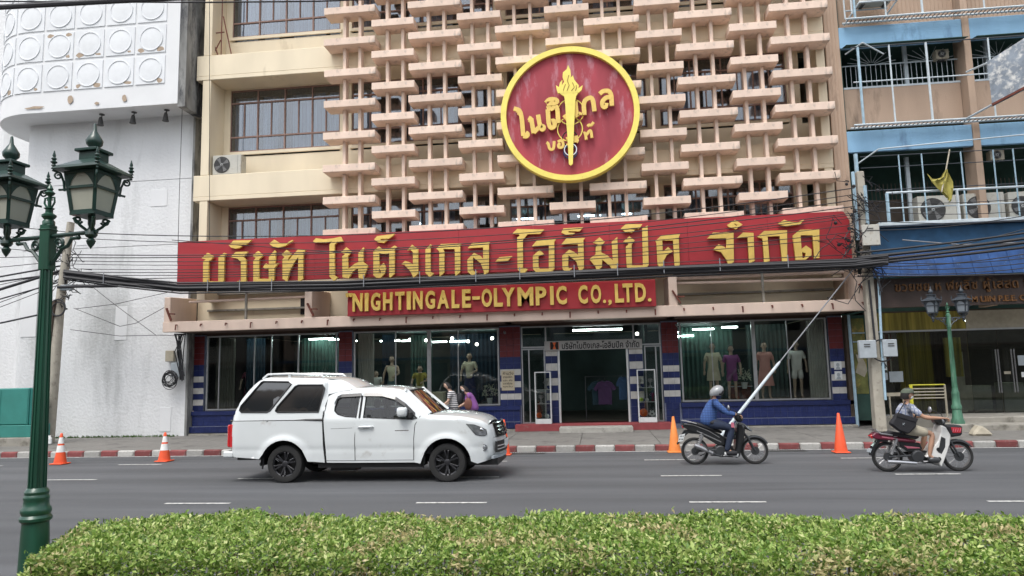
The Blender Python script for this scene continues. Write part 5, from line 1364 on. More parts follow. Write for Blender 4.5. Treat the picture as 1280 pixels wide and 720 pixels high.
def plaid(name, c0, c1, c2, period=.07, wd=.3, axes=('X', 'Z')):
    m = bpy.data.materials.new(name); m.use_nodes = True; M[name] = m
    n = m.node_tree; L = n.links.new; b = n.nodes['Principled BSDF']; b.inputs['Roughness'].default_value = .9
    tc = n.nodes.new('ShaderNodeTexCoord'); sp = n.nodes.new('ShaderNodeSeparateXYZ'); L(tc.outputs['Object'], sp.inputs[0])
    prev = None
    for ax, col in zip(axes, (c1, c2)):
        mm = n.nodes.new('ShaderNodeMath'); mm.operation = 'MULTIPLY'; mm.inputs[1].default_value = 1/period; L(sp.outputs[ax], mm.inputs[0])
        fr = n.nodes.new('ShaderNodeMath'); fr.operation = 'FRACT'; L(mm.outputs[0], fr.inputs[0])
        lt = n.nodes.new('ShaderNodeMath'); lt.operation = 'LESS_THAN'; lt.inputs[1].default_value = wd; L(fr.outputs[0], lt.inputs[0])
        mx = n.nodes.new('ShaderNodeMix'); mx.data_type = 'RGBA'; L(lt.outputs[0], mx.inputs[0])
        if prev is None: mx.inputs[6].default_value = (*c0, 1)
        else: L(prev, mx.inputs[6])
        mx.inputs[7].default_value = (*col, 1); prev = mx.outputs[2]
    L(prev, b.inputs['Base Color'])
plaid('blue_check_shirt', (.04, .09, .26), (.06, .13, .33), (.035, .07, .20), .05, .35)
plaid('white_plaid_shirt', (.46, .48, .54), (.17, .21, .34), (.26, .30, .42), .06, .3)
plaid('striped_shirt', (.60, .60, .60), (.60, .60, .60), (.02, .02, .04), .055, .5)

def join_mb(o, mb, mi=0):
    me = o.data; bm = bmesh.new(); bm.from_mesh(me)
    vs = [bm.verts.new(v) for v in mb.v]
    for f in mb.f:
        try: fc = bm.faces.new([vs[i] for i in f]); fc.smooth = True; fc.material_index = mi
        except ValueError: pass
    bm.to_mesh(me); bm.free()
def figure(root, J, skinm, shirt, pants, sleeve='long', legs='long', fwd_=(1, 0, 0), hair='short', bulk=1.0, shoes='car_black', mask=False, shoe=True):
    """J: joints; lateral pairs as lists [left, right]"""
    f = Vector(fwd_).normalized(); side = Vector((0, 0, 1)).cross(f)
    V = lambda p: Vector(p)
    pel, mid, che, nek, hed = (V(J[k]) for k in ('pelvis', 'mid', 'chest', 'neck', 'head'))
    up = (hed-nek).normalized()
    ch = [[(pel, .085), (mid, .08), (che, .10), (nek, .055), (nek+(hed-nek)*.5, .055), (hed, .078)]]
    for i in (0, 1):
        sh, el, ha = V(J['sh'][i]), V(J['elb'][i]), V(J['hand'][i])
        ch.append([(che, .10), (sh, .05), (sh*.5+el*.5, .048), (el, .042), (el*.5+ha*.5, .038), (ha+(el-ha)*.12, .024), (ha, .026)])
        hp, kn, an, to = V(J['hip'][i]), V(J['knee'][i]), V(J['ank'][i]), V(J['toe'][i])
        ch.append([(pel, .085), (hp, .075), (hp*.5+kn*.5, .07), (kn, .052), (kn*.55+an*.45, .05), (an, .034), (an*.4+to*.6+Vector((0, 0, -.02)), .034), (to, .026)])
        d = (ha-el).normalized(); lat = side*(1 if i == 0 else -1); dn = Vector((0, 0, -1))
        for k in range(4):    # four fingers of unequal length, curled
            b0 = ha+d*.03+lat*.0+side*(k-1.5)*.018; l = (.038, .045, .042, .032)[k]
            ch.append([(ha, .026), (b0, .010), (b0+d*l, .009), (b0+d*l*1.4+dn*l*.8, .008), (b0+d*l*.9+dn*l*1.4, .007)])
        ch.append([(ha, .026), (ha+lat*-.025+d*.01, .011), (ha+lat*-.04+d*.035+dn*.02, .009)])
    body = skin('body', ch, skinm, root, 1)
    # head with face
    hb = MB(); R3 = Matrix((f, side, up)).transposed()
    hv = MB(); hv.ball((0, 0, 0), .1, 16, 12)
    for i, (x, y, z) in enumerate(hv.v):
        k = z/.1; x2 = x*(.98 if k > 0 else .98-.10*k*k); y2 = y*(.80-(.14*k*k if k < 0 else 0)); z2 = z*1.22
        if x > .07 and abs(y) < .03 and -.35 < k < .05: x2 += .018            # nose
        if x > .05 and .1 < k < .3 and .02 < abs(y) < .06: x2 -= .008          # eye sockets
        p = hed+R3@Vector((x2, y2, z2+.012)); hv.v[i] = tuple(p)
    join_mb(body, hv)
    er = MB()
    for s_ in (-1, 1): er.ball(hed+R3@Vector((-.01, s_*.08, .0)), .028, 8, 6, 0, .8, .35, 1)
    join_mb(body, er)
    ey = MB()
    for s_ in (-1, 1): ey.ball(hed+R3@Vector((.086, s_*.032, .022)), .010, 6, 5)
    ey.ball(hed+R3@Vector((.088, 0, -.052)), .012, 6, 4, 0, .6, 1.6, .4)
    ey.build('face_features', 'hair_black', root)
    # clothes
    c = [[(pel-(mid-pel)*1.0, .16*bulk), (pel, .170*bulk), (mid, .170*bulk), (che, .172*bulk), (che+(nek-che)*.72, .09)]]
    for i in (0, 1):
        sh, el, ha = V(J['sh'][i]), V(J['elb'][i]), V(J['hand'][i])
        a = [(che, .160*bulk), (sh, .085), (sh*.5+el*.5, .07)]
        if sleeve == 'long': a += [(el, .062), (el*.45+ha*.55, .052), (ha+(el-ha)*.16, .042)]
        elif sleeve == 'short': a += [(sh*.2+el*.8, .058)]
        else: a = a[:2]
        c.append(a)
    skin('shirt', c, shirt, root, 1)
    if legs != 'none':
        c = [[(mid+(pel-mid)*.55, .138*bulk), (pel, .15*bulk)]]
        for i in (0, 1):
            hp, kn, an = V(J['hip'][i]), V(J['knee'][i]), V(J['ank'][i])
            a = [(pel, .155*bulk), (hp, .135*bulk), (hp*.5+kn*.5, .105)]
            if legs == 'long': a += [(kn, .084), (kn*.5+an*.5, .07), (an+(an-kn)*.12, .058)]
            elif legs == 'short': a += [(hp*.16+kn*.84, .088)]
            c.append(a)
        skin('trousers' if legs == 'long' else 'shorts', c, pants, root, 1)
    if shoe:
        for i in (0, 1):
            an, to = V(J['ank'][i]), V(J['toe'][i]); hl = an+(an-to)*.28; hl.z = to.z-.0
            skin('shoe', [[(hl+Vector((0, 0, .01)), .058), ((hl+to)/2+Vector((0, 0, .015)), .064), (to+(to-hl)*.12, .052)]], shoes, root, 1)
    if hair != 'none':
        h = MB(); h.ball((0, 0, 0), .11, 16, 12)
        vs = []
        for (x, y, z) in h.v:
            x2 = x*1.0-.012; y2 = y*.86; z2 = z*1.18+.018
            if x > .02 and z < .055: x2 *= .55; y2 *= .8
            if z < -.05: z2 = -.06+(z+.05)*(.3 if hair == 'short' else 1.3); 
            vs.append(tuple(hed+R3@Vector((x2, y2, z2))))
        h.v = vs; h.build('hair', 'hair_black', root, smooth=True)
    if mask:
        m_ = MB(); m_.ball((0, 0, 0), .062, 12, 8, 0, .75, 1.0, .8); m_.v = [tuple(hed+R3@Vector((x+.055, y, z-.035))) for x, y, z in m_.v]; m_.build('face_mask', 'paper_white', root, smooth=True)
        m_ = MB()
        for s_ in (-1, 1): m_.tube([hed+R3@Vector((.06, s_*.06, -.02)), hed+R3@Vector((0, s_*.084, .015))], .003, 4)
        m_.build('mask_strap', 'paper_white', root)
    return R3, hed
def pairs(pts, YC, dy):
    return [(pts[0], YC+dy, pts[1]), (pts[0], YC-dy, pts[1])]
# ---------------------------------------------------------------- motorbikes
mat('moto_black', (.014, .015, .017), .3, .15, 9, coat=.5); mat('moto_grey', (.06, .063, .068), .35, .15, 9, metal=.4)
mat('moto_silver', (.42, .42, .43), .35, .15, 9, metal=.8); mat('moto_white', (.72, .72, .70), .35, .06, 9, coat=.5)
mat('moto_maroon', (.13, .01, .03), .3, .1, 9, coat=.6); mat('moto_pink', (.55, .16, .22), .4, .1, 9)
mat('red_bag', (.45, .02, .03), .5, .1, 9)
def moto(root, X, YC, r, kind):
    def S(name, m, pts, hw, smooth=False, bevel=.0, y0=0):   # side profile plate of half width hw
        q = MB(); q.prism([(X+a, b) for a, b in pts], lambda a, z, t: (a, YC+y0-hw+t, z), 2*hw); return q.build(name, m, root, bevel=bevel)
    def Tb(name, m, segs, rr, sm=True, par=None):
        q = MB()
        for s_ in segs: q.tube([(X+a, YC+b, c) for a, b, c in s_], rr, 8)
        return q.build(name, m, par or root, smooth=sm)
    wb_ = 1.2 if kind == 1 else 1.225
    for k, wx in enumerate((0, wb_)):
        t = MB(); t.torus((X+wx, YC, r), r-.026, .029, 'Y', 44, 8, 0, 1.05); w_ = t.build('wheel', 'tyre', root, smooth=True)
        q = MB(); q.torus((X+wx, YC, r), r-.062, .012, 'Y', 40, 6, 0, 1.7); q.build('rim', 'moto_silver' if kind == 2 else 'moto_silver', w_, smooth=True)
        for i in range(18):
            a = 2*pi*i/18; s_ = MB(); off = .03*(1 if i % 2 else -1)
            s_.tube([(X+wx+.035*cos(a+.5*(1 if i % 2 else -1)), YC+off, r+.035*sin(a+.5*(1 if i % 2 else -1))), (X+wx+(r-.066)*cos(a), YC, r+(r-.066)*sin(a))], .0028, 4); s_.build('spoke', 'moto_silver', w_)
        q = MB(); q.lathe([(.045, -.05), (.05, -.03), (.03, -.02), (.03, .02), (.05, .03), (.045, .05)], (X+wx, YC, r), 18, 'Y'); q.build('hub', 'moto_grey', w_, smooth=True)
        if k == 1: q = MB(); q.lathe([(.085, -.066), (.085, -.060)], (X+wx, YC, r), 24, 'Y'); q.build('brake_disc', 'moto_grey', w_)
        else: q = MB(); q.lathe([(.075, -.06), (.08, -.03)], (X+wx, YC, r), 24, 'Y'); q.build('brake_drum', 'moto_grey', w_)
    hx = .93   # steering head
    for sy in (-.07, .07): Tb('fork_leg', 'moto_black' if sy > 0 else 'moto_grey', [[(wb_, sy, r), (wb_-.13, sy, r+.27), (hx+.03, sy*.8, .68)]], .021)
    Tb('swingarm', 'moto_grey', [[(0, -.075, r), (.42, -.07, .30)], [(0, .075, r), (.42, .07, .30)]], .02)
    Tb('shock_absorber', 'moto_silver', [[(.04, -.10, r+.05), (.16, -.10, .60)], [(.04, .10, r+.05), (.16, .10, .60)]], .026)
    q = MB()
    for i in range(8): q.torus((X+.055+i*.012, YC-.10, r+.13+i*.035), .03, .006, 'Z', 12, 4)
    q.build('shock_spring', 'moto_silver', root)
    # engine
    q = MB(); q.lathe([(.10, -.13), (.115, -.11), (.12, .09), (.1, .12)], (X+.50, YC, .28), 18, 'Y'); q.box(X+.42, X+.66, YC-.09, YC+.09, .22, .34); q.build('crankcase', 'moto_grey', root, smooth=False, bevel=.01)
    q = MB()
    for i in range(6): q.box(X+.60+i*.03, X+.615+i*.03, YC-.07, YC+.07, .25, .37)
    q.build('cylinder_fin', 'moto_grey', root)
    Tb('chain_case', 'moto_black', [[(.0, .09, r+.03), (.42, .08, .32)]], .035)
    # exhaust
    if kind == 1: Tb('muffler', 'moto_silver', [[(-.02, -.15, .41), (.10, -.15, .36), (.34, -.14, .24)]], [.045, .05, .03]); Tb('exhaust_pipe', 'moto_grey', [[(.34, -.14, .24), (.5, -.12, .17), (.68, -.08, .18), (.72, -.04, .26)]], .017)
    else: Tb('muffler', 'steel', [[(-.05, -.14, .20), (.15, -.14, .19), (.45, -.13, .165)]], [.036, .036, .028]); Tb('exhaust_pipe', 'moto_silver', [[(.45, -.13, .165), (.62, -.1, .16), (.72, -.05, .24)]], .016)
    Tb('footpeg', 'moto_black', [[(.52, -.24, .20), (.52, .24, .20)]], .015); Tb('stand', 'moto_grey', [[(.30, .12, .24), (.12, .14, .16)], [(.3, -.1, .2), (.75, -.1, .16)]], .012)
    Tb('passenger_peg', 'moto_grey', [[(.26, -.2, .30), (.14, -.13, .45)]], .012)
    Tb('brake_pedal', 'moto_silver', [[(.5, -.12, .18), (.68, -.15, .20), (.72, -.16, .22)]], .01)
    if kind == 1:
        S('side_panel', 'moto_black', [(-.22, .86), (-.02, .83), (.25, .74), (.55, .60), (.62, .48), (.60, .38), (.45, .40), (.30, .50), (.10, .62), (-.10, .70), (-.24, .78)], .085, bevel=.015)
        for dz in (0, .06): S('panel_stripe', 'moto_silver', [(-.20, .845-dz), (0, .815-dz), (.28, .70-dz), (.5, .56-dz), (.5, .545-dz), (.28, .685-dz), (0, .80-dz), (-.20, .83-dz)] if dz == 0 else [(.05, .70), (.3, .585), (.53, .47), (.53, .45), (.3, .56), (.05, .68)], .092)
        q = MB(); q.prism([(X-.16, .84), (X+.0, .875), (X+.25, .81), (X+.42, .73), (X+.56, .68), (X+.56, .62), (X+.3, .70), (X-.02, .82)], lambda a, z, t: (a, YC-.11+t, z), .22); q.build('seat', 'bag_black', root, bevel=.03)
        Tb('grab_rail', 'moto_silver', [[(.05, -.11, .84), (-.15, -.12, .89), (-.24, -.05, .90), (-.24, .05, .90), (-.15, .12, .89), (.05, .11, .84)]], .011)
        S('tail_light', 'lamp_red', [(-.25, .80), (-.16, .82), (-.14, .77), (-.23, .745)], .07, bevel=.01)
        S('rear_mudguard', 'moto_black', [(-.10, .72), (-.20, .70), (-.28, .56), (-.36, .42), (-.34, .41), (-.24, .55), (-.12, .64), (.1, .62)], .05)
        pl_ = MB(); pl_.prism([(X-.31, .61), (X-.19, .64), (X-.24, .49), (X-.34, .47)], lambda a, z, t: (a, YC-.10+t, z), .01); pl_.build('number_plate', 'paper_white', root)
        pl_ = MB()
        for k in range(3): pl_.box(X-.30+k*.03, X-.285+k*.03, YC-.104, YC-.101, .575, .60); pl_.box(X-.315+k*.03, X-.30+k*.03, YC-.104, YC-.101, .51, .54)
        pl_.build('plate_character', 'ink', root)
        S('leg_shield', 'moto_black', [(.86, .86), (.97, .84), (1.02, .74), (.98, .52), (.92, .30), (.86, .13), (.76, .15), (.80, .36), (.84, .60)], .16, bevel=.04)
        S('body_cover', 'moto_black', [(.52, .58), (.84, .50), (.88, .60), (.86, .72), (.80, .56), (.60, .48), (.55, .45)], .075, bevel=.02)
        S('front_cowl', 'moto_grey', [(.93, .86), (1.02, .82), (1.15, .70), (1.17, .65), (1.05, .70), (.95, .76)], .11, bevel=.03)
        S('turn_signal', 'lamp_clear', [(1.02, .80), (1.13, .70), (1.15, .66), (1.06, .72)], .118, bevel=.01)
        S('handlebar_cowl', 'moto_black', [(.82, 1.02), (.92, 1.05), (1.0, .98), (1.0, .88), (.90, .84), (.83, .92)], .10, bevel=.03)
    else:
        S('side_panel', 'moto_maroon', [(-.27, .66), (-.2, .72), (.0, .69), (.20, .63), (.50, .58), (.48, .52), (.20, .55), (-.02, .58), (-.22, .60)], .10, bevel=.015)
        S('panel_stripe', 'moto_pink', [(-.1, .655), (.2, .60), (.45, .56), (.2, .58), (-.1, .63)], .104)
        S('lower_panel', 'moto_black', [(.20, .55), (.56, .52), (.60, .42), (.56, .36), (.36, .36), (.22, .45)], .08, bevel=.01)
        S('panel_stripe', 'moto_pink', [(.28, .475), (.54, .44), (.56, .425), (.34, .425)], .085)
        q = MB(); q.prism([(X-.06, .70), (X+.1, .735), (X+.30, .70), (X+.48, .67), (X+.56, .63), (X+.5, .585), (X+.2, .63), (X-.04, .67)], lambda a, z, t: (a, YC-.12+t, z), .24); q.build('seat', 'bag_black', root, bevel=.03)
        Tb('grab_rail', 'moto_silver', [[(.08, -.12, .67), (-.12, -.12, .70), (-.2, -.11, .77), (-.22, 0, .78), (-.2, .11, .77), (-.12, .12, .70)]], .013)
        S('tail_light', 'lamp_red', [(-.29, .66), (-.2, .70), (-.2, .63), (-.27, .60)], .07, bevel=.01)
        S('rear_mudguard', 'moto_black', [(.02, .60), (-.15, .60), (-.26, .46), (-.30, .30), (-.28, .29), (-.22, .44), (-.12, .54), (.02, .55)], .06)
        S('number_plate', 'box_grey', [(-.33, .36), (-.30, .42), (-.28, .42), (-.31, .35)], .07)
        # white leg shield, curved, with openings
        sh = [(.93, .84), (1.00, .80), (1.07, .66), (1.04, .50), (.97, .32), (.87, .10), (.84, .11), (.80, .22), (.68, .26), (.60, .27), (.72, .40), (.84, .56), (.90, .70)]
        S('leg_shield', 'moto_white', sh, .17, bevel=.03)
        S('leg_shield_recess', 'moto_grey', [(.90, .64), (.97, .60), (.95, .45), (.88, .33), (.82, .36), (.86, .50)], .173)
        for c_, z_ in ((.83, .24), (.83, .41)):
            q = MB(); q.lathe([(.035, -.176), (.034, -.178)], (X+c_, YC, z_), 16, 'Y'); q.build('shield_hole', 'moto_black', root)
        S('handlebar_cowl', 'moto_black', [(.84, .98), (.92, 1.0), (1.0, .95), (1.0, .84), (.92, .82), (.86, .88)], .09, bevel=.03)
        # basket with red and black cover
        q = MB(); q.prism([(X+.98, .84), (X+1.29, .83), (X+1.27, .65), (X+1.06, .62)], lambda a, z, t: (a, YC-.17+t, z), .34); q.build('front_basket', 'bag_black', root, bevel=.03)
        q = MB(); q.prism([(X+1.08, .80), (X+1.26, .79), (X+1.24, .70), (X+1.10, .70)], lambda a, z, t: (a, YC-.178+t, z), .01); q.build('basket_patch', 'red_bag', root, bevel=.003)
        q = MB()
        for k in range(4): q.tube([(X+1.10+.04*k, YC-.184, .72), (X+1.12+.04*k, YC-.184, .78)], .006, 4)
        q.build('basket_marking', 'moto_pink', root)
        q = MB(); q.ball((X+1.0, YC, .90), .07, 12, 8); q.build('headlight', 'lamp_clear', root, smooth=True)
    # front mudguard: arc over the wheel
    q = MB(); n = 12; vs = []
    a0, a1 = (150, 28) if kind == 1 else (150, 35)
    for i in range(n+1):
        a = R(a0+(a1-a0)*i/n); rr = r+.028
        for s_, dr in ((-.055, -.03), (-.045, .0), (0, .012), (.045, 0), (.055, -.03)): vs.append((X+wb_+(rr+dr)*cos(a), YC+s_, r+(rr+dr)*sin(a)))
    q._a(vs, [(i*5+k, i*5+k+1, (i+1)*5+k+1, (i+1)*5+k) for i in range(n) for k in range(4)]); q.build('front_mudguard', 'moto_grey' if kind == 1 else 'moto_black', root, smooth=True, fix=False)
    # bars, grips, mirrors
    gx, gz = (.90, .99) if kind == 1 else (.97, .95)
    Tb('handlebar', 'moto_silver', [[(gx-.05, -.33, gz-.02), (gx, -.14, gz+.01), (gx, 0, gz-.02), (gx, .14, gz+.01), (gx-.05, .33, gz-.02)]], .012)
    for sy in (-1, 1):
        Tb('grip', 'bag_black', [[(gx-.055, sy*.35, gz-.02), (gx-.02, sy*.24, gz)]], .018)
        Tb('brake_lever', 'moto_silver', [[(gx+.04, sy*.34, gz-.03), (gx+.03, sy*.22, gz)]], .006)
        mz = 1.165 if kind == 1 else 1.135
        Tb('mirror_stem', 'moto_black', [[(gx-.02, sy*.2, gz), (gx-.08, sy*.27, gz+.1), (gx-.2 if kind == 1 else gx-.25, sy*.29, mz-.02)]], .006)
        q = MB(); q.ball((X+(gx-.225 if kind == 1 else gx-.28), YC+sy*.30, mz), .055, 12, 8, 0, .45, 1, 1); m_ = q.build('mirror', 'moto_silver' if sy < 0 else 'moto_black', root, smooth=True)
    return root
BX1, BY1 = 1.946, 15.55
m1 = moto(thing('motorbike', 'black underbone motorbike with silver stripes ridden by the helmeted man in blue', 'motorbike', (BX1+.6, BY1, 0), 'motorbikes on the road'), BX1, BY1, .275, 1)
BX2, BY2 = 5.262, 14.30
m2 = moto(thing('motorbike', 'maroon motorbike with white leg shield and front basket ridden by the man in plaid', 'motorbike', (BX2+.6, BY2, 0), 'motorbikes on the road'), BX2, BY2, .27, 2)
# rider one
p1 = thing('person', 'rider in silver helmet, blue long-sleeved check shirt and dark jeans on black motorbike', 'person', (2.25, BY1, .75), 'riders')
J = dict(pelvis=(2.25, BY1, .90), mid=(2.27, BY1, 1.03), chest=(2.355, BY1, 1.20), neck=(2.42, BY1, 1.345), head=(2.455, BY1, 1.455),
         sh=pairs((2.375, 1.265), BY1, .175), elb=pairs((2.60, 1.06), BY1, .25), hand=pairs((2.80, 1.015), BY1, .29),
         hip=pairs((2.28, .86), BY1, .10), knee=pairs((2.70, .74), BY1, .17), ank=pairs((2.575, .32), BY1, .18), toe=pairs((2.75, .235), BY1, .19))
R3, hd = figure(p1, J, 'skin', 'blue_check_shirt', 'denim', hair='none', shoes='bag_black', bulk=1.12)
q = MB(); q.ball((0, 0, 0), .137, 20, 14); q.v = [tuple(hd+R3@Vector((x*1.02-.012, y*.95, max(z, -.085)*1.02+.03))) for x, y, z in q.v]; q.build('helmet', 'helmet_silver', p1, smooth=True)
q = MB(); q.ball((0, 0, 0), .138, 16, 10); q.v = [tuple(hd+R3@Vector((max(x, .035)*1.03, y*.86, max(min(z, .035), -.06)*1.02+.01))) for x, y, z in q.v]; q.build('visor', 'car_black', p1, smooth=True)
q = MB(); q.tube([hd+R3@Vector((.12, y*.1, .05)) for y in (-1, -.5, 0, .5, 1)], .012, 6); q.build('helmet_peak', 'car_black', p1)
q = MB(); q.ball(hd+R3@Vector((.035, 0, -.075)), .07, 10, 8); q.build('scarf', 'navy_cloth', p1, smooth=True)
q = MB(); 
for i in (0, 1): q.ball(Vector(J['hand'][i])+Vector((.015, 0, 0)), .045, 10, 8, 0, 1.2, 1, .8)
gl_ = q.build('glove', 'bag_black', p1, smooth=True)
q = MB(); q.prism([(2.66, .865), (2.72, .86), (2.725, .76), (2.665, .765)], lambda a, z, t: (a, BY1-.262+t, z), .012); q.build('pink_patch', 'moto_pink', p1)
q = MB(); q.ball((2.36, BY1-.16, .86), .07, 10, 8, 0, 1.5, .4, .6); q.build('waist_pouch', 'bag_black', p1, smooth=True)
q = MB()
for i in (0, 1):
    an, to = Vector(J['ank'][i]), Vector(J['toe'][i]); q.tube([an+(an-to)*.35+Vector((0, 0, -.115)), to+Vector((.03, 0, -.035))], .018, 6, flat=2)
q.build('shoe_sole', 'paper_white', p1)
# rider two
p2 = thing('person', 'rider in olive cap and face mask, plaid shirt and khaki shorts on maroon motorbike', 'person', (5.65, BY2, .65), 'riders')
J = dict(pelvis=(5.63, BY2, .81), mid=(5.62, BY2, .93), chest=(5.655, BY2, 1.11), neck=(5.685, BY2, 1.265), head=(5.71, BY2, 1.385),
         sh=pairs((5.675, 1.175), BY2, .175), elb=pairs((5.87, .985), BY2, .26), hand=pairs((6.17, .975), BY2, .30),
         hip=pairs((5.66, .77), BY2, .10), knee=pairs((6.03, .69), BY2, .15), ank=pairs((5.93, .30), BY2, .17), toe=pairs((6.08, .215), BY2, .18))
R3, hd = figure(p2, J, 'skin', 'white_plaid_shirt', 'khaki_shorts', sleeve='short', legs='short', hair='short', shoes='moto_grey', mask=True, bulk=1.1)
q = MB(); q.ball((0, 0, 0), .114, 18, 10); q.v = [tuple(hd+R3@Vector((x*1.02-.01, y*.86, max(z, .0)*.86+.045))) for x, y, z in q.v]; q.build('cap', 'olive_cap', p2, smooth=True)
q = MB(); q.prism([(.06, -.08), (.13, -.07), (.185, -.03), (.185, .03), (.13, .07), (.06, .08)], lambda a, b, t: tuple(hd+R3@Vector((a, b, .05+t-a*.12))), .012); q.build('cap_brim', 'olive_cap', p2)
# his shoulder bag
bg2 = thing('shoulder_bag', 'black messenger bag slung behind the rider in plaid', 'bag', (5.48, BY2-.25, .68))
q = MB(); q.prism([(5.405, 1.085), (5.50, 1.05), (5.73, .965), (5.70, .83), (5.56, .695), (5.40, .76), (5.255, .885)], lambda a, z, t: (a, BY2-.30+t, z), .13); q.build('bag_body', 'bag_black', bg2, bevel=.025)
q = MB(); q.prism([(5.40, 1.09), (5.735, .975), (5.71, .91), (5.37, 1.02)], lambda a, z, t: (a, BY2-.312+t, z), .012); q.build('bag_flap', 'bag_black', bg2)
q = MB(); q.beam((5.46, BY2-.305, .865), (5.50, BY2-.305, .90), .02, .004); q.beam((5.46, BY2-.305, .90), (5.49, BY2-.305, .86), .012, .004); q.build('bag_logo', 'box_grey', bg2)
q = MB(); q.tube([(5.43, BY2-.22, 1.06), (5.56, BY2-.16, 1.22), (5.66, BY2-.02, 1.285), (5.74, BY2+.1, 1.25)], .016, 5, flat=.4); q.tube([(5.70, BY2-.24, .96), (5.78, BY2-.14, 1.05), (5.80, BY2, 1.12)], .016, 5, flat=.4); q.build('bag_strap', 'bag_black', bg2)
# two women on the pavement (walking towards the left, heads bent)
YP = 21.2
w1 = thing('person', 'pedestrian in black and white striped top behind the white pickup', 'person', (-4.22, YP, .15), 'pedestrians')
def walker(x, h, lean, YP):
    k = h/1.6; z0 = .15
    return dict(pelvis=(x, YP, z0+.88*k), mid=(x-.03*lean, YP, z0+1.02*k), chest=(x-.10*lean, YP, z0+1.2*k), neck=(x-.17*lean, YP, z0+1.345*k), head=(x-.23*lean, YP, z0+1.45*k),
         sh=[(x-.11*lean, YP-.15, z0+1.27*k), (x-.11*lean, YP+.15, z0+1.27*k)], elb=[(x-.17*lean, YP-.2, z0+1.03*k), (x-.12*lean, YP+.2, z0+1.02*k)], hand=[(x-.38*lean, YP-.18, z0+.90*k), (x-.32*lean, YP+.15, z0+.92*k)],
         hip=[(x, YP-.09, z0+.85*k), (x, YP+.09, z0+.85*k)], knee=[(x-.08, YP-.09, z0+.48*k), (x+.05, YP+.09, z0+.48*k)], ank=[(x-.05, YP-.09, z0+.09), (x+.15, YP+.09, z0+.12)], toe=[(x-.20, YP-.09, z0+.035), (x+.01, YP+.09, z0+.04)])
figure(w1, walker(-4.22, 1.62, .9, YP), 'skin_pale', 'striped_shirt', 'dark_trousers', sleeve='short', fwd_=(-1, -.1, 0), hair='short', bulk=1.05)
w2 = thing('person', 'pedestrian in purple top and white face mask behind the white pickup', 'person', (-3.68, YP+.1, .15), 'pedestrians')
figure(w2, walker(-3.68, 1.52, 1.15, YP+.1), 'skin_pale', 'purple_top', 'dark_trousers', sleeve='short', fwd_=(-1, -.25, 0), hair='long', mask=True, bulk=1.05)
for lab, cat, x, y, m in (('dark backpack on the striped pedestrian', 'backpack', -4.06, YP, 'bag_black'), ('small brown handbag at the side of the pedestrian in purple', 'handbag', -3.78, YP-.22, 'bag_brown')):
    t = thing(cat, lab, cat, (x, y, 1.1)); q = MB()
    if cat == 'backpack': q.ball((x, y, 1.22), .15, 12, 8, 0, .7, .9, 1.35)
    else: q.ball((x, y, 1.10), .12, 12, 8, 0, 1, .4, 1.5)
    q.build('bag_body', m, t, smooth=True); q = MB(); q.tube([(x, y, 1.2), (x-.05, y, 1.38), (x-.12, y+.1, 1.42)], .015, 5); q.build('bag_strap', m, t)
# ---------------------------------------------------------------- mannequins
def stand(x, y, z0, h, arm=0, leg=.08):
    k = h/1.75
    return dict(pelvis=(x, y, z0+.95*k), mid=(x, y, z0+1.12*k), chest=(x, y, z0+1.3*k), neck=(x, y, z0+1.48*k), head=(x, y-.01, z0+1.62*k),
        sh=[(x+.18, y, z0+1.4*k), (x-.18, y, z0+1.4*k)], elb=[(x+.27, y-.02-.05*arm, z0+1.12*k), (x-.27, y-.03, z0+1.12*k)], hand=[(x+.26-.12*arm, y-.12, z0+(.90+.15*arm)*k), (x-.29, y-.08, z0+.88*k)],
        hip=[(x+.09, y, z0+.9*k), (x-.09, y, z0+.9*k)], knee=[(x+leg+.02, y-.01, z0+.5*k), (x-leg-.02, y-.01, z0+.5*k)], ank=[(x+leg+.02, y, z0+.09), (x-leg-.04, y, z0+.09)], toe=[(x+leg+.04, y-.14, z0+.03), (x-leg-.05, y-.14, z0+.03)])
MG = 'display mannequins in the shop windows'
for (px, h, lab, sh, pa, sl, lg, extra) in (
    (892, 1.72, 'mannequin in cream long shirt and knee shorts, left in the right display window', 'beige_suit', 'beige_suit', 'short', 'short', 'tunic'),
    (915, 1.62, 'mannequin in a purple blouse, second from left in the right display window', 'purple_dull', 'purple_dull', 'short', 'short', ''),
    (957, 1.70, 'mannequin in a long salmon pink dress in the right display window', 'pink_dress', 'pink_dress', 'short', 'none', 'dress'),
    (997, 1.72, 'mannequin in white shirt and short white shorts, right in the right display window', 'white_shirt', 'white_shirt', 'short', 'short', 'short')):
    x = at(px, 470, 23.75)[0]; y = 23.75; z0 = .97
    t = thing('mannequin', lab, 'mannequin', (x, y, z0), MG)
    figure(t, stand(x, y, z0, h*1.06), 'mannequin_skin', sh, pa, sleeve=sl, legs=lg, fwd_=(0, -1, 0), hair='short', shoe=False, bulk=1.08)
    if extra in ('tunic', 'dress'):
        q = MB(); zt = z0+1.05; zb = z0+(.62 if extra == 'tunic' else .42); q.lathe([(.26 if extra == 'dress' else .22, zb), (.2, z0+.85), (.15, zt+.05), (.14, zt+.15)], (x, y, 0), 20, 'Z', 0, 0, 1, .7); q.build('skirt' if extra == 'dress' else 'tunic', sh, t, smooth=True)
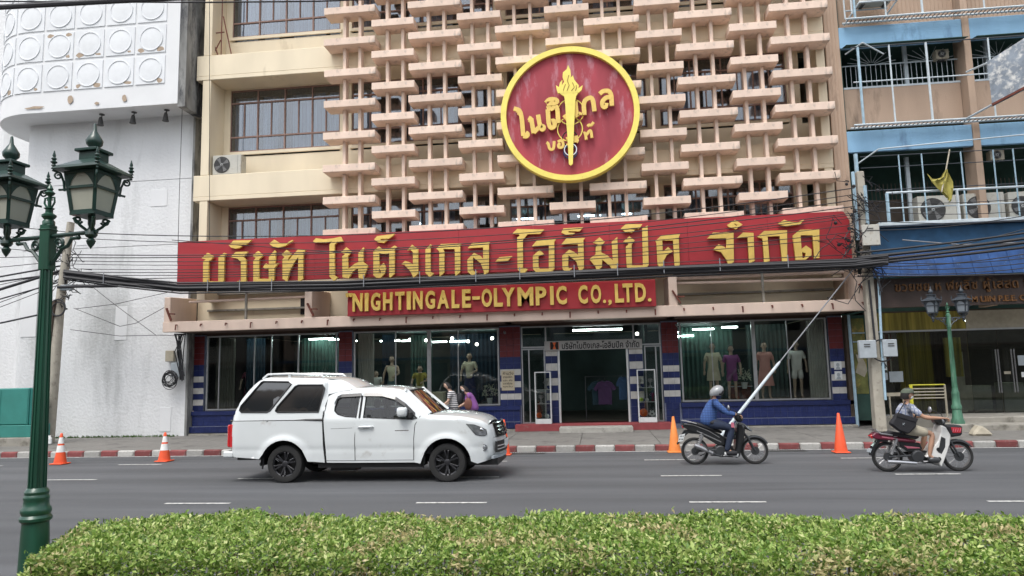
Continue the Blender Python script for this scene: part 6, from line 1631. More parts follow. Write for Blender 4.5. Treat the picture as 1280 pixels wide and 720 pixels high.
for (px, Y, z0, h, lab, sh, sk, pz) in ((490, 24.3, .97, 1.68, 'mannequin in cream bustier and grey teal long skirt in the middle display window', 'beige_suit', 'teal_skirt', 1), (587, 24.3, 1.02, 1.66, 'mannequin in beige blouse and navy skirt near the tiled pillar in the middle window', 'beige_suit', 'navy_cloth', 1),
        (312, 24.5, .97, 1.5, 'mannequin in a maroon dress in the left display window', 'maroon_cloth', 'maroon_cloth', 0), (470, 24.6, .97, 1.15, 'short mannequin in white dress left in the middle display window', 'white_shirt', 'white_shirt', 0), (525, 24.5, .97, 1.3, 'pale mannequin in an olive dress by the thick window bar', 'olive_curtain', 'beige_suit', 0)):
    x = at(px, 460, Y)[0]; t = thing('mannequin', lab, 'mannequin', (x, Y, z0), MG)
    figure(t, stand(x, Y, z0, h, 1), 'mannequin_skin', sh, sh, sleeve='none' if px == 490 else 'short', legs='none', fwd_=(.2, -1, 0), hair='short', shoe=False, bulk=.85)
    q = MB(); q.lathe([(.24, z0+.12), (.20, z0+.55), (.155, z0+.8*h/1.68), (.12, z0+1.02*h/1.68)], (x, Y, 0), 20, 'Z', 0, 0, 1, .7); q.build('skirt', sk, t, smooth=True)
# ================================================================ ORNATE STREET LAMPS
mat('lantern_glass', (.42, .43, .36), .35, .12, 4, coat=.4)
mat('lantern_glass_grey', (.20, .23, .26), .35, .12, 4, coat=.4)
def spiral(c, r0_, r1_, a0, turns, ux, uz, n=18):
    out = []
    for i in range(n+1):
        t = i/n; a = a0+turns*2*pi*t; r = r0_+(r1_-r0_)*t
        out.append(Vector(c)+Vector(ux)*(r*cos(a))+Vector(uz)*(r*sin(a)))
    return out
def lantern(root, c, s, rot, m_met, m_gl, zbot):
    """four sided tapering lantern; c = centre axis, zbot = bottom of the glass; s scale"""
    def P(a, r, z): return (c[0]+r*s*cos(a+rot), c[1]+r*s*sin(a+rot), zbot+z*s)
    lan = MB()
    hb, ht, H = .150, .205, .34     # half diagonal bottom, top ; glass height
    cor = [pi/4+k*pi/2 for k in range(4)]
    # roof: eaves slab, pyramid, cap
    e0 = [P(a, .315, H+.01) for a in cor]; e1 = [P(a, .30, H+.04) for a in cor]; lan.hexa(e0, e1)
    e2 = [P(a, .125, H+.115) for a in cor]; lan.hexa([P(a, .285, H+.041) for a in cor], e2)
    lan.hexa([P(a, .115, H+.11) for a in cor], [P(a, .115, H+.19) for a in cor]); lan.hexa([P(a, .15, H+.19) for a in cor], [P(a, .15, H+.215) for a in cor])
    o = lan.build('lantern_roof', m_met, root, bevel=.004)
    f = MB(); f.lathe([(.04*s, zbot+(H+.215)*s), (.03*s, zbot+(H+.23)*s), (.065*s, zbot+(H+.27)*s), (.07*s, zbot+(H+.30)*s), (.045*s, zbot+(H+.345)*s), (.018*s, zbot+(H+.39)*s), (.012*s, zbot+(H+.45)*s), (.008*s, zbot+(H+.46)*s)], (c[0], c[1], 0), 14); f.build('finial', m_met, root, smooth=True)
    for a in cor:
        x, y, z = P(a, .29, H+.04); q = MB(); q.lathe([(.022*s, z), (.012*s, z+.015*s), (.028*s, z+.03*s), (.012*s, z+.045*s), (.022*s, z+.06*s), (.01*s, z+.075*s), (.014*s, z+.085*s), (.003*s, z+.13*s)], (x, y, 0), 8); q.build('corner_finial', m_met, root, smooth=True)
        # scroll under the eaves and along the corner
        q = MB(); ur = Vector((cos(a+rot), sin(a+rot), 0)); cc = Vector(P(a, .255, H-.045))
        q.tube(spiral(cc, .030*s, .008*s, R(90), 1.2, -ur, (0, 0, 1)), .008*s, 5)
        q.tube([Vector(P(a, .30, H+.0)), Vector(P(a, .24, H-.02)), Vector(P(a, .215, H-.09)), Vector(P(a, .205, H-.17))], .010*s, 5)
        q.beam(Vector(P(a, .17, H-.15)), Vector(P(a, .25, H-.165)), .016*s, .016*s)
        q.build('corner_scroll', m_met, root)
    fr = MB()
    for k in range(4):
        a, b = cor[k], cor[(k+1) % 4]
        fr.beam(P(a, hb, 0), P(a, ht, H), .028*s, .028*s)
        for z, r in ((0, hb), (H*.60, hb+(ht-hb)*.60+.004), (H-.01, ht)): fr.beam(P(a, r, z), P(b, r, z), .018*s, .022*s)
        # arched head: corner spandrels
        for (u, v_) in ((a, b), (b, a)):
            A = Vector(P(u, ht, H-.01)); B = Vector(P(v_, ht, H-.01)); dn = (Vector(P(u, hb, 0))-Vector(P(u, ht, H))).normalized()
            w_ = (B-A); pts = [A]+[A+w_*(.03+.47*t)+dn*(.13*s*(1-t)**2+.004) for t in (0, .25, .5, .75, 1)]
            fr._a(pts, [(0, i, i+1) for i in range(1, 5)])
    fr.build('lantern_frame', m_met, root, fix=False)
    for k in range(4):
        a, b = cor[k], cor[(k+1) % 4]; g_ = MB()
        g_._a([P(a, hb-.006, .004), P(b, hb-.006, .004), P(b, ht-.008, H-.01), P(a, ht-.008, H-.01), P(a, hb-.012, .004), P(b, hb-.012, .004), P(b, ht-.014, H-.01), P(a, ht-.014, H-.01)], [(0, 1, 2, 3), (7, 6, 5, 4)]); g_.build('lantern_pane', m_gl, root)
    q = MB(); q.hexa([P(a, .165, -.03) for a in cor], [P(a, .165, 0.0) for a in cor]); q.build('lantern_base', m_met, root)
    # cradle scrolls and drop
    q = MB()
    for k in range(4):
        a = cor[k]; ur = Vector((cos(a+rot), sin(a+rot), 0))
        q.tube(spiral(P(a, .10, -.065), .034*s, .008*s, R(200), 1.3, ur, (0, 0, 1)), .010*s, 5)
        q.tube([P(a, .135, -.05), P(a, .08, -.115), P(a, .035, -.15), P(a, .02, -.20)], .013*s, 6)
    q.build('cradle_scroll', m_met, root)
    q = MB(); q.lathe([(.03*s, zbot-.03*s), (.03*s, zbot-.09*s), (.022*s, zbot-.12*s), (.045*s, zbot-.16*s), (.05*s, zbot-.19*s), (.035*s, zbot-.21*s), (.02*s, zbot-.215*s), (.038*s, zbot-.24*s), (.03*s, zbot-.265*s), (.002*s, zbot-.31*s)], (c[0], c[1], 0), 10); q.build('drop_finial', m_met, root, smooth=True)
def lamp_post(root, x, y, z0, ztop, s, ps, armlen, arm_ang, m_post, m_arm, m_gl, zlan, lrot, zbase_profile, arm_z):
    q = MB()
    prof = [(r*ps, z0+h) for r, h in zbase_profile]
    q.lathe(prof, (x, y, 0), 20); q.build('post_base', m_post, root, smooth=True)
    hb = prof[-1][1]
    q = MB(); n = 12
    for k in range(n):       # fluted shaft: ribs around a tapering core
        a = 2*pi*k/n
        q.beam((x+.071*ps*cos(a), y+.071*ps*sin(a), hb-.01), (x+.047*ps*cos(a), y+.047*ps*sin(a), arm_z-.28*s), .014*ps, .016*ps, up=(cos(a), sin(a), 0))
    o = q.build('shaft_rib', m_post, root); o['kind'] = 'stuff'
    q = MB(); q.tube([(x, y, hb-.02), (x, y, arm_z-.26*s)], [.070*ps, .047*ps], 20); q.build('shaft', m_post, root, smooth=True)
    q = MB(); w_ = .052*ps*1.05; q.box(x-w_, x+w_, y-w_, y+w_, arm_z-.30*s, arm_z+.10*s); q.box(x-w_*1.15, x+w_*1.15, y-w_*1.15, y+w_*1.15, arm_z+.05*s, arm_z+.065*s)
    o = q.build('shaft_head', m_post, root, bevel=.006*s); 
    q = MB(); q.lathe([(.05*s, arm_z+.10*s), (.05*s, arm_z+.13*s), (.036*s, arm_z+.15*s), (.058*s, arm_z+.175*s), (.058*s, arm_z+.19*s), (.03*s, arm_z+.21*s), (.03*s, arm_z+.24*s), (.045*s, arm_z+.25*s), (.015*s, arm_z+.26*s), (.015*s, arm_z+.36*s), (.035*s, arm_z+.375*s), (.042*s, arm_z+.39*s), (.02*s, arm_z+.41*s), (.027*s, arm_z+.425*s), (.002*s, arm_z+.475*s)], (x, y, 0), 12); q.build('post_finial', m_post, root, smooth=True)
    d = Vector((cos(arm_ang), sin(arm_ang), 0)); up = Vector((0, 0, 1)); o_ = Vector((x, y, arm_z))
    q = MB()
    for sg_ in (-1, 1):
        q.tube([o_+d*sg_*.02*s+up*.25*s, o_+d*sg_*.055*s+up*.30*s, o_+d*sg_*.05*s+up*.345*s, o_+d*sg_*.02*s+up*.35*s, o_+d*sg_*.022*s+up*.32*s], .009*s, 5)
    q.build('finial_scroll', m_post, root)
    q = MB(); q.tube([o_-d*(armlen+.06*s), o_+d*(armlen+.06*s)], .019*s, 8); q.build('cross_arm', m_arm, root, smooth=True)
    for sg_ in (-1, 1):
        q = MB(); u = d*sg_
        q.tube(spiral(o_+u*.13*s-up*.075*s, .05*s, .012*s, R(160), -1.4, u, (0, 0, 1)), .014*s, 6)
        q.tube([o_+u*.05*s-up*.25*s, o_+u*.10*s-up*.19*s, o_+u*.16*s-up*.12*s, o_+u*.22*s-up*.10*s, o_+u*.26*s-up*.04*s, o_+u*.32*s-up*.04*s], .016*s, 6)
        q.ball(o_+u*.33*s-up*.035*s, .022*s, 8, 6)
        q.build('bracket_scroll', m_arm, root, smooth=True)
        lantern(root, tuple(o_+u*armlen), s, lrot, m_arm, m_gl, zlan)
LX, LY = -4.165, 5.05
lamp = thing('street_lamp', 'dark green ornate street lamp with two lanterns rising from the median by the hedge end', 'street lamp', (LX, LY, .14), 'ornate street lamps')
base = [(.17, 0), (.17, .06), (.13, .10), (.13, .30), (.125, .50), (.118, .70), (.112, .90), (.108, .99), (.12, 1.0), (.118, 1.04), (.10, 1.06), (.118, 1.09), (.105, 1.12), (.10, 1.17), (.112, 1.18), (.11, 1.21), (.085, 1.225), (.098, 1.245), (.072, 1.27)]
base = [(r, h*.70+.0) for r, h in base]
base = [(.17, 0), (.17, .06), (.135, .10), (.132, .40), (.124, .60), (.118, .74), (.114, .80), (.135, .815), (.138, .835), (.12, .855), (.132, .88), (.128, .90), (.112, .915), (.105, .96), (.112, .975), (.11, .985), (.10, 1.0), (.105, 1.02), (.095, 1.035), (.078, 1.05)]
lamp_post(lamp, LX, LY, .14, 3.4, .89, .78, .415, R(-9), 'lamp_green_post', 'lamp_green', 'lantern_glass', 3.235, R(-3), base, 3.09)
lamp.rotation_euler.y = -.011
RX, RY = 9.62, 21.0
lamp2 = thing('street_lamp', 'pale weathered green street lamp with two grey lanterns in front of the glass shop', 'street lamp', (RX, RY, .15), 'ornate street lamps')
base2 = [(.20, 0), (.20, .08), (.16, .16), (.13, .40), (.15, .42), (.15, .50), (.12, .54), (.11, .80), (.12, .84), (.09, .90), (.085, .98)]
q = MB(); q.box(RX-.3, RX+.35, RY-.35, RY+.3, .12, .34); q.build('plinth', 'old_concrete', lamp2, bevel=.02)
lamp_post(lamp2, RX, RY, .32, 3.6, .90, .85, .40, R(2), 'lamp_green_pale', 'lamp_grey', 'lantern_glass_grey', 3.36, R(45), base2, 3.20)
# ================================================================ TRAFFIC CONES
def cone(label, x, y, h, kind):
    t = thing('traffic_cone', label, 'traffic cone', (x, y, 0), 'traffic cones along the kerb')
    m = 'cone_orange_worn' if kind == 'worn' else 'cone_orange'
    q = MB(); q.box(x-.17, x+.17, y-.17, y+.17, .008, .035); q.build('cone_base', m, t, bevel=.012)
    def rr(z): return .145-(.145-.028)*((z-.035)/(h-.035))
    if kind == 'banded':
        zs = [(.035, .40, m), (.40, .62, 'cone_white'), (.62, .68, m), (.68, .88, 'cone_white'), (.88, 1.0, m)]
    else: zs = [(.035/h, 1.0, m)]
    for a, b, mm in zs:
        a = max(a*h, .035); b = b*h; q = MB()
        k = .0015 if mm == 'cone_white' else 0
        pr2 = [(rr(a)+k, a), (rr(b)+k, b)]
        if b == h: pr2.append((rr(h)*.6, h+.012))
        q.lathe(pr2, (x, y, 0), 24); q.build('cone_body' if mm == m else 'reflective_band', mm, t, smooth=True)
cone('orange and white banded traffic cone beside the green lamp post', -13.15, 16.6, .74, 'banded')
cone('orange and white banded traffic cone before the white wall, behind the pickup', -10.65, 16.95, .70, 'banded')
cone('plain orange-red traffic cone just ahead of the white pickup', -2.30, 17.6, .84, 'plain')
cone('faded light orange traffic cone behind the black motorbike', 1.76, 17.8, .84, 'worn')
cone('plain orange-red traffic cone between the two motorbikes', 5.42, 17.4, .88, 'plain')
# ================================================================ LEFT PAVEMENT: GREEN CABINET
ub = thing('utility_cabinet', 'teal green utility cabinet on a stained concrete plinth at the left edge', 'cabinet', (-17.6, 20.2, .15))
q = MB(); q.box(-19.8, -16.75, 19.9, 20.8, .12, .40); q.build('plinth', 'old_concrete', ub, bevel=.02)
q = MB(); q.box(-19.6, -16.78, 19.95, 20.7, .40, .76); q.build('cabinet_skirt', 'utility_green', ub, bevel=.012)
q = MB(); q.box(-19.5, -16.98, 20.0, 20.6, .765, 1.86); q.build('cabinet_body', 'utility_green', ub, bevel=.03)
q = MB(); q.box(-16.975, -16.80, 20.05, 20.6, .77, 1.84); q.build('cabinet_end', 'utility_green_dark', ub, bevel=.01)
q = MB(); q.box(-17.9, -17.885, 19.99, 20.0, .8, 1.8); q.build('door_seam', 'utility_green_dark', ub)
# weeds and litter along the wall foot
mat('weed_green', (.08, .16, .04), .9, .3, 12)
q = MB(); rnd = random.Random(11)
for i in range(420):
    x = rnd.uniform(-20, -13.9); y = 22.85-rnd.random()**2*.3; h = rnd.uniform(.02, .09); a = rnd.uniform(0, pi); dx = .03*cos(a); dy = .03*sin(a)
    q._a([(x-dx, y-dy, .147), (x+dx, y+dy, .147), (x+rnd.uniform(-.04, .04), y-.02, .147+h)], [(0, 1, 2)])
tag(q.build('weeds', 'weed_green', None, fix=False), 'thin line of green weeds along the foot of the white wall', 'weeds', None, 'stuff')
q = MB(); q.prism([(-15.8, .15), (-15.45, .15), (-15.48, .32), (-15.58, .44), (-15.68, .30)], lambda a, z, t: (a-1.0, 20.3+t+(z-.15)*.2, z), .12)
tag(q.build('cloth_sack', 'paper_white', None, bevel=.03), 'crumpled white sack beside the green cabinet plinth', 'sack')
q = MB(); q.prism([(9.2, .15), (9.72, .15), (9.62, .28), (9.50, .40), (9.40, .38), (9.28, .26)], lambda a, z, t: (a, 19.4+t+(z-.15)*.3, z), .3)
tag(q.build('cloth_sack', 'box_beige', None, bevel=.05), 'pale bundle lying on the kerb before the glass shop steps', 'sack')
# ================================================================ DOORWAY GOODS
def cabinet(label, x0, x1, items):
    t = thing('display_cabinet', label, 'display cabinet', ((x0+x1)/2, 22.95, .36), 'glass cabinets beside the door')
    y0, y1 = 22.82, 23.12
    q = MB(); q.box(x0, x1, y0, y1, .365, .52); q.build('cabinet_base', 'frame_white', t, bevel=.008)
    q = MB()
    for x in (x0+.015, x1-.015):
        for y in (y0+.015, y1-.015): q.box(x-.014, x+.014, y-.014, y+.014, .52, 1.96)
    q.box(x0, x1, y0, y1, 1.96, 1.99); q.build('cabinet_frame', 'frame_white', t)
    for z in (.98, 1.42): q = MB(); q.box(x0+.03, x1-.03, y0+.03, y1-.03, z, z+.012); q.build('glass_shelf', 'frame_white', t)
    q = MB(); q.box(x0+.03, x1-.03, y0+.004, y0+.008, .525, 1.955); q.build('glass_front', 'shop_glass', t)
    return t
cabinet('glass display cabinet left of the doorway', -1.98, -1.47, None)
cabinet('glass display cabinet with balls right of the doorway', 1.22, 1.78, None)
mat('tennis_green', (.45, .6, .08), .9, .1, 9)
for lab, x, z, r_, m, nm in (('orange basketball low in the right glass cabinet', 1.38, .66, .125, 'orange_plastic', 'basketball'), ('black and white football low in the right glass cabinet', 1.63, .63, .105, 'paper_white', 'football'),
    ('yellow-green ball on the middle shelf of the right glass cabinet', 1.33, 1.06, .065, 'tennis_green', 'ball'), ('small white ball on the middle shelf of the right glass cabinet', 1.5, 1.05, .055, 'paper_white', 'ball'),
    ('small orange ball low in the left glass cabinet', -1.87, .63, .09, 'orange_plastic', 'ball'), ('small white ball low in the left glass cabinet', -1.62, .60, .07, 'paper_white', 'ball')):
    t = thing(nm, lab, 'ball', (x, 22.97, z-r_)); q = MB(); q.ball((x, 22.97, z), r_, 20, 14); q.build('ball_skin', m, t, smooth=True)
    if nm == 'football':
        q = MB()
        for dx, dz in ((0, 0), (-.075, .05), (.075, .05), (-.05, -.075), (.055, -.07), (0, .095)):
            v = Vector((dx, -sqrt(max(0, r_*r_-dx*dx-dz*dz)), dz)).normalized(); c0 = Vector((x, 22.97, z))+v*(r_+.001); a_ = v.cross(Vector((.1, .2, 1))).normalized(); b_ = v.cross(a_)
            q._a([c0+(a_*cos(k*2*pi/5)+b_*sin(k*2*pi/5))*.032 for k in range(5)], [(0, 1, 2, 3, 4)])
        q.build('ball_panel', 'ink', t, fix=False)
    else:
        q = MB(); q.torus((x, 22.97, z), r_+.0, .003, 'X', 24, 4); q.torus((x, 22.97, z), r_+.0, .003, 'Z', 24, 4); q.build('ball_seam', 'ink', t)
for lab, x, z in (('red and white trophy figure on a shelf of the right glass cabinet', 1.68, 1.0), ('trophy with handles upper left in the right glass cabinet', 1.30, 1.44), ('trophy with handles upper right in the right glass cabinet', 1.62, 1.44), ('small trophy on the upper shelf of the left glass cabinet', -1.62, 1.44), ('small trophy on the lower shelf of the left glass cabinet', -1.8, 1.0)):
    t = thing('trophy', lab, 'trophy', (x, 22.97, z)); q = MB(); q.lathe([(.05, z), (.05, z+.03), (.015, z+.05), (.015, z+.12), (.05, z+.18), (.06, z+.26)], (x, 22.97, 0), 12); q.build('cup', 'maroon_cloth' if 'red' in lab else 'moto_silver', t, smooth=True)
    q = MB()
    for s_ in (-1, 1): q.torus((x+s_*.06, 22.97, z+.21), .03, .006, 'Y', 12, 4)
    q.build('cup_handle', 'moto_silver', t)
def tshirt(label, x, z, w_, h, m, y, rot=0):
    t = thing('t_shirt', label, 't-shirt', (x, y, z), 'shirts hanging in the doorway')
    pts = [(-.09, 0), (-.24, -.05), (-.40, -.26), (-.30, -.34), (-.24, -.25), (-.23, -h), (.23, -h), (.24, -.25), (.30, -.34), (.40, -.26), (.24, -.05), (.09, 0), (0, -.04)]
    q = MB(); q.prism([(a*w_/.6, b) for a, b in pts], lambda a, b, tt: (x+a*cos(rot), y+a*sin(rot)+tt+.02*sin(b*9+a*11), z+b), .05); q.build('fabric', m, t, bevel=.008)
    q = MB(); q.tube([(x-.15*w_, y+.02, z-.02), (x, y+.02, z+.06), (x+.15*w_, y+.02, z-.02)], .006, 4); q.tube([(x, y+.02, z+.06), (x, y+.02, z+.14)], .004, 4); q.build('hanger', 'moto_grey', t)
tshirt('teal t-shirt hanging behind the violet one in the doorway', .05, 1.66, .62, .78, 'teal_shirt', 23.75)
tshirt('violet t-shirt hanging in front in the doorway', .22, 1.66, .56, .76, 'violet_shirt', 23.62)
tshirt('light blue shirt hanging at the right side of the doorway', .80, 1.78, .34, .74, 'light_blue_cloth', 23.6)
rk = thing('clothes_rack', 'dark metal clothes rack standing inside the doorway', 'clothes rack', (.4, 23.75, .36))
pipes('rack_frame', [[(-.4, 23.7, .4), (-.4, 23.7, 1.8), (.95, 23.7, 1.8), (.95, 23.7, .4)]], .015, 'moto_grey', rk)
# notice on the pillar, photos on the right-hand pillar
t = thing('notice', 'cream notice with lines of text on the tiled pillar left of the entrance', 'notice', (-2.9, 23.23, 1.6))
q = MB(); q.box(-3.08, -2.66, 23.222, 23.232, 1.42, 2.05); q.build('notice_board', 'notice_cream', t)
for k, tx in enumerate(('ห้ามวิ่ง', 'ขายปลีก', 'และ ส่ง', 'ราคาพิเศษ', 'ทุกวัน')):
    link('lettering', text_mesh(tx, 'lettering', 'ink', w=.30 if k else .34, h=.075 if k else .10, depth=.002, bold=.01, origin=(-3.03, 23.2215, 1.92-k*.105)), t)
t = thing('photo_notice', 'two small photographs stuck on the tiled pillar at the right end of the store', 'notice', (7.33, 23.23, 1.6))
for z in (1.85, 1.55): q = MB(); q.box(7.22, 7.44, 23.222, 23.232, z, z+.25); q.build('photograph', 'paper_white', t); q = MB(); q.ball((7.33, 23.221, z+.14), .05, 10, 6, 0, 1, .05, 1.2); q.prism([(7.26, z+.01), (7.4, z+.01), (7.37, z+.08), (7.29, z+.08)], lambda a, zz, tt: (a, 23.219+tt, zz), .002); q.build('photo_figure', 'box_grey', t)
# security cameras
for lab, x, z in (('small security camera on the pillar left of the entrance', -2.95, 3.28), ('small security camera on the pillar right of the entrance', 2.5, 3.33), ('small security camera under the canopy above the left window', -8.9, 3.35)):
    t = thing('security_camera', lab, 'security camera', (x, 23.0, z), 'security cameras'); q = MB(); q.tube([(x, 23.2, z+.05), (x, 23.1, z+.04), (x+.02, 22.98, z)], .012, 6); q.build('bracket', 'box_grey', t)
    q = MB(); q.tube([(x+.02, 23.06, z+.02), (x+.05, 22.88, z-.03)], .035, 10); q.build('camera_body', 'box_grey', t, smooth=True); q = MB(); q.lathe([(.025, -.004), (.02, -.008)], (x+.052, 22.88, z-.03), 10, 'Y'); q.build('camera_lens', 'ink', t)
# plants in the middle window, orange table and flowers in the right window
def plant(label, x, y, z, sz, m='weed_green'):
    t = thing('potted_plant', label, 'plant', (x, y, z)); q = MB(); q.lathe([(.07, z), (.10, z+.18), (.11, z+.20)], (x, y, 0), 14); q.build('pot', 'paper_white', t, smooth=True)
    q = MB(); rnd = random.Random(int(x*10))
    for i in range(90):
        a = rnd.uniform(0, 2*pi); e = rnd.uniform(-.2, 1.3); r_ = sz*rnd.uniform(.5, 1); c0 = Vector((x+r_*.7*cos(a)*cos(e), y+r_*.5*sin(a)*cos(e), z+.28+r_*abs(sin(e)))); d = Vector((rnd.uniform(-1, 1), rnd.uniform(-1, 1), rnd.uniform(-.5, 1))).normalized()*.05; s_ = d.cross(Vector((.3, 1, .2))).normalized()*.018
        q._a([c0-d, c0+s_, c0+d, c0-s_], [(0, 1, 2, 3)])
    o = q.build('leaf', m, t, fix=False); o['kind'] = 'stuff'
mat('flower_pale', (.45, .48, .38), .8, .3, 12)
plant('white potted plant with pale flowers at the right of the middle window', at(612, 480, 23.8)[0], 23.8, .97, .42, 'flower_pale')
plant('vase of pale flowers between mannequins in the right display window', at(930, 470, 24.3)[0], 24.3, 1.3, .4, 'flower_pale')
t = thing('orange_stand', 'orange wooden stand with red flowers in the right display window', 'stand', (4.3, 24.5, .97)); x = at(925, 470, 24.6)[0]
q = MB(); q.box(x-.35, x+.35, 24.5, 24.9, 1.35, 1.40); q.box(x-.32, x-.05, 24.55, 24.85, .97, 1.35); q.box(x+.02, x+.32, 24.55, 24.85, .97, 1.35); q.build('stand_body', 'rust', t, bevel=.01)
q = MB(); q.box(x-.36, x+.36, 24.47, 24.5, 1.35, 1.385); q.build('stand_edge', 'box_grey', t)
for (px, lab, wd, h, m, Y) in ((405, 'orange cloth-covered cabinet at the right of the left display window', .75, .9, 'rust', 24.5), (508, 'white draped box in the middle display window by the thick bar', .5, .55, 'white_shirt', 24.1), (538, 'pale boxed seat beneath the pedestrians in the middle window', .9, .40, 'beige_suit', 24.3)):
    x = at(px, 480, Y)[0]; t = thing('display_stand', lab, 'display stand', (x, Y, .97)); q = MB(); q.box(x-wd/2, x+wd/2, Y, Y+.4, .965, .965+h); q.build('stand_body', m, t, bevel=.03); q = MB(); q.box(x-wd/2-.02, x+wd/2+.02, Y-.02, Y+.42, .966+h, .99+h); q.build('stand_top', m, t, bevel=.01)
# yellow rack in front of the glass shop
t = thing('yellow_rack', 'yellow railed rack behind the lamp post of the glass shop', 'rack', (9.2, 22.3, .15))
pipes('rack_post', [[(8.95, 22.2, .2), (8.98, 22.2, 1.38)]], .05, 'yellow_paint', t)
for z in (1.36, 1.25, 1.16, 1.07, .98): pipes('rack_rail', [[(8.98, 22.2, z), (9.9, 22.2, z)]], .02, 'yellow_paint' if z > 1.3 else 'box_beige', t)
pipes('rack_post', [[(9.9, 22.2, .2), (9.9, 22.2, 1.36)]], .03, 'box_beige', t)
t = thing('notice_easel', 'pale wooden easel board behind the concrete pole', 'easel', (8.55, 22.4, .15)); q = MB(); q.box(8.35, 8.85, 22.3, 22.36, 1.05, 1.15); q.build('easel_top', 'box_beige', t); pipes('easel_leg', [[(8.42, 22.33, .15), (8.42, 22.33, 1.1)], [(8.8, 22.33, .15), (8.8, 22.33, 1.1)]], .025, 'box_beige', t)

# ================================================================ HEDGE
def leafmat():
    m = bpy.data.materials.new('hedge_leaf'); m.use_nodes = True; M['hedge_leaf'] = m
    n = m.node_tree; L = n.links.new; b = n.nodes['Principled BSDF']; b.inputs['Roughness'].default_value = .5
    ge = n.nodes.new('ShaderNodeNewGeometry'); cr_ = n.nodes.new('ShaderNodeValToRGB'); L(ge.outputs['Random Per Island'], cr_.inputs[0])
    e = cr_.color_ramp; e.elements[0].color = (.07, .13, .02, 1); e.elements[1].position = 1; e.elements[1].color = (.68, .72, .34, 1)
    for p, c in ((.2, (.12, .23, .035)), (.5, (.26, .40, .075)), (.8, (.45, .56, .17))):
        x = e.elements.new(p); x.color = (*c, 1)
    tc = n.nodes.new('ShaderNodeTexCoord'); nz = n.nodes.new('ShaderNodeTexNoise'); nz.inputs['Scale'].default_value = 2.6; nz.inputs['Detail'].default_value = 5; L(tc.outputs['Object'], nz.inputs[0])
    ad = n.nodes.new('ShaderNodeMath'); ad.operation = 'ADD'; L(nz.outputs[0], ad.inputs[0])
    mu = n.nodes.new('ShaderNodeMath'); mu.operation = 'MULTIPLY'; mu.inputs[1].default_value = .22; L(ge.outputs['Random Per Island'], mu.inputs[0]); L(mu.outputs[0], ad.inputs[1])
    mr = n.nodes.new('ShaderNodeMapRange'); mr.inputs[1].default_value = .69; mr.inputs[2].default_value = .79; L(ad.outputs[0], mr.inputs[0])
    mx = n.nodes.new('ShaderNodeMix'); mx.data_type = 'RGBA'; L(mr.outputs[0], mx.inputs[0]); L(cr_.outputs[0], mx.inputs[6]); mx.inputs[7].default_value = (.60, .52, .28, 1)
    L(mx.outputs[2], b.inputs['Base Color'])
    tr = n.nodes.new('ShaderNodeBsdfTranslucent'); L(mx.outputs[2], tr.inputs[0]); ms = n.nodes.new('ShaderNodeMixShader'); ms.inputs[0].default_value = .3
    L(b.outputs[0], ms.inputs[1]); L(tr.outputs[0], ms.inputs[2]); L(ms.outputs[0], n.nodes['Material Output'].inputs[0])
leafmat()
import numpy as np
rng = np.random.default_rng(4)
HX0, HX1, HY0, HY1, HZ = -3.72, 6.6, 4.18, 5.42, .93
hedge = thing('hedge', 'clipped green hedge with yellowing patches filling the foreground', 'hedge', (0, 4.8, .14))
def surf_h(x, y):
    return HZ+.012+.014*np.sin(x*2.1+1)+.014*np.sin(x*5.3+y*3)+.012*np.sin(x*11+y*7)
def leaves(n, xs, ys, zs, nrm_z, size):
    """n bent leaves, two quads each"""
    P = np.stack([xs, ys, zs], 1)
    az_ = rng.uniform(0, 2*np.pi, n); tilt = rng.normal(0.35, .5, n)
    d = np.stack([np.cos(az_)*np.cos(tilt), np.sin(az_)*np.cos(tilt), np.sin(tilt)], 1)
    rn = rng.normal(0, 1, (n, 3)); rn[:, 2] += nrm_z
    s_ = np.cross(d, rn); s_ /= np.linalg.norm(s_, axis=1)[:, None]+1e-6
    u = np.cross(s_, d)
    L_ = size*rng.uniform(.7, 1.25, n)[:, None]; W_ = L_*rng.uniform(.16, .26, n)[:, None]
    v = np.stack([P, P+d*L_*.5+s_*W_+u*L_*.06, P+d*L_-u*L_*.10, P+d*L_*.5-s_*W_+u*L_*.06, P+d*L_*.5], 1)
    return v
parts_ = []
N1 = 104000
xs = rng.uniform(HX0, HX1, N1); ys = rng.uniform(HY0-.08, HY1+.05, N1)
dep = rng.exponential(.035, N1)
clump = np.sin(xs*23+np.sin(ys*17)*2)*np.sin(ys*19+np.sin(xs*13)*2); gapm = clump < -.55; dep = np.where(gapm, dep+.05, dep)
# rounded left end and edges
XE = HX0+.22-(ys-HY0)*.42
kp = xs > XE; xs = xs[kp]; ys = ys[kp]; dep = dep[kp]; XE = XE[kp]; N1 = len(xs)
ed = np.minimum(np.minimum(xs-XE, ys-(HY0-.08)), (HY1+.05)-ys); drop = np.where(ed < .22, (1-np.sqrt(np.clip(1-((.22-ed)/.22)**2, 0, 1)))*.22, 0)+np.clip((XE+.55-xs)/.55, 0, 1)**2*.14
zs = surf_h(xs, ys)-drop-dep
parts_.append(leaves(N1, xs, ys, zs, 1.0, .037))
N2 = 37000
xs = rng.uniform(HX0, HX1, N2); zs = rng.uniform(.45, HZ, N2); ys = HY0-.05+rng.exponential(.05, N2)+np.clip(.75-zs, 0, 1)*.25
keep = (xs > HX0+.22) & (rng.random(N2) < np.clip((zs-.35)/.35, .15, 1))
parts_.append(leaves(N2, xs, ys, zs, .3, .037)[keep])
N3 = 10000
zs = rng.uniform(.3, HZ-.04, N3); ys = rng.uniform(HY0, HY1, N3); xs = HX0+.22-(ys-HY0)*.42+rng.exponential(.05, N3)
parts_.append(leaves(N3, xs, ys, zs, .3, .037))
N4 = 12000
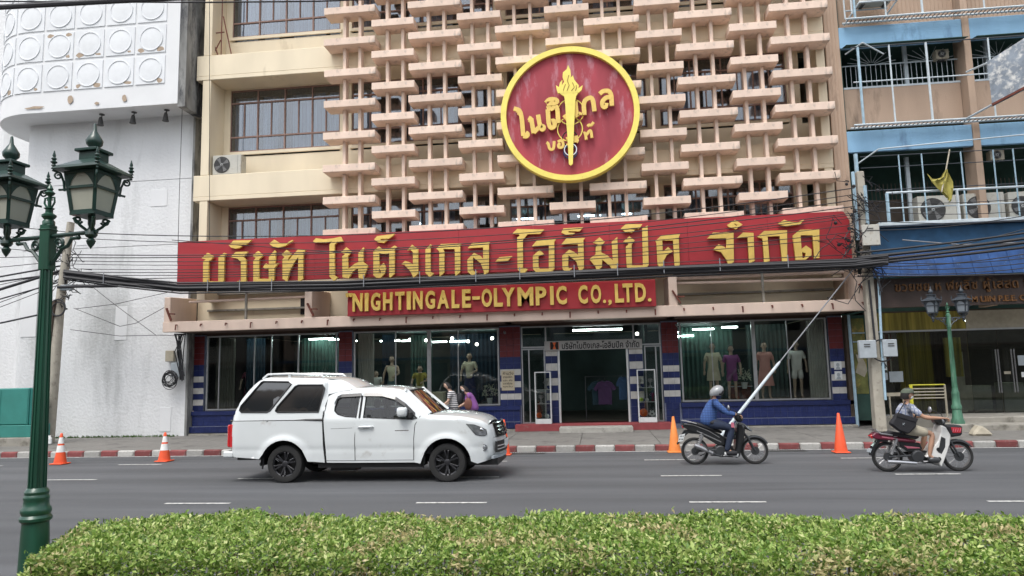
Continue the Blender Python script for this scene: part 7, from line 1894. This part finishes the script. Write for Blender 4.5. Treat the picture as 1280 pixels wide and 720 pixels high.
zs = rng.uniform(.3, HZ-.04, N4); xs = rng.uniform(HX0, HX1, N4); ys = HY1-rng.exponential(.05, N4)+.03
parts_.append(leaves(N4, xs, ys, zs, .3, .037))
# stray shoots
N5 = 600
xs = rng.uniform(HX0+.3, HX1, N5); ys = rng.uniform(HY0, HY1, N5); parts_.append(leaves(N5, xs, ys, surf_h(xs, ys)+rng.uniform(-.02, .012, N5), .3, .045))
V = np.concatenate(parts_).reshape(-1, 3); nl = len(V)//5
idx = np.arange(nl)*5
F = np.stack([np.stack([idx, idx+1, idx+4], 1), np.stack([idx+1, idx+2, idx+4], 1), np.stack([idx, idx+4, idx+3], 1), np.stack([idx+4, idx+2, idx+3], 1)], 1).reshape(-1, 3)
me = bpy.data.meshes.new('foliage'); me.vertices.add(len(V)); me.vertices.foreach_set('co', V.astype(np.float32).ravel())
me.loops.add(F.size); me.loops.foreach_set('vertex_index', F.ravel().astype(np.int32)); me.polygons.add(len(F)); me.polygons.foreach_set('loop_start', (np.arange(len(F))*3).astype(np.int32)); me.polygons.foreach_set('loop_total', np.full(len(F), 3, np.int32))
me.update(); me.materials.append(M['hedge_leaf']); o = link('foliage', me, hedge); o['kind'] = 'stuff'
q = MB(); rnd = random.Random(9)
for i in range(700):
    x = rnd.uniform(HX0+.35, HX1); y = rnd.uniform(HY0, HY1-.1); z = rnd.uniform(.14, .3)
    p = Vector((x, y, z)); d = Vector((rnd.uniform(-.3, .3), rnd.uniform(-.3, .2), 1)).normalized(); l = HZ-.06-z
    q.tube([p, p+d*l*.5+Vector((rnd.uniform(-.04, .04), 0, 0)), p+Vector((d.x*.7, d.y*.7, 1))*l], [.008, .006, .003], 4)
o = q.build('twigs', 'hedge_twig', hedge, fix=False); o['kind'] = 'stuff'
# ================================================================ THE OTHER SIDE OF THE STREET (behind the viewer, mirrored in glass and paint)
labs = ['grey shophouse row across the street behind the viewer, seen only in reflections', 'tan shophouse across the street behind the viewer', 'pale green shophouse across the street behind the viewer', 'tall beige block across the street behind the viewer', 'weathered concrete shophouse across the street behind the viewer']
for i, (x0, x1, h, m) in enumerate(((-62, -30, 13, 'old_concrete'), (-29.5, -12, 15, 'tan_wall'), (-11.5, 6, 12, 'box_grey'), (6.5, 26, 17, 'box_beige'), (26.5, 60, 14, 'old_concrete'))):
    t = thing('shophouse', labs[i], 'building', ((x0+x1)/2, -19, 0), 'shophouses across the street')
    q = MB(); q.box(x0, x1, -30, -19, 0, h); q.build('wall', m, t)
    n = int((x1-x0)/4)
    wm = MB(); wm.box(0, 2.6, 0, .05, 0, 1.7); wm = wm.mesh('window', 'dark_void')
    sm = MB(); sm.box(0, 3.4, 0, .06, 0, 3.0); sm = sm.mesh('shop_opening', 'dark_void')
    for k in range(n):
        for z in range(int((h-4.5)/3.6)+1): link('window', wm, t, (x0+.7+k*4, -19.0, 5.2+z*3.6))
        link('shop_opening', sm, t, (x0+.4+k*4, -19.0, .1))
    q = MB(); q.box(x0, x1, -19, -17, 3.4, 3.6); q.build('awning', 'navy_awning' if i % 2 else 'soffit_dark', t)

for o in bpy.data.objects:      # small print, too fine to pick apart letter by letter
    if o.name.split('.')[0] in ('lettering', 'plate_character'): o['kind'] = 'stuff'
